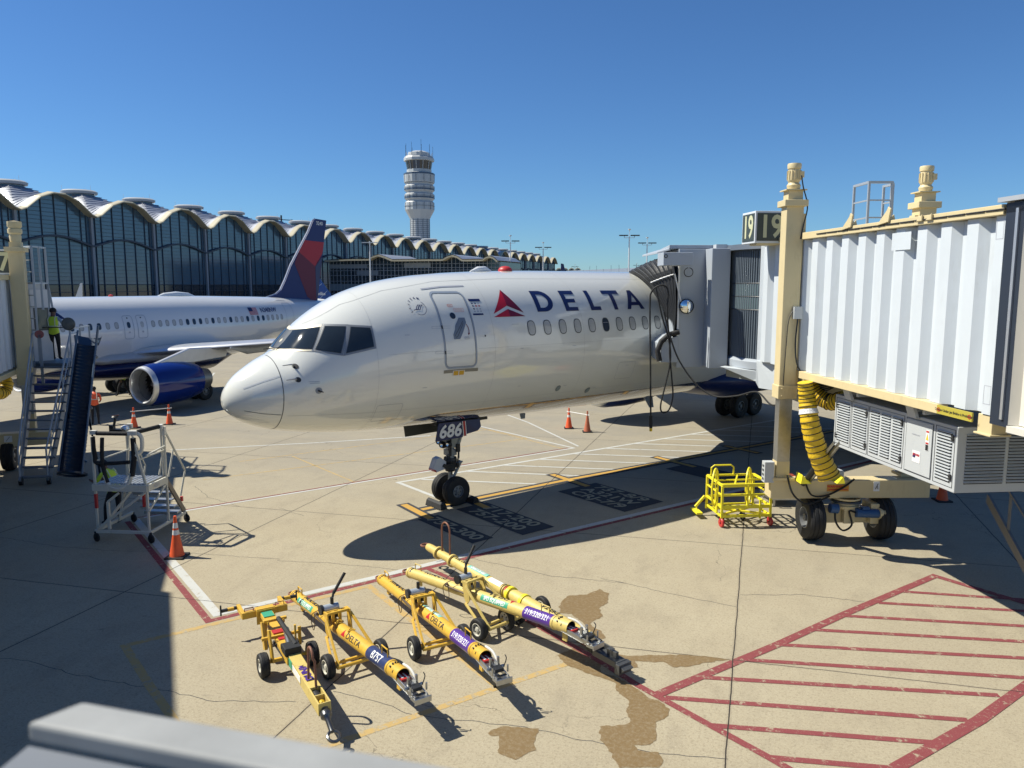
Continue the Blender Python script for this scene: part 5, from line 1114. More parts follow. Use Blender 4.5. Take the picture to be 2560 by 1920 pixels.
m = MB().m(mat('warning_orange', (.55, .25, .03), .5)).b2(7.55, 8.05, 17.035, 17.047, 1.2, 1.36); q = B(m, 'warning_label')
m = MB().m(RED).text(text('WARNING', .07, .003), frame((7.72, 17.032, 1.315), (1, 0, 0), (0, 0, 1))).b2(7.58, 8.02, 17.028, 17.034, 1.235, 1.255); B(m, 'label_text', q)
m = MB().m(PAINTW).b2(8.62, 8.76, 17.035, 17.047, 1.2, 1.42); m.m(DARK).bar((8.66, 17.03, 1.25), (8.72, 17.03, 1.38), .018, .008).bar((8.72, 17.03, 1.25), (8.70, 17.03, 1.33), .014, .008); B(m, 'pictogram')
m = MB().m(STEEL).cyl((7.05, 16.9, 1.45), (7.15, 15.6, 2.65), .045, n=10).cyl((6.93, 16.95, 1.4), (7.05, 15.7, 2.62), .03, n=8); m.m(DARK).cyl((6.95, 16.95, 1.4), (7.0, 16.4, 1.95), .06, n=12); B(m, 'support_strut')
# air conditioning unit under the tunnel
TURN = R(4.5)
m = MB().m(ACU).b2(7.0, 8.7, 12.0, 15.85, 2.54, 3.63); au = B(m, 'air_conditioner', bevel=.012)
def louvres(dA, dB, cols, rows=16, z0=2.67, z1=3.51, face='L'):
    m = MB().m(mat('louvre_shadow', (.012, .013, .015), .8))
    wd = (dB-dA)/cols
    for c in range(cols):
        for r in range(rows):
            z = z0+(z1-z0)*(r+.5)/rows; h = (z1-z0)/rows*.42
            a, b = dA+c*wd+.035, dA+(c+1)*wd-.035
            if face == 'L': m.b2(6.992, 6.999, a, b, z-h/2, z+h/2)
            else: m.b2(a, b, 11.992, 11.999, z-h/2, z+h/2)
    m.m(ACU)
    for r in range(rows):      # little hoods above each slot
        z = z0+(z1-z0)*(r+.5)/rows+(z1-z0)/rows*.30
        if face == 'L':
            for c in range(cols): m.b2(6.972, 6.999, dA+c*wd+.03, dA+(c+1)*wd-.03, z-.004, z+.006)
        else:
            for c in range(cols): m.b2(dA+c*wd+.03, dA+(c+1)*wd-.03, 11.972, 11.999, z-.004, z+.006)
    B(m, 'louvre_panel', au)
louvres(15.227, 15.758, 1); louvres(14.603, 15.153, 1); louvres(13.448, 14.53, 3); louvres(12.092, 12.532, 1); louvres(7.12, 8.6, 2, 16, face='D')
m = MB().m(ACU).b2(6.985, 6.9995, 12.623, 13.338, 2.63, 3.55); q = B(m, 'service_door', au, bevel=.004)
m = MB().m(DARK)
for (d0, d1) in ((15.208, 15.786), (14.576, 15.172), (13.421, 14.548), (12.605, 13.357), (12.055, 12.55)):
    for (a, b, c, d) in ((d0, d1, 2.61, 2.616), (d0, d1, 3.564, 3.57), (d0, d0+.007, 2.61, 3.57), (d1-.007, d1, 2.61, 3.57)): m.b2(6.994, 6.9993, a, b, c, d)
for d, z in ((15.74, 2.7800000000000002), (15.74, 3.41), (14.64, 2.7800000000000002), (14.64, 3.41), (13.485, 2.7800000000000002), (13.485, 3.43), (12.11, 2.7800000000000002), (12.11, 3.43)): m.b2(6.975, 6.99, d-.03, d+.03, z-.05, z+.05)
B(m, 'panel_latches', au)
m = MB().m(PAINTW).b2(6.98, 6.984, 12.688, 12.779, 3.08, 3.44).b2(6.98, 6.984, 12.898, 13.118, 2.82, 3.02); m.m(RED).b2(6.977, 6.98, 12.697, 12.77, 3.40, 3.43).b2(6.977, 6.98, 12.697, 12.77, 3.2, 3.23); m.m(DARK).b2(6.977, 6.98, 12.697, 12.77, 3.09, 3.19)
m.m(HOSEY).prism([(6.978, 12.701, 3.27), (6.978, 12.765, 3.27), (6.978, 12.733, 3.38)], (-.003, 0, 0)); m.m(NAVY).b2(6.977, 6.98, 13.027, 13.1, 2.9, 2.97)
m.m(LRED).text(text('JETAIRE', .055, .002, shear=.2), frame((6.976, 13.008, 2.955), (0, -1, 0), (0, 0, 1))); m.m(DECALG).text(text('CONTROL BOX', .03, .001), frame((6.982, 13.054, 3.3), (0, -1, 0), (0, 0, 1)))
B(m, 'service_label', q)
for d in (15.2, 13.1):
    m = MB().m(ACU).prism([(6.78, d-.1, 4.0), (6.78, d+.1, 4.0), (6.92, d+.12, 3.60), (6.92, d-.12, 3.60)], (.06, 0, 0)).prism([(6.80, d, 4.0), (7.05, d, 3.9), (7.4, d, 3.72), (6.92, d, 3.70)], (0, -.03, 0)).b2(6.92, 7.5, d-.35, d-.28, 3.705, 3.78); B(m, 'hanger_bracket')
TURN = 0
# yellow duct hoses
def duct(name, pts, r0, r1, white=None):
    P = spline(pts, 10); n_ = len(P); rad = [(r0+(r1-r0)*i/(n_-1))*(1+.05*math.sin(i*2.1)) for i in range(n_)]
    m = MB().m(HOSEY).sweep(P, rad, 20); h = B(m, name, smooth=True)
    m = MB().m(BLACK)
    for i in range(1, n_-1, 2):
        t = (P[i+1]-P[i-1]).normalized(); u = t.orthogonal().normalized(); v = t.cross(u)
        m.sweep([P[i]+(u*math.cos(a)+v*math.sin(a))*(rad[i]+.002) for a in [2*math.pi*k/18 for k in range(18)]], .010, 5, closed=True)
    B(m, 'hose_ring', h)
    if white: i = white; m = MB().m(PAINTW).cyl(P[i], P[i+2], rad[i]+.012, rad[i+2]+.012, 20, cap=False); B(m, 'hose_cuff', h)
def qq(x, y, d): return fromw(DP(x, y, d))
duct('duct_hose', [qq(2013, 955, 16.4), qq(2018, 1000, 16.4), qq(2026, 1060, 16.3), qq(2045, 1130, 16.3), qq(2072, 1190, 16.3)], .155, .235, 14)
duct('duct_hose', [qq(2020, 950, 16.9), qq(2040, 985, 16.8), qq(2075, 1005, 16.6), qq(2115, 998, 16.2)], .15, .19)
m = MB().m(BYEL).prism([(7.05, 16.7, 1.47), (6.85, 16.75, 1.66), (6.80, 16.7, 1.47)], (0, .35, .0)).prism([(7.62, 16.7, 1.47), (7.78, 16.75, 1.62), (7.8, 16.7, 1.47)], (0, .35, 0)); B(m, 'hose_cradle')
m = MB().m(BLACK)
for k in range(5): m.sweep(spline([qq(2010+k*4, 950, 17.3), qq(2035+k*5, 962+k*3, 17), qq(2070, 955+k*5, 16.5), qq(2100, 950+k*2, 16)], 6), .016, 6)
B(m, 'cable_bundle')
# service stair at the far right
tp = DP(2470, 1245, 15.5); bt = DP(2640, 1560, 11.6); st = empty('service_stair', (tp.x, tp.y, 0), 0, 'metal stair at the lower right edge below the jet bridge', 'stairs')
ba_ = Vector(st.location); dvec = bt-tp; sd = Vector((dvec.y, -dvec.x, 0)).normalized()
m = MB().m(mat('weathered_stair', (.16, .16, .15), .6, grime=.4))
for k in (0, .75): m.bar(tp-ba_-sd*k, bt-ba_-sd*k, .05, .20); m.bar(tp-ba_-sd*k+Vector((0, 0, .8)), bt-ba_-sd*k+Vector((0, 0, .8)), .04); m.bar(tp-ba_-sd*k+dvec*.35, tp-ba_-sd*k+dvec*.35+Vector((0, 0, .8)), .04)
m.build('stringer', st)
m = MB().m(TREAD)

# ---------------------------------------------------------------- jet bridge (left)
ta = Vector((-.636, .772)); tr = Vector((.772, .636))
TB = math.atan2(tr.y, tr.x)
TURN = 0
jb = empty('jet_bridge', (-23.0, 18.9, 0), TB, 'shaded jet bridge at the left edge with cream lift column and crew stairs', 'jet bridge')
OF = (0, 0, 0)
# local x = right of tunnel, y = along tunnel away from the terminal
def lf(p): d = p-Vector((-23.0, 18.9, 0)); return Vector((d.x*math.cos(TB)+d.y*math.sin(TB), -d.x*math.sin(TB)+d.y*math.cos(TB), p.z))
m = MB().m(CORR); corrugated(m, -.1, -13, 0, 3.3, 6.05, sgn=1); m.b2(-.14, -.12, -13, 0, 3.3, 6.05); m.b2(-2.7, -.14, -13, 0, 5.98, 6.03).b2(-2.7, -2.66, -13, 0, 3.3, 6.0); B(m, 'tunnel_wall')
MB_ = MB().m(mat('tunnel_underside', (.16, .17, .18), .6)).b2(-2.7, -.12, -13, 0, 3.2, 3.29); B(MB_, 'tunnel_floor')
m = MB().m(mat('dark_seal', (.02, .028, .045), .5)).b2(-2.6, .06, .02, .3, 3.25, 6.1); B(m, 'tunnel_seal')
m = MB().m(CREAM).b2(-.14, .1, -13, -.1, 6.052, 6.2).b2(-.1, .08, -13, -.1, 3.1, 3.25); B(m, 'roof_beam')
cl = lf(DP(47, 700, 24.4)); cx, cy = cl.x, cl.y
m = MB().m(CREAM).b2(cx-.2, cx+.2, cy-.2, cy+.2, 3.0, 6.95).b2(cx-.28, cx+.28, cy-.28, cy+.28, 6.92, 7.06).b2(cx-.23, cx+.23, cy-.23, cy+.23, 2.75, 3.3); c = B(m, 'lift_column', bevel=.012)
m = MB().m(CREAM).b2(cx-.16, cx+.16, cy-.16, cy+.16, 7.06, 7.22).lathe([(.15, 7.22), (.17, 7.4), (.15, 7.45), (.2, 7.5), (.2, 7.62), (.16, 7.64), (.2, 7.7), (.2, 7.85), (0, 7.88)], (cx, cy, 0), n=20); B(m, 'lift_motor', c, smooth=True)
m = MB().m(STEEL).b2(cx-.15, cx+.15, cy-.15, cy+.15, 1.8, 2.9); m.m(CREAM).b2(cx-.155, cx+.155, cy-.155, cy+.155, 1.2, 1.8); B(m, 'inner_column', c)
m = MB().m(CREAM).box((cx-1.4, cy, 1.0), (3.9, .42, .42)); B(m, 'cross_beam', bevel=.02)
m = MB().m(CREAM).box((cx-1.4, cy, .55), (1.0, .4, .35)).cyl((cx-1.4, cy, .7), (cx-1.4, cy, .8), .3, n=20); m.m(GASB).cyl((cx-1.8, cy-.35, .65), (cx-1.2, cy-.35, .65), .13, n=16); B(m, 'wheel_truck')
for dx in (-2.1, -.65):
    wheel('bogie_wheel', jb, (cx+dx, cy, .48), (1, 0, 0), .48, .38, rim=.48, dish=.2)
m = MB().m(PAINTW).box((cx-.6, cy-.225, 1.05), (.22, .01, .2)); m.m(DARK).bar((cx-.66, cy-.235, .98), (cx-.55, cy-.235, 1.12), .03, .01); B(m, 'pictogram')
sc_ = lf(DP(10, 655, 24.9)); m = MB().m(mat('sign_frame_white', (.62, .66, .70), .4)).box((sc_.x-.1, sc_.y, 6.62), (.95, .5, .78)); gb = B(m, 'gate_sign', bevel=.01); m = MB().m(SIGND).box((sc_.x-.1, sc_.y-.256, 6.62), (.87, .012, .68)); q = B(m, 'sign_face', gb)
m = MB().m(SIGNY).text(text('17', .80, .02, sx=.85), frame((sc_.x-.12, sc_.y-.27, 6.6), (1, 0, 0), (0, 0, 1))); B(m, 'gate_number', gb)
m = MB().m(ACU).b2(-2.4, -.6, -4.6, -.9, 1.9, 3.0); au = B(m, 'air_conditioner', bevel=.012)
m = MB().m(SILVER)
for k in range(14): z = 2.0+k*.067; m.b2(-.6, -.585, -4.5, -1.0, z, z+.03)
B(m, 'louvre_panel', au)
duct('duct_hose', [Vector((-.9, -.5, 2.5)), Vector((-.6, .1, 2.4)), Vector((-.5, .3, 2.7)), Vector((-.8, .5, 3.0))], .2, .2)
# cab with window, roof railing
def lq(x, y, d): return lf(DP(x, y, d))
a = lq(72, 712, 25.2); b = lq(121, 712, 25.6)
m = MB().m(mat('cab_white', (.66, .68, .70), .45, grime=.2)); dv = Vector((-.35, 1, 0)).normalized()*2.6
m.prism([(a.x, a.y, 3.2), (b.x, b.y, 3.2), (b.x+dv.x, b.y+dv.y, 3.2), (a.x+dv.x-1.5, a.y+dv.y, 3.2), (a.x-2, a.y+.8, 3.2)], (0, 0, 2.55)); cb = B(m, 'cab_body', bevel=.015)
e = (b-a).normalized(); nn = Vector((e.y, -e.x, 0))
wc = a.lerp(b, .52); wc.z = 4.78
m = MB().m(FRAMED).prism([wc+e*-.22+nn*.005+Vector((0, 0, -.37)), wc+e*.20+nn*.005+Vector((0, 0, -.37)), wc+e*.20+nn*.005+Vector((0, 0, .37)), wc+e*-.22+nn*.005+Vector((0, 0, .37))], nn*.02); wq = B(m, 'cab_window')
m = MB().m(mat('cab_window_glass', (.10, .14, .13), .12)).prism([wc+e*-.18+nn*.026+Vector((0, 0, -.33)), wc+e*.16+nn*.026+Vector((0, 0, -.33)), wc+e*.16+nn*.026+Vector((0, 0, .33)), wc+e*-.18+nn*.026+Vector((0, 0, .33))], nn*.005); B(m, 'pane', wq)
m = MB().m(mat('cab_white2', (.5, .53, .56), .45)).prism([(a.x-.05, a.y, 5.75), (b.x-.1, b.y, 5.75), (b.x+dv.x-.1, b.y+dv.y, 5.75), (a.x+dv.x-1.5, a.y+dv.y, 5.75)], (0, 0, .22)); B(m, 'cab_roof', bevel=.01)
m = MB().m(SILVER)
P = [lq(62, 700, 25), lq(84, 700, 24.6), lq(102, 700, 25), lq(118, 700, 25.6)]
for i, p in enumerate(P): m.bar((p.x, p.y, 5.1 if i else 3.4), (p.x, p.y, 7.12), .06)
for z in (7.1, 5.95):
    for i in range(3): m.bar((P[i].x, P[i].y, z), (P[i+1].x, P[i+1].y, z), .05)
m.bar((P[3].x, P[3].y, 5.95), (P[3].x+.12, P[3].y, 4.9), .06); m.bar((P[1].x, P[1].y, 5.1), (P[1].x, P[1].y, 3.4), .05)
q0_ = lq(50, 700, 25)
for k in range(8): z = 7.05-.37*k; m.bar((q0_.x, q0_.y, z), (P[1].x, P[1].y, z), .03)
B(m, 'roof_ladder')
# landing, stairs
Tn = lf(DP(86, 905, 24.6)); Tf = lf(DP(180, 905, 24.6)); Bn = lf(G(52, 1215)); Bf = lf(G(122, 1212))
Tn.z = Tf.z = 3.4; Bn.z = Bf.z = .12
m = MB().m(mat('landing_grey', (.12, .14, .16), .5)).prism([Tn, Tf, Tf+Vector((.3, 2.0, 0)), Tn+Vector((-1.6, 1.8, 0))], (0, 0, -.12)); B(m, 'landing')
STG = mat('stair_grey', (.24, .27, .31), .5, metal=.3)
m = MB().m(STG)
for a, b in ((Tn, Bn), (Tf, Bf)): m.bar(a, b, .06, .24)
B(m, 'stringer')
m = MB().m(mat('stair_tread', (.14, .16, .18), .5, metal=.3))
for k in range(13):
    t = (k+.5)/13; a = Tn.lerp(Bn, t); b = Tf.lerp(Bf, t); m.prism([a, b, b+Vector((.10, -.26, 0)), a+Vector((.10, -.26, 0))], (0, 0, .035))
B(m, 'stair_tread')
m = MB().m(SILVER)
up = Vector((0, 0, .95))
for a, b, s_ in ((Tn, Bn, -1), (Tf, Bf, 1)):
    m.sweep([b+Vector((0, 0, .1)), b+up, a+up, a+up+Vector((.1, .9, 0))], .026, 8); m.sweep([b+up*.55, a+up*.55], .02, 6)
    for t in (.15, .4, .65, .9): p = b.lerp(a, t); m.bar(p, p+up, .035)
for p in (Tf, Tf+Vector((.15, 1.0, 0)), Tf+Vector((.3, 2.0, 0))): m.bar(p, p+Vector((0, 0, 1.1)), .05)
for z in (.55, 1.1): m.bar(Tf+Vector((0, 0, z)), Tf+Vector((.3, 2.0, z)), .035)
m.m(DARK).bar(Tf+Vector((.15, 1, 1.1)), Tf+Vector((-1.3, 1.3, 1.1)), .03)
B(m, 'handrail')
m = MB().m(BLACK)
for p in (Bn, Bf): m.lathe([(0, -.05), (.12, -.05), (.12, .05), (0, .05)], (p.x, p.y+.1, .12), (1, 0, 0), 16)
B(m, 'stair_castor')
c0 = lf(DP(170, 810, 24.2)); MB_ = MB().m(FRAMED).lathe([(.19, 0), (.205, .02), (.205, .04), (.19, .05)], c0, (.25, 1, 0), 28); mr = B(MB_, 'convex_mirror', smooth=True); m = MB().m(mat('mirror_dull', (.12, .13, .13), .2, metal=.5)).lathe([(0, -.02), (.10, -.014), (.192, .01)], c0, (.25, 1, 0), 28); B(m, 'mirror_glass', mr, smooth=True)
c0 = lf(DP(98, 836, 24.5)); MB_ = MB().m(mat('stop_disc', (.25, .08, .08), .5)).cyl(c0, c0+Vector((0, .03, 0)), .13, n=20); MB_.m(STG).bar(c0+Vector((0, .04, 0)), c0+Vector((0, .04, -1.6)), .08); B(MB_, 'sign_disc')
# baggage chute beside the stair
ch = empty('baggage_chute', tuple(G(180, 1190)), 0, 'long dark blue ribbed baggage chute leaning beside the left crew stairs', 'chute')
t0 = DP(221, 860, 24.2); t1 = G(181, 1185, .28); base = Vector(ch.location)
ax = (t1-t0); side = Vector((1, .12, 0)).normalized(); upv = side.cross(ax.normalized()); upv = upv if upv.z > 0 else -upv
CH = mat('chute_blue', (.007, .018, .04), .28, var=.2)
def chp(t, a, r): c = t0.lerp(t1, t); return c+side*r*math.sin(a)-upv*r*math.cos(a)*.75-base+upv*.1
m = MB().m(CH); n = 150
m.grid(lambda i, j: chp(i/n, R(-88+176*j/16), .345+.022*(t_ := i/n) if False else .34+.05*(i/n)+(.008 if (i // 2) % 2 else 0)), n+1, 17); m.build('chute_trough', ch)
m = MB().m(mat('chute_frame', (.08, .13, .2), .4))
for sg in (-1, 1): m.sweep([chp(i/10, R(sg*90), .36+.05*i/10) for i in range(-1, 11)], .03, 8)
for t in (.1, .5, .9): m.sweep([chp(t, R(a), .39+.05*t) for a in range(-90, 91, 15)], .025, 6)
p = chp(0, R(90), .36); m.bar(p, p+Vector((.12, 0, .55)), .05); p = chp(0, R(-90), .36); m.bar(p, p+Vector((-.02, 0, .25)), .05)
for t in (.55, .55): 
    for sg in (-1, 1): p = chp(t, R(sg*90), .36); m.bar(p, Vector((p.x, p.y+.3, -.28+.3)), .04)
m.build('chute_frame', ch)
m = MB().m(CH).lathe([(.39, -.02), (.41, .0), (.41, .05), (.36, .06)], t1-base+Vector((0, .0, .02)), ax.normalized(), 28); m.build('chute_end_ring', ch, smooth=True)
m = MB().m(mat('chute_flap', (.03, .06, .11), .3)); m.grid(lambda i, j: chp(-i*.014, R(-70+140*j/12), .40+i*.012), 6, 13); m.build('chute_flap', ch)

# ---------------------------------------------------------------- the terminal the photo is taken from (unseen block, outline and height shaped so its shadow covers the left)
WALLC = mat('terminal_panel', (.40, .42, .45), .6)
nb = empty('terminal_shadow_block', (-21, 2, 0), 0, 'unseen near terminal block, shaped so its shadow covers the lower left apron', 'building')
m = MB().m(WALLC).prism([(-1, 13.2, 0), (2.7, 8.3, 0), (5.8, 4.9, 0), (10, .3, 0), (10, -14, 0), (-30, -14, 0), (-30, 12, 0), (-8, 13.2, 0)], (0, 0, 9.0)); m.build('wall', nb)
MB().m(ROOF).prism([(2.7, 8.3, 9.02), (5.8, 4.9, 9.02), (10, .3, 9.02), (10, -14, 9.02), (-30, -14, 9.02), (-30, 12, 9.02)], (0, 0, .2)).build('roof', nb)

# ---------------------------------------------------------------- tow bars
def axis_frame(rear, front):
    a = Vector(front)-Vector(rear); L = math.hypot(a.x, a.y); return math.atan2(a.y, a.x), L, a.z
def tow_bar(rear, front, wxf, body, band, bandtxt, wmid, label, lever=True, spd=None, brand=.60, tubeR=.106, txt2='TOWBAR', brth=28):
    rz, L, dz = axis_frame(rear, front)
    t = empty('tow_bar', (rear[0], rear[1], 0), rz, label, 'tow bar', 'yellow aircraft tow bars parked on the apron'); r = tubeR; z0 = rear[2]+.03
    def Z(x): return z0+dz*x/L
    def pt(x, th, o=0): return Vector((x, -(r*RF(x)+o)*math.cos(th), Z(x)+(r*RF(x)+o)*math.sin(th)))
    def RF(x): return .93+.07*min(1, x/(L*.5))
    m = MB().m(body); n = 40
    m.grid(lambda i, j: pt(L*i/n, 2*math.pi*j/32), n+1, 32, closed=True); m.lathe([(0, -.02), (r*.6, -.02), (r*.8, 0)], (0, 0, Z(0)), (1, 0, dz/L), 32)
    m.m(mat('tube_inside', (.03, .028, .025), .7)).grid(lambda i, j: Vector((L-.01-.4*i, -r*.93*math.cos(2*math.pi*j/32), Z(L-.01-.4*i)+r*.93*math.sin(2*math.pi*j/32))), 2, 32, closed=True).add([Vector((L-.41, -r*.93*math.cos(2*math.pi*j/32), Z(L-.41)+r*.93*math.sin(2*math.pi*j/32))) for j in range(32)], [tuple(range(32))])
    m.m(body).grid(lambda i, j: Vector((L-.002*(1-i)*0, -r*(1-.07*i)*math.cos(2*math.pi*j/32), Z(L)+r*(1-.07*i)*math.sin(2*math.pi*j/32))), 2, 32, closed=True)
    for xx in (.05, L-.32): m.lathe([(r*RF(xx)+.001, -.02), (r*RF(xx)+.008, -.015), (r*RF(xx)+.008, .015), (r*RF(xx)+.001, .02)], (xx, 0, Z(xx)), (1, 0, dz/L), 32)
    tube = m.build('tube', t, smooth=True)
    def wrap(mb, T, x, th, s_=1, flip=False):
        vs, fs = T; mb.add([pt(x+v[0]*s_, th+v[1]*s_/r, .003) for v in vs] if not flip else [pt(x-v[0]*s_, th-v[1]*s_/r, .003) for v in vs], fs)
    # band
    if band:
        b0, b1 = L-.98, L-.36
        m = MB().m(band); m.grid(lambda i, j: pt(b0+(b1-b0)*i/6, 2*math.pi*j/32, .002), 7, 32, closed=True); bd = m.build('colour_band', tube, smooth=True)
        m = MB().m(PAINTW); wrap(m, text(bandtxt, .165 if len(bandtxt) < 6 else .125, .0012, cut=.02, sx=.9 if len(bandtxt) < 6 else .84), (b0+b1)/2, R(38)); m.build('band_text', tube)
    m = MB().m(LRED)
    bx = L*brand; tb_ = R(brth); sgnb = -1 if brth > 60 else 1
    tri = ([(bx-.20, -.035), (bx-.13, .0), (bx-.06, -.035), (bx-.13, .075)], [(0, 1, 3), (1, 2, 3)])
    E_ = [(0.0, -.20, -.06), (.2, -.183, -.077), (.4, -.166, -.094), (.6, -.152, -.108), (.8, -.141, -.119), (1.0, -.131, -.129)]
    for (u0, l0, r0), (u1, l1, r1) in zip(E_, E_[1:]):
        for a, b in ((bx+l0, bx+r0),): m.add([pt(bx+sgnb*(l0), tb_-(.035-.11*u0)*sgnb/r, .003), pt(bx+sgnb*(r0), tb_-(.035-.11*u0)*sgnb/r, .003), pt(bx+sgnb*(r1), tb_-(.035-.11*u1)*sgnb/r, .003), pt(bx+sgnb*(l1), tb_-(.035-.11*u1)*sgnb/r, .003)], [(0, 1, 2, 3)])
    m.m(DARK); wrap(m, text('DELTA', .125, .002, cut=.02, sx=1.3), bx+.22*sgnb, tb_+R(4), flip=(sgnb < 0)); m.build('brand_text', tube)
    m = MB().m(DARK); wrap(m, text(txt2, .12, .005, cut=.02, sx=1.2), .82, R(105), flip=True); m.build('maker_text', tube)
    if spd is not None:
        x0, th0, mt = spd
        m = MB().m(mt); m.grid(lambda i, j: pt(x0-.34+.68*i/6, R(th0)+(-.05+.10*j/6)/r, .002), 7, 7); lb = m.build('equipment_label', tube)
        m = MB().m(PAINTW); wrap(m, text('SPD EQUIPPED', .095, .002, cut=.02, sx=.85), x0, R(th0), flip=(th0 > 60)); m.build('label_text', tube)
    # handles
    m = MB().m(body)
    for xx, hh in ((.28, .12), (L-.55, .13)):
        z = Z(xx)+r*RF(xx)-.01; m.sweep([(xx-.09, 0, z), (xx-.09, 0, z+hh), (xx+.09, 0, z+hh), (xx+.09, 0, z)], .011, 6)
    for xx in (2.05, 2.5):
        if xx < L-1.3: m.sweep([Vector((xx+.05*math.sin(3*a), -(r+.015)*math.cos(a), Z(xx)+(r+.02)*math.sin(a))) for a in [R(60+6*k) for k in range(11)]], .012, 6)
    m.pieces('lift_handle', t)
    # straps / bolts near the collar
    m = MB().m(DARK)
    for a in (70, 90, 110, 45): p = pt(L-.22, R(a), 0); m.sweep([p, pt(L-.22, R(a), .02)], .014, 6); p = pt(.12, R(a), 0); m.sweep([p, pt(.12, R(a), .006)], .02, 6)
    for k in range(3): m.sweep([pt(L-.12+.0, R(20+k*7), 0), pt(L-.12, R(20+k*7), .006)], .008, 5)
    m.pieces('bolt', t)
    # undercarriage
    wx = wmid; m = MB().m(body); bxx = wx-.62; top = Z(bxx)+r+.16
    m.bar((bxx, -.19, top), (bxx, .19, top), .04, .04).bar((bxx-.14, -.17, top-.03), (bxx-.14, .17, top-.03), .03, .03)
    m.bar((bxx-.14, -.175, top-.02), (bxx+.02, -.175, top), .03, .035).bar((bxx-.14, .175, top-.02), (bxx+.02, .175, top), .03, .035).bar((bxx-.07, -.06, top), (bxx-.07, -.06, Z(bxx)+r*.8), .05, .03).bar((bxx-.07, .06, top), (bxx-.07, .06, Z(bxx)+r*.8), .05, .03)
    for sg in (-1, 1):
        m.prism([(bxx-.10, sg*.18, top+.02), (bxx+.04, sg*.18, top+.02), (bxx+.10, sg*.18, Z(bxx)-.02), (bxx+.02, sg*.18, Z(bxx)-.13), (bxx-.05, sg*.18, Z(bxx)-.02)], (0, sg*.02, 0))
        m.bar((bxx, sg*.21, top-.05), (wx+.16, sg*.33, .20), .035, .04).bar((bxx+.0, sg*.21, Z(bxx)-.10), (wx-.02, sg*.36, .18), .035, .04)
    m.cyl((wx+.16, -.36, .20), (wx+.16, .36, .20), .028, n=10).bar((wx-.02, -.36, .185), (wx-.02, .36, .185), .04).bar((wx+.16, -.34, .2), (wx-.02, -.36, .185), .035).bar((wx+.16, .34, .2), (wx-.02, .36, .185), .035)
    fr = m.build('wheel_frame', t, bevel=.004)
    m = MB().m(mat('cylinder_brown', (.12, .09, .06), .45, metal=.4)).cyl((bxx-.62, -.14, Z(bxx-.62)+.06), (bxx-.06, -.175, Z(bxx)+.05), .020, n=10).cyl((bxx-.64, -.15, Z(bxx-.62)+.06), (bxx-.64, -.09, Z(bxx-.62)+.08), .028, n=8).sweep(spline([(bxx-.5, -.2, Z(bxx)+.1), (bxx-.42, -.24, Z(bxx)-.1), (bxx-.55, -.22, Z(bxx)-.16), (bxx-.62, -.2, Z(bxx)+.05), (bxx-.4, -.05, Z(bxx)+r+.1)], 6), .007, 5); m.build('hydraulic_cylinder', t)
    m = MB().m(mat('pump_grey', (.45, .50, .55), .35, metal=.3)).cyl((bxx-.24, -.16, top-.01), (bxx-.24, .10, top-.01), .068, n=20); m.m(DARK).cyl((bxx-.24, -.21, top-.01), (bxx-.24, -.16, top-.01), .08, n=16).cyl((bxx-.24, 0, top+.02), (bxx-.24, 0, top+.16), .03, n=8).box((bxx-.22, 0, top-.11), (.12, .2, .1)); hp = m.build('hand_pump', t, smooth=True)
    if lever: MB().m(BLACK).cyl((bxx-.24, 0, top+.10), (bxx-.30, .06, top+.24), .02, n=8).cyl((bxx-.29, .05, top+.20), (bxx-.30, .26, top+.50), .026, n=10).build('pump_lever', hp, smooth=True)
    for sg in (-1, 1): wheel('wheel', t, (wx, sg*.44, .185), (0, 1, 0), .185, .135, rim=.60, dish=.45)
    # tow head at the front
    z = Z(L); m = MB().m(STEEL)
    m.prism([(L-.30, -.085, z-.06), (L+.10, -.10, z-.09), (L+.52, -.10, z-.12), (L+.52, -.10, z-.05), (L+.10, -.10, z-.0), (L-.2, -.085, z+.0)], (0, .02, 0)).prism([(L-.30, .065, z-.06), (L+.10, .08, z-.09), (L+.52, .08, z-.12), (L+.52, .08, z-.05), (L+.10, .08, z-.0), (L-.2, .065, z+.0)], (0, .02, 0))
    m.box((L+.12, 0, z-.05), (.4, .17, .03)).box((L+.48, 0, z-.10), (.14, .22, .05)).box((L+.56, 0, z-.10), (.02, .25, .08)).cyl((L+.30, -.14, z-.02), (L+.30, .14, z-.02), .022, n=10).box((L+.27, -.06, z+.04), (.04, .03, .16)).box((L+.27, .06, z+.04), (.04, .03, .16)).cyl((L+.44, -.12, z-.04), (L+.44, -.12, z+.07), .014, n=8).cyl((L+.44, .12, z-.04), (L+.44, .12, z+.06), .014, n=8)
    hd = m.build('tow_head', t, bevel=.004)
    MB().m(mat('pale_grip', (.62, .62, .58), .4)).sweep(spline([(L-.12, .07, z+.10), (L+.05, .09, z+.09), (L+.2, .09, z+.02), (L+.26, .08, z-.02)], 5), .018, 8).build('release_lever', hd, smooth=True)
    m = MB().m(RED).box((L-.02, 0, z-.02), (.22, .13, .035)); m.m(PAINTW).box((L-.02, -.03, z+.0), (.15, .03, .006)).box((L+.0, .03, z+.0), (.12, .02, .006)); m.build('pin_block', hd)
    m = MB().m(DARK).sweep(spline([(L+.42, -.1, z+.03), (L+.46, -.13, z+.10), (L+.43, -.10, z+.15), (L+.39, -.1, z+.13)], 5), .008, 6).sweep(spline([(L+.36, .1, z+.0), (L+.40, .12, z+.13), (L+.36, .12, z+.17)], 5), .008, 6).box((L+.36, 0, z-.01), (.12, .14, .05)); m.build('latch', hd)
    MB().m(body).box((L-.12, 0, z-r-.07), (.09, .03, .15)).box((.35, 0, Z(.35)-r*.85-.05), (.08, .03, .1)).build('stand_lug', t)
    m = MB().m(RUST)
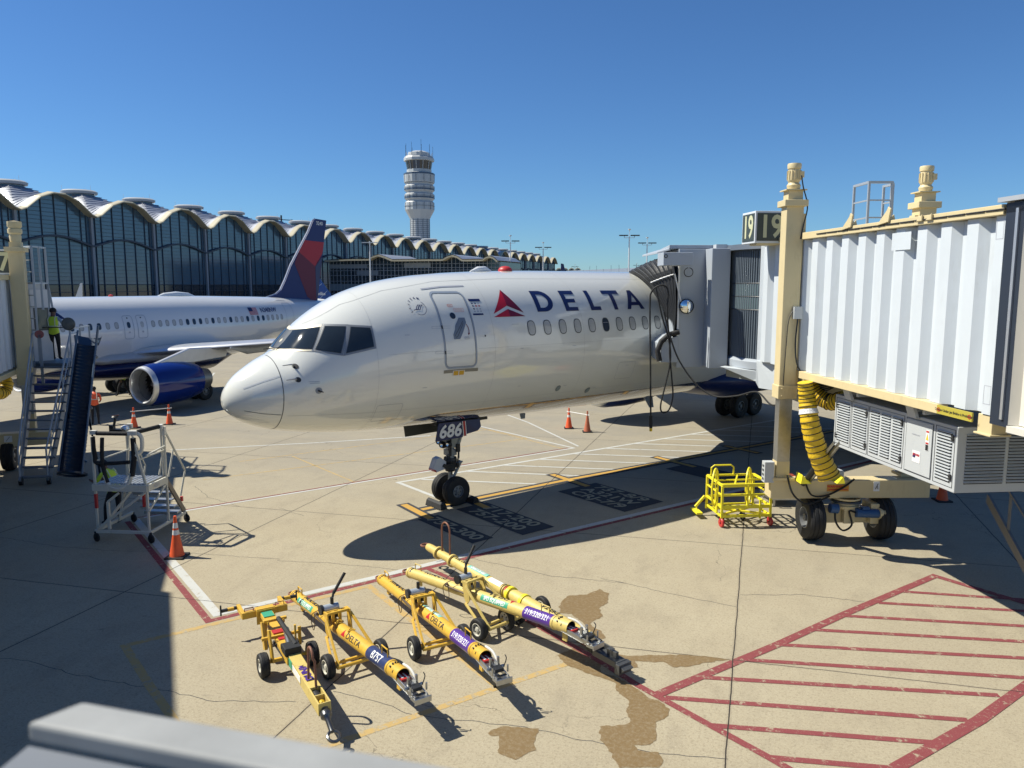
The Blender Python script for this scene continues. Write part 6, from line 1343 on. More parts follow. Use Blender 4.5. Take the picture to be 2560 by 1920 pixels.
    if lever is False or True: m.sweep([Vector((-.10+.07*math.cos(a), .07*math.sin(a), z0)) for a in [2*math.pi*k/20 for k in range(20)]], .02, 8, closed=True)
    m.build('towing_eye', t, smooth=True)
    return t
tow_bar((-7.84, 11.49, .29), (-4.47, 9.0, .56), None, YEL, BANDB, 'B757', 2.60, 'yellow tow bar with navy B757 band, second from the left', spd=(.72, 30, GREEN), txt2='VOLOON')
tow_bar((-6.70, 12.66, .29), (-3.56, 9.80, .58), None, YEL, PURPLE, '319/320/321', 2.66, 'deep yellow tow bar with purple 319/320/321 band, third from the left', lever=False, spd=(2.35, 105, MINT), txt2='DUNMAN')
tow_bar((-6.32, 13.10, .31), (-2.61, 11.07, .60), None, PYEL, PURPLE, '319/320/321', 2.56, 'pale yellow tow bar with purple 319/320/321 band beside the thin one', spd=(2.55, 30, GREEN), brth=98, brand=.66, txt2='DUNMAN')
# thin pale tow bar behind
rear, front = Vector((-6.42, 14.22, .47)), Vector((-2.35, 11.32, .36))
rz, L, dz = axis_frame(rear, front); t = empty('tow_bar', (rear.x, rear.y, 0), rz, 'thin pale yellow tow bar with tall hoop handle, farthest right behind the others', 'tow bar', 'yellow aircraft tow bars parked on the apron')
def Zt(x): return rear.z+dz*x/L
m = MB().m(PYEL); P = [(0, .075), (.1, .085), (1.0, .085), (1.02, .10), (3.0, .105), (3.02, .12), (L, .12)]
for i in range(len(P)-1): m.cyl((P[i][0], 0, Zt(P[i][0])), (P[i+1][0], 0, Zt(P[i+1][0])), P[i][1], P[i+1][1], 24)
for x in (.42, .95, 2.75, 3.25): m.lathe([(.10, -.03), (.13, -.025), (.13, .025), (.10, .03)], (x, 0, Zt(x)), (1, 0, dz/L), 24)
tb = m.build('tube', t, smooth=True)
m = MB().m(BYEL)
for x in (2.9, 3.3): m.lathe([(.10, -.04), (.14, -.035), (.14, .035), (.10, .04)], (x, 0, Zt(x)), (1, 0, dz/L), 24)
m.build('clamp_ring', tb, smooth=True)
MB().m(RUST).sweep([(.55, 0, Zt(.5)+.06), (.55, 0, 1.02)]+[(.70-.15*math.cos(a), 0, 1.02+.15*math.sin(a)) for a in [math.pi*k/10 for k in range(11)]]+[(.85, 0, Zt(.9)+.08)], .018, 10).build('hoop_handle', t, smooth=True)
MB().m(RUST).sweep([Vector((-.13+.085*math.cos(a), .085*math.sin(a), rear.z)) for a in [2*math.pi*k/20 for k in range(20)]], .022, 8, closed=True).build('towing_eye', t, smooth=True)
def wr2(mb, T, x, th, r, o=.004, flip=False):
    s_ = -1 if flip else 1
    mb.add([Vector((x+s_*v[0], -(r+o)*math.cos(th+s_*v[1]/r), Zt(x)+(r+o)*math.sin(th+s_*v[1]/r))) for v in T[0]], T[1])
m = MB().m(MINT).grid(lambda i, j: Vector((1.55+.65*i/5, -.108*math.cos(R(60+12*j)), Zt(1.85)+.108*math.sin(R(60+12*j)))), 6, 6); q = m.build('equipment_label', tb); m = MB().m(PAINTW); wr2(m, text('SPD EQUIPPED', .09, .003, cut=.02, sx=.8), 1.87, R(90), .108, flip=True); m.build('label_text', tb)
m = MB().m(PAINTW).grid(lambda i, j: Vector((2.28+.38*i/5, -.108*math.cos(R(40+12*j)), Zt(2.4)+.108*math.sin(R(40+12*j)))), 6, 6); m.m(RED).grid(lambda i, j: Vector((2.72+.1*i/3, -.11*math.cos(R(40+12*j)), Zt(2.75)+.11*math.sin(R(40+12*j)))), 4, 5); m.build('sticker', tb)
m = MB().m(DARK); wr2(m, text('DELTA', .13, .003, cut=.02, sx=1.1), 4.0, R(95), .122, flip=True); wr2(m, text('JMC 7070', .11, .003, cut=.02), 1.25, R(100), .10, flip=True); m.build('brand_text', tb)
m = MB().m(PYEL).bar((3.35, -.34, .2), (3.35, .34, .2), .05).bar((3.1, 0, Zt(3.1)-.05), (3.35, -.3, .22), .05).bar((3.1, 0, Zt(3.1)-.05), (3.35, .3, .22), .05).bar((3.1, .05, .3), (3.4, .3, .28), .12, .02); m.build('wheel_frame', t)
for sg in (-1, 1): wheel('wheel', t, (3.30, sg*.40, .2), (0, 1, 0), .2, .11, rim=.62, dish=.4)
m = MB().m(mat('red_brown_tube', (.16, .06, .05), .5, grime=.3)).cyl((L-.1, 0, .34), (L+.1, 0, .30), .11, n=20); m.m(DARK).cyl((L+.02, 0, .32), (L+.16, 0, .30), .13, n=20); m.m(mat('head_dark_steel', (.10, .105, .11), .45, metal=.6)).box((L+.42, 0, .24), (.55, .2, .10)).box((L+.72, 0, .20), (.10, .26, .16)).box((L+.5, .0, .33), (.2, .06, .12)).box((L+.3, .08, .32), (.3, .03, .1)).prism([(L+.75, -.1, .12), (L+.85, -.1, .22), (L+.75, -.1, .26)], (0, .2, 0)); m.build('tow_head', t, bevel=.006)
# square section tow bar with a fork, far left
A1, B1 = Vector((-7.62, 10.33, .5)), Vector((-5.27, 8.27, .40))
rz, L, dz = axis_frame(A1, B1); t = empty('tow_bar', (A1.x, A1.y, 0), rz, 'small square-section tow bar with wide fork and black pump arm, leftmost of the tow bars', 'tow bar', 'yellow aircraft tow bars parked on the apron')
def Z1(x): return A1.z+dz*x/L
YP = PYEL
m = MB().m(YEL).bar((.05, 0, Z1(0)), (1.15, 0, Z1(1.15)), .20, .07).bar((1.15, 0, Z1(1.15)-.01), (1.75, 0, Z1(1.75)), .22, .12); m.m(PYEL).bar((1.70, 0, Z1(1.7)), (2.75, 0, Z1(2.75)), .17, .17)
for sg in (-1, 1): m.bar((2.75, sg*.075, Z1(2.75)), (L+.05, sg*.075, Z1(L)), .02, .17)
m.bar((2.75, 0, Z1(2.75)-.075), (L+.05, 0, Z1(L)-.075), .17, .02).box((L-.17, 0, Z1(L)), (.02, .15, .17)).box((L+.05, 0, Z1(L)), (.02, .17, .17)); bm1 = m.build('beam', t, bevel=.004)
m = MB().m(GREEN).box((.14, 0, Z1(.14)+.042), (.22, .17, .012)); m.m(RED).box((.83, 0, Z1(.8)+.045), (.13, .19, .02)).box((1.1, 0, Z1(1.1)+.05), (.08, .14, .02)); m.m(GREEN).box((1.78, -.088, Z1(1.8)), (.28, .006, .12)); m.m(PAINTW).box((2.15, -.089, Z1(2.15)), (.4, .004, .1)); m.pieces('colour_label', bm1)
m = MB().m(mat('purple_letter', (.06, .02, .22), .5)).text(text('DUNMAN', .145, .006, sx=1.15), frame((2.20, 0, Z1(2.2)+.088), (-1, 0, 0), (0, -1, 0))); m.build('maker_text', bm1)
m = MB().m(YEL)
m.bar((-.08, -.37, .5), (-.08, .37, .5), .08, .11); 
for sg in (-1, 1): m.bar((-.08, sg*.34, .5), (-.50, sg*.34, .5), .06, .09)
m.box((.0, 0, .46), (.03, .30, .26)).box((-.06, 0, .565), (.18, .3, .02)); fk = m.build('fork', t, bevel=.006)
m = MB().m(DARK)
for sg in (-1, 1): MB().m(DARK).bar((-.47, sg*.37, .5), (-.45, sg*.62, .5), .045).cyl((-.45, sg*.63, .42), (-.45, sg*.63, .60), .014, n=8).build('fork_pin', fk); MB().m(YEL).bar((-.46, sg*.42, .5), (-.46, sg*.52, .5), .055, .05).build('pin_sleeve', fk)
m = MB().m(RUST)
for sg in (-1, 1): m.sweep([(-.09, sg*.32, .55), (-.09, sg*.32, .61), (-.09, sg*.18, .61), (-.09, sg*.18, .55)], .009, 6)
m.pieces('grab_handle', fk)
m = MB().m(YEL)
for sg in (-1, 1): m.bar((.55, sg*.13, Z1(.55)+.12), (.62, sg*.16, .22), .035, .05).bar((1.05, sg*.20, Z1(1)+.20), (1.15, sg*.18, .18), .03, .08).bar((.4, sg*.12, Z1(.4)+.03), (.7, sg*.12, Z1(.7)+.14), .03, .05)
m.bar((.62, -.18, Z1(.6)+.15), (.62, .18, Z1(.6)+.15), .06, .04).bar((1.1, -.36, .19), (1.1, .42, .19), .05).bar((1.0, -.30, .52), (1.0, .30, .52), .045).bar((1.0, .28, .3), (1.0, .28, .6), .05, .03).bar((.55, -.18, Z1(.6)+.12), (.7, -.18, .2), .05, .12); m.build('wheel_frame', t, bevel=.004)
m = MB().m(BLACK).cyl((.62, .05, Z1(.6)+.16), (1.62, .06, Z1(1.6)+.16), .038, n=12).cyl((.95, -.10, .42), (1.60, -.08, .40), .032, n=12).box((1.62, -.01, Z1(1.62)+.12), (.22, .24, .12)).cyl((1.5, -.13, Z1(1.5)+.12), (1.5, .13, Z1(1.5)+.12), .05, n=12); pm = m.build('pump_arm', t, bevel=.01)
MB().m(STEEL).cyl((.9, .10, .55), (1.5, .0, .52), .05, n=12).build('pump_piston', pm, smooth=True)
MB().m(RUST).sweep([(2.52, -.02, Z1(2.5)+.06), (2.48, 0, .85)]+[(2.59-.11*math.cos(a), 0, .88+.11*math.sin(a)) for a in [math.pi*k/10 for k in range(11)]]+[(2.72, .02, .84), (2.74, .02, Z1(2.75)+.06)], .018, 10).build('hoop_handle', t, smooth=True)
m = MB().m(DARK).cyl((L-.45, 0, Z1(L)), (L-.2, 0, Z1(L)), .06, n=16); m.m(mat('shaft_steel', (.12, .125, .13), .3, metal=.8)).lathe([(.075, 0), (.075, .06), (.06, .07), (.075, .09), (.075, .16), (.05, .18), (.035, .22), (.035, .40), (.0, .42)], (L-.02, 0, Z1(L)-.01), (1, 0, -.45), 20)
m.sweep([Vector((L+.41+.075*math.cos(a), .075*math.sin(a), .20-.03*math.cos(a))) for a in [2*math.pi*k/20 for k in range(20)]], .022, 8, closed=True); m.build('towing_eye', t, smooth=True)
m = MB().m(HOSEY).lathe([(.03, 0), (.045, .03), (.03, .06)], (L-.1, 0, Z1(L)+.02), (1, 0, 0), 12); m.build('spring_cap', t)
for yy in (-.32, .43): wheel('wheel', t, (1.15, yy, .185), (0, 1, 0), .185, .15, rim=.55, dish=.4)

# ---------------------------------------------------------------- traffic cones and bars
def cone(px, py, label, mt=ORANGE, bands=2, h=.90, rz=.3):
    c = G(px, py); o = empty('traffic_cone', c, rz, label, 'traffic cone', 'orange traffic cones standing on the apron'); k = h/.9
    m = MB().m(mt).lathe([(.155*k, .035), (.15*k, .05), (.075*k, .47*k), (.035*k, .80*k), (.033*k, .80*k), (.036*k, .83*k), (.03*k, .90*k), (.0, .905*k)], n=28); b = m.build('cone_body', o, smooth=True)
    MB().m(BLACK).box((0, 0, .02), (.40*k, .40*k, .04)).build('base', o, bevel=.01)
    def rr(z): return .15+(z-.05)/(.47-.05)*(.075-.15) if z < .47 else .075+(z-.47)/.33*(.035-.075)
    for z0, z1 in ((.50, .60), (.645, .755))[:bands]: MB().m(REFLW).lathe([((rr(z0)+.002)*k, z0*k), ((rr(z1)+.002)*k, z1*k)], n=28).build('reflective_collar', o, smooth=True)
    return c
cone(443, 1392, 'nearest orange cone standing below the work platform', h=.92)
c1 = cone(336, 1070, 'orange cone left end of the bar in front of the left airliner engine', bands=1, h=.86); c2 = cone(424, 1061, 'orange cone right end of the bar in front of the left airliner engine', bands=1, h=.86)
c3 = cone(1422, 1071, 'bright orange cone left end of the white bar under the large airliner', bands=1, h=.86); c4 = cone(1468, 1080, 'faded plain orange cone right end of the white bar under the large airliner', mt=ORDULL, bands=0, h=.86)
cone(2250, 1236, 'shaded orange cone partly hidden behind the jet bridge wheel beam'); cone(2355, 1252, 'shaded orange cone under the grey unit, right of the jet bridge wheels')
def conebar(a, b, z, label):
    d = (b-a).normalized(); o = MB().m(REFLW).cyl((a-d*.12)+Vector((0, 0, z)), (b+d*.12)+Vector((0, 0, z)), .017, n=10).lathe([(.03, 0), (.045, .01), (.045, .05), (.03, .06)], a+Vector((0, 0, z-.03)), n=12).lathe([(.03, 0), (.045, .01), (.045, .05), (.03, .06)], b+Vector((0, 0, z-.03)), n=12).build('cone_bar', None, smooth=True)
    tag(o, label, 'barrier bar')
conebar(c1, c2, .70, 'grey bar resting on two cones before the left airliner'); conebar(c3, c4, .70, 'white bar resting on two cones under the large airliner')

# ---------------------------------------------------------------- wheeled work platform (maintenance stand)
A = G(241, 1353); Bp = G(375, 1357); rz = math.atan2(Bp.y-A.y, Bp.x-A.x)
ws = empty('work_platform', (A.x, A.y, 0), rz, 'white tubular wheeled work platform with black padded top rails and metal steps', 'work platform')
W_, PD, SD = 1.32, .80, 1.62; PZ = 1.28; TZ = 2.56
m = MB().m(WSTAND)
for x, y, z in ((.04, .04, TZ-.1), (1.02, .04, TZ-.1), (1.30, .85, TZ), (.42, .88, TZ)):
    xb = {.04: .04, 1.02: 1.28, 1.30: 1.30, .42: .04}[x]; zb = .22
    m.bar((xb, y if y < .5 else .85, zb), (xb if x != .42 else .30, y, PZ), .05).bar((xb if x != .42 else .30, y, PZ), (x, y, z), .05)
    if y > .5: m.bar((x-.07, y, PZ), (x-.07, y, z-.05), .035)
m.bar((0, 0, .24), (W_, 0, .24), .05, .07).bar((0, 0, .24), (0, 1.5, .24), .05, .07).bar((W_, 0, .24), (W_, SD, .24), .05, .07).bar((0, 0, PZ), (W_, 0, PZ), .05, .16).bar((W_, 0, PZ), (W_, .85, PZ), .05, .16).bar((0, 0, PZ), (.04, .85, PZ), .05, .12).bar((.3, .85, PZ), (W_, .85, PZ), .05, .1)
m.bar((.05, 0, .3), (W_*.95, 0, PZ-.1), .05).bar((W_, 0, .75), (W_, .85, PZ-.05), .045).bar((.1, .05, .28), (.62, .5, PZ-.2), .06).bar((.62, .5, PZ-.2), (.9, .8, PZ-.1), .05).bar((.35, 0, .3), (.35, 0, .95), .06).bar((.35, 0, .95), (.62, 0, PZ-.12), .05)
m.bar((W_, .04, 2.05), (W_+.0, .85, 2.1), .035).bar((1.02, .04, 1.9), (1.30, .85, 2.0), .03).bar((.04, .04, 1.88), (.42, .88, 2.0), .03)
fr = m.build('frame', ws, bevel=.006)
m = MB().m(RED).box((.04, .04, .95), (.056, .056, .34)).box((1.20, .04, 1.0), (.056, .056, .32)).box((1.30, 1.5, .62), (.056, .056, .12)).box((1.30, .80, 1.28), (.056, .12, .09)); m.build('red_band', fr)
m = MB().m(DECALG).text(text('4231', .12, .004), frame((W_+.03, .35, PZ), (0, 1, 0), (0, 0, 1))); m.build('stencilled_number', fr)
m = MB().m(mat('top_cap_white', (.62, .61, .55), .4, grime=.3)).bar((.02, .04, TZ), (.16, .04, TZ), .09, .09).bar((.92, .04, TZ), (1.12, .06, TZ), .11, .10).bar((1.26, .84, TZ+.02), (1.30, .70, TZ+.02), .09, .1).box((1.30, .86, TZ-.1), (.08, .08, .2)).bar((.38, .88, TZ), (.50, .9, TZ), .08, .1); m.sweep(spline([(1.02, .06, TZ), (1.14, .08, TZ-.03), (1.2, .1, TZ-.16), (1.17, .1, TZ-.42), (1.05, .05, TZ-.52)], 6), .045, 10)
m.sweep(spline([(.30, .02, PZ+.30), (.38, .02, PZ+.08), (.62, .0, PZ-.02), (.86, .02, PZ+.1), (.95, .02, PZ+.35)], 6), .045, 10); m.pieces('top_rail', ws, smooth=True)
m = MB().m(FOAM)
for P, r in (([(.16, .04, TZ-.02), (.9, .05, TZ-.02)], .048), ([(1.12, .08, TZ+.02), (1.27, .72, TZ+.03)], .05), ([(.07, .04, TZ-.1), (.08, .04, TZ-.55), (.16, .04, TZ-.72), (.9, .05, TZ-.68)], .045), ([(1.02, .05, TZ-.12), (1.02, .05, TZ-.5), (1.0, .05, TZ-.68), (.95, .03, TZ-1.0)], .06), ([(.30, .02, TZ-.12), (.26, .03, TZ-.6), (.30, .02, PZ+.35), (.36, .02, PZ+.12)], .045)):
    m.sweep(spline(P, 6), r, 10)
m.build('foam_padding', ws, smooth=True)
m = MB().m(DARK).box((.38, .3, TZ+.05), (.10, .10, .16)).cyl((.42, .3, TZ+.1), (.47, .3, TZ+.28), .03, n=8).lathe([(.06, 0), (.09, .02), (.06, .05)], (.47, .3, TZ+.30), n=16).box((.5, .3, TZ), (.3, .14, .08)); m.m(RUST).bar((.40, .3, TZ+.34), (.56, .3, TZ+.36), .02); m.m(ALU).lathe([(0, .1), (.08, .06), (.1, 0)], (.62, .4, TZ+.02), n=16); m.build('valve_fitting', ws, smooth=True)
m = MB().m(TREAD)
for k in range(11): m.box((.16+k*.105, .42, PZ+.09), (.075, .78, .02))
for k in range(4): m.box((.68, .12+k*.2, PZ+.078), (1.15, .03, .02))
m.build('platform_grating', ws)
ST = [((.75), .92, PZ-.16), (.75, 1.06, PZ-.38), (.75, 1.20, PZ-.60), (.75, 1.34, PZ-.80), (.75, 1.48, PZ-.98)]
for x, y, z in ST: MB().m(TREAD).box((.80, y, z), (.86, .20, .03)).box((.80, y-.1, z-.025), (.86, .012, .06)).build('step', ws)
m = MB().m(mat('stringer_brown', (.17, .14, .11), .5)).bar((W_-.03, .82, PZ+.03), (W_-.03, 1.62, .26), .05, .12)
m.m(ALU).bar((.36, .82, PZ+.03), (.36, 1.62, .26), .04, .10)
for k in range(5): m.m(ALU).lathe([(0, 0), (.03, 0)], (.33, .93+k*.13, PZ-.15-k*.165), (-1, 0, 0), 10)
m.build('stringer', ws, bevel=.006)
m = MB().m(WSTAND).sweep([(1.30, .86, TZ-.05), (1.36, 1.55, 1.42), (1.36, 1.62, 1.30), (1.32, 1.42, .72)], .024, 8).sweep([(1.31, 1.22, 1.95), (1.30, .95, 1.32)], .022, 8).sweep([(.42, .88, TZ-.05), (.40, 1.5, 1.45), (.38, 1.35, .85)], .022, 8).sweep([(1.28, .95, TZ-.25), (1.1, .9, PZ+.1)], .02, 6); m.build('stair_handrail', ws, smooth=True)
for x, y in ((0, 0), (W_, 0), (W_, SD), (0.0, 1.5)):
    m = MB().m(BLACK).lathe([(.03, -.025), (.085, -.025), (.1, -.015), (.1, .015), (.085, .025), (.03, .025)], (x+.03, y-.02, .10), (.4, 1, 0), 20).bar((x, y, .24), (x+.03, y-.02, .10), .05, .06); m.build('castor', ws, smooth=True)

# ---------------------------------------------------------------- yellow frame trolley with hoops
A = G(1803, 1318); Bp = G(1924, 1314); rz = math.atan2(Bp.y-A.y, Bp.x-A.x); Wd = (Bp-A).length; Dp = 1.05
yc = empty('hose_trolley', (A.x, A.y, 0), rz, 'bright yellow tubular trolley with two round hoops and red front castors', 'trolley')
m = MB().m(BYEL); T_ = 1.04
for x in (0, Wd):
    for y in (0, Dp): m.bar((x, y, .17), (x, y, T_), .055)
for z in (T_, ): m.bar((0, 0, z), (Wd, 0, z), .05, .08).bar((0, Dp, z), (Wd, Dp, z), .05).bar((0, 0, z), (0, Dp, z), .05, .06).bar((Wd, 0, z), (Wd, Dp, z), .05, .06).bar((0, Dp*.5, z), (Wd, Dp*.5, z), .04).bar((.3, 0, z), (.8, Dp, z), .04)
for z, w_ in ((.80, .05), (.50, .09), (.27, .07)): m.bar((0, 0, z), (Wd, 0, z), .04, w_).bar((0, Dp, z), (Wd, Dp, z), .04, w_*.7).bar((0, 0, z), (0, Dp, z), .04, w_*.7).bar((Wd, 0, z), (Wd, Dp, z), .04, w_*.7)
m.bar((Wd*.52, 0, .5), (Wd*.52, 0, T_), .09, .03).bar((0, .2, .24), (Wd, .9, .24), .05).bar((Wd, .2, .24), (0, .9, .24), .05).bar((Wd*.78, -.02, .2), (Wd*.78, -.02, .66), .09, .03).bar((-.05, Dp, .5), (-.30, Dp, .22), .06).box((-.3, Dp*.9, .14), (.16, .5, .05)).bar((-.02, .3, T_-.15), (-.02, .3, .3), .10, .04)
m.sweep([(.1, Dp, T_), (.1, Dp, T_+.2), (.18, Dp, T_+.26), (Wd*.5, Dp, T_+.26), (Wd*.56, Dp, T_+.2), (Wd*.56, Dp, T_)], .022, 8)
fr = m.build('frame', yc, bevel=.006)
for x in (.02, Wd*.72): MB().m(BYEL).sweep([Vector((x+.17*math.cos(a), .55+.42*math.cos(a)*.6, .86+.47*math.sin(a))) for a in [2*math.pi*k/30 for k in range(30)]], .027, 8, closed=True).bar((x, .55, .45), (x+.02, .55, 1.3), .02).build('hoop', yc, smooth=True)
m = MB().m(BYEL).bar((Wd, .1, T_), (Wd+.32, .25, .92), .04).bar((Wd, Dp*.5, T_), (Wd+.3, .35, .88), .04).prism([(Wd+.28, .1, .78), (Wd+.48, .1, .70), (Wd+.50, .1, .88), (Wd+.28, .1, 1.02)], (0, .3, 0)); m.build('hitch_arm', yc)
for x, y, mt in ((0, 0, RED), (Wd, 0, RED), (.2, .5, BLACK), (Wd*.6, .5, BLACK)):
    MB().m(mt).lathe([(.03, -.03), (.1, -.03), (.115, -.015), (.115, .015), (.1, .03), (.03, .03)], (x, y, .115), (1, .15, 0), 20).bar((x, y, .24), (x, y, .12), .04, .07).build('castor', yc, smooth=True)
# red ground power box behind the wheels
c = G(1975, 1268); gp_ = empty('power_box', (c.x, c.y, 0), BA, 'small red equipment box on a metal skid behind the left jet bridge wheel', 'equipment box')
m = MB().m(mat('red_cabinet', (.42, .07, .03), .45, grime=.3)).b2(-.42, .25, .1, .9, .30, .78); m.build('cabinet', gp_, bevel=.02)
m = MB().m(STEEL).b2(-.5, .3, .05, .95, .18, .24).bar((-.4, .1, .2), (-.4, .1, .0), .05).bar((.25, .1, .2), (.25, .1, .0), .05).bar((-.4, .9, .2), (-.4, .9, .0), .05).bar((-.2, .08, .3), (-.2, .08, .72), .03).bar((.2, .08, .3), (.2, .08, .72), .03).bar((-.2, .08, .72), (.2, .08, .72), .03); m.build('skid', gp_)
m = MB().m(RED).b2(-.12, .12, .085, .1, .36, .6); m.m(PAINTW).b2(-.1, .1, .08, .085, .4, .5); m.build('access_panel', gp_)
m = MB().m(mat('rag_grey', (.3, .3, .3), .9)).sweep(spline([(-.6, .1, .75), (-.66, .1, .6), (-.62, .12, .45), (-.68, .1, .3), (-.6, .1, .22), (-.45, .1, .18)], 5), [.03]*26, 6); m.m(BLACK).sweep(spline([(-.66, .0, .8), (-.74, 0, .6), (-.62, 0, .4), (-.5, 0, .3)], 5), .03, 6); m.build('cable_tail', gp_)

# ---------------------------------------------------------------- people
def person(name_label, base, rz, J, shirt, vest=None, stripe=True, scale=1.0, cap=True):
    """J: joints (x right, y forward, z up); one continuous skinned body; clothing shells as children"""
    o = bpy.data.meshes.new('person')
    names = list(J.keys()); idx = {n: i for i, n in enumerate(names)}
    edges = [('pelvis', 'waist'), ('waist', 'chest'), ('chest', 'neck'), ('neck', 'head'), ('head', 'crown'), ('pelvis', 'hipL'), ('hipL', 'kneeL'), ('kneeL', 'ankL'), ('ankL', 'toeL'), ('pelvis', 'hipR'), ('hipR', 'kneeR'), ('kneeR', 'ankR'), ('ankR', 'toeR'), ('chest', 'shL'), ('shL', 'elL'), ('elL', 'wrL'), ('wrL', 'haL'), ('chest', 'shR'), ('shR', 'elR'), ('elR', 'wrR'), ('wrR', 'haR')]
    fing = []
    vs = [J[n][:3] for n in names]; es = [(idx[a], idx[b]) for a, b in edges]; rad = [J[n][3] for n in names]
    for s_ in 'LR':
        w_ = Vector(J['wr'+s_][:3]); h_ = Vector(J['ha'+s_][:3]); d = (h_-w_).normalized(); q = d.cross(Vector((0, 1, 0))); q = q.normalized() if q.length > .1 else Vector((1, 0, 0))
        for k, ln in enumerate((.065, .08, .085, .07)):
            a = h_+q*(k-1.5)*.02; vs += [a+d*ln*.5, a+d*ln*.8+Vector((0, .015, -.015))]; rad += [.009, .008]; n_ = len(vs); es += [(idx['ha'+s_], n_-2), (n_-2, n_-1)]
        a = w_+d*.04+q*.035; vs += [a+d*.03]; rad += [.011]; es.append((idx['wr'+s_], len(vs)-1))
    o.from_pydata([Vector(v)*scale for v in vs], es, []); ob = bpy.data.objects.new('person', o); sc.collection.objects.link(ob)
    sk = ob.modifiers.new('skin', 'SKIN'); sk.use_smooth_shade = True
    for i, r in enumerate(rad): rr = r if hasattr(r, '__len__') else (r, r); o.skin_vertices[0].data[i].radius = (rr[0]*scale, rr[1]*scale)
    o.skin_vertices[0].data[idx['pelvis']].use_root = True
    sb = ob.modifiers.new('sub', 'SUBSURF'); sb.levels = 1; sb.render_levels = 1
    bpy.context.view_layer.update()
    me = bpy.data.meshes.new_from_object(ob.evaluated_get(bpy.context.evaluated_depsgraph_get())); bpy.data.objects.remove(ob)
    zl = J['pelvis'][2]*scale; hd = Vector(J['head'][:3])*scale; zneck = J['neck'][2]*scale
    me.materials.clear()
    for q in (CLOTH, shirt, SKIN, vest or shirt): me.materials.append(q)
    hands = [Vector(J['ha'+s_][:3])*scale for s_ in 'LR']; wr = [Vector(J['wr'+s_][:3])*scale for s_ in 'LR']; el = [Vector(J['el'+s_][:3])*scale for s_ in 'LR']; sh = [Vector(J['sh'+s_][:3])*scale for s_ in 'LR']
    for p in me.polygons:
        c = p.center; mi = 0 if c.z < zl-.02 else 1
        if vest and c.z > zl-.05*scale and c.z < zneck and abs((c-Vector(J['chest'][:3])*scale).x) < .17*scale: mi = 3
        for k in range(2):
            def dseg(a, b): t = max(0, min(1, (c-a).dot(b-a)/max(1e-6, (b-a).length_squared))); return (c-a.lerp(b, t)).length
            if dseg(wr[k], hands[k]) < .07*scale or (c-hands[k]).length < .13*scale: mi = 2
            elif dseg(sh[k], el[k]) < .06*scale and (c-sh[k]).length > .07*scale: mi = 1
            elif dseg(el[k], wr[k]) < .06*scale: mi = 2
        if (c-hd).length < .17*scale and c.z > zneck-.01: mi = 2
        p.material_index = mi
    me.polygons.foreach_set('use_smooth', [True]*len(me.polygons))
    ob = bpy.data.objects.new('person', me); sc.collection.objects.link(ob); ob.location = base; ob.rotation_euler = (0, 0, rz); tag(ob, name_label, 'person', None)
    if cap: MB().m(mat('dark_cap', (.01, .01, .012), .8)).lathe([(.098*scale, -.03*scale), (.108*scale, .0), (.10*scale, .06*scale), (.06*scale, .105*scale), (0, .12*scale)], hd+Vector((0, 0, .03*scale)), n=20).box(hd+Vector((0, .11*scale, .02*scale)), (.14*scale, .10*scale, .015)).build('cap', ob, smooth=True)
    for sg in (-1, 1): MB().m(SKIN).lathe([(0, 0), (.022*scale, .01*scale), (0, .02*scale)], hd+Vector((sg*.075*scale, -.005, -.01)), (sg, 0, 0), 8).build('ear', ob)
    MB().m(SKIN).prism([hd+Vector((-.014, .085, -.02))*scale if False else hd+Vector((-.014*scale, .08*scale, -.025*scale)), hd+Vector((.014*scale, .08*scale, -.025*scale)), hd+Vector((0, .112*scale, -.025*scale))], (0, 0, .03*scale)).build('nose', ob)
    if vest and stripe:
        cx = Vector(J['chest'][:3])*scale; wx_ = Vector(J['waist'][:3])*scale
        m = MB().m(VSTRIPE); c = cx.lerp(wx_, .8)
        m.sweep([c+Vector((.185*scale*math.cos(a), .135*scale*math.sin(a), 0)) for a in [2*math.pi*k/20 for k in range(20)]], .016*scale, 6, closed=True)
        for sg in (-1, 1): m.sweep([c+Vector((sg*.10*scale, -.135*scale, 0)), cx+Vector((sg*.11*scale, -.15*scale, .05*scale)), cx+Vector((sg*.10*scale, -.06*scale, .17*scale)), cx+Vector((sg*.10*scale, .11*scale, .05*scale)), c+Vector((sg*.10*scale, .13*scale, 0))], .014*scale, 6)
        m.build('vest_stripe', ob, smooth=True)
    return ob
def joints(**k):
    J = dict(pelvis=(0, 0, .95, (.155, .115)), waist=(0, 0, 1.12, (.15, .11)), chest=(0, 0, 1.34, (.17, .125)), neck=(0, .01, 1.50, .058), head=(0, .03, 1.64, (.085, .1)), crown=(0, .03, 1.73, (.07, .08)),
             hipL=(-.10, 0, .90, .095), kneeL=(-.11, .02, .50, .065), ankL=(-.12, 0, .09, .045), toeL=(-.13, .14, .035, .04), hipR=(.10, 0, .90, .095), kneeR=(.11, .02, .50, .065), ankR=(.12, 0, .09, .045), toeR=(.13, .14, .035, .04),
             shL=(-.20, 0, 1.42, .062), elL=(-.26, -.03, 1.14, .045), wrL=(-.27, .05, .90, .03), haL=(-.27, .08, .83, .032), shR=(.20, 0, 1.42, .062), elR=(.26, -.03, 1.14, .045), wrR=(.27, .05, .90, .03), haR=(.27, .08, .83, .032))
    J.update(k); return J
p = DP(141, 905, 25.6); p.z = 3.4
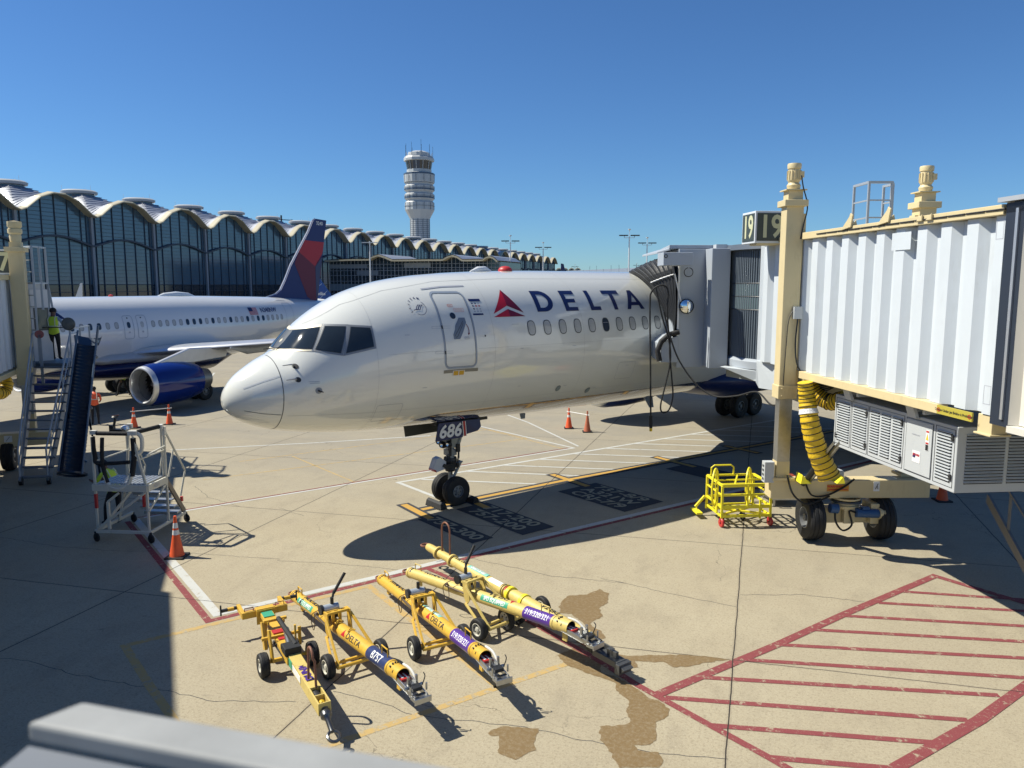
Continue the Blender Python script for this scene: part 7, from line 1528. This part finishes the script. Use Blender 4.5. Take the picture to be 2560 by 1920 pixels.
person('person in lime safety vest and dark cap standing on the bridge landing, seen from behind', p, YAW+.12, joints(elL=(-.30, .02, 1.16, .045), wrL=(-.28, .18, 1.02, .03), haL=(-.27, .26, 1.0, .032), elR=(.31, .04, 1.16, .045), wrR=(.36, .24, 1.04, .03), haR=(.38, .32, 1.05, .032), kneeL=(-.13, .08, .50, .065), ankL=(-.11, .1, .09, .045), toeL=(-.13, .22, .035, .04)), SHIRT, VEST, scale=.98)
person('person in orange safety vest standing near the left airliner wheel in shade', G(240, 1062), YAW+.5, joints(chest=(0, .12, 1.30, (.17, .125)), neck=(0, .2, 1.45, .058), head=(0, .27, 1.56, (.085, .1)), crown=(0, .3, 1.64, (.07, .08)), shL=(-.20, .12, 1.38, .062), shR=(.20, .12, 1.38, .062), elL=(-.26, .12, 1.12, .045), wrL=(-.22, .3, 1.0, .03), haL=(-.2, .37, .98, .032), elR=(.26, .12, 1.12, .045), wrR=(.22, .3, 1.0, .03), haR=(.2, .37, .98, .032)), VESTO, VESTO, scale=.95)
person('distant person walking behind the left airliner belly in dark trousers and lime vest', G(311, 990), YAW+math.pi/2+.1, joints(kneeL=(-.10, .22, .52, .065), ankL=(-.10, .30, .09, .045), toeL=(-.10, .43, .04, .04), kneeR=(.10, -.05, .50, .065), ankR=(.10, -.30, .14, .045), toeR=(.10, -.20, .035, .04)), SHIRT, VEST, scale=.98)
person('person in lime vest and dark cap working behind the wheeled work platform', G(292, 1312), YAW+1.2, joints(chest=(0, .16, 1.28, (.17, .125)), neck=(0, .26, 1.42, .058), head=(0, .33, 1.52, (.085, .1)), crown=(0, .36, 1.60, (.07, .08)), shL=(-.20, .18, 1.36, .062), shR=(.20, .18, 1.36, .062), elL=(-.25, .30, 1.14, .045), wrL=(-.2, .50, 1.14, .03), haL=(-.18, .58, 1.15, .032), elR=(.25, .30, 1.14, .045), wrR=(.2, .48, 1.1, .03), haR=(.18, .56, 1.1, .032), kneeL=(-.11, .2, .5, .065), ankL=(-.11, .25, .09, .045), toeL=(-.11, .38, .04, .04)), VEST, VEST, scale=.97)

# ---------------------------------------------------------------- ledge outside the viewing window (close, out of focus)
def dd(x, y, z): return G(x, y, z)
lz = 5.30
a = G(208, 1752, lz); b = G(1250, 1938, lz); c = G(20, 1828, lz); e = G(560, 1932, lz); a2 = G(-260, 1925, lz)
LEDG = mat('ledge_galvanised', (.27, .28, .28), .7, metal=0, var=.25, vscale=9)
lg = empty('window_ledge', (a.x, a.y, 0), 0, 'out of focus pale metal ledge across the lower left foreground', 'ledge')
bw = Vector((a.x, a.y, 0))
def q3(p, z=None): r = Vector(p)-bw; r.z = p.z if z is None else z; return r
dirb = (b-a); far = b+dirb*.8; print('LEDGE', a, b)
in1 = G(66, 1806, lz); in2 = in1+dirb*2.0
m = MB().m(LEDG).prism([q3(a), q3(far), q3(in2), q3(in1)], (0, 0, -.03)); m.build('ledge_cap', lg, bevel=.006)
m = MB().m(mat('ledge_painted_shade', (.03, .055, .10), .6)); lo = -.12  # dark blue sheet: building shade on the ledge, put in as colour
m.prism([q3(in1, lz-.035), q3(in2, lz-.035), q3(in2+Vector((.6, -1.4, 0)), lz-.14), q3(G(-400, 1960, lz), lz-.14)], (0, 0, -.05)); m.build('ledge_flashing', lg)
m = MB().m(WALLC).prism([q3(in1, 0)+Vector((.1, -.25, 0)), q3(in2, 0)+Vector((.1, -.25, 0)), q3(in2, 0)+Vector((.6, -.7, 0)), q3(in1, 0)+Vector((.2, -.7, 0))], (0, 0, 4.8)); m.build('ledge_wall', lg)
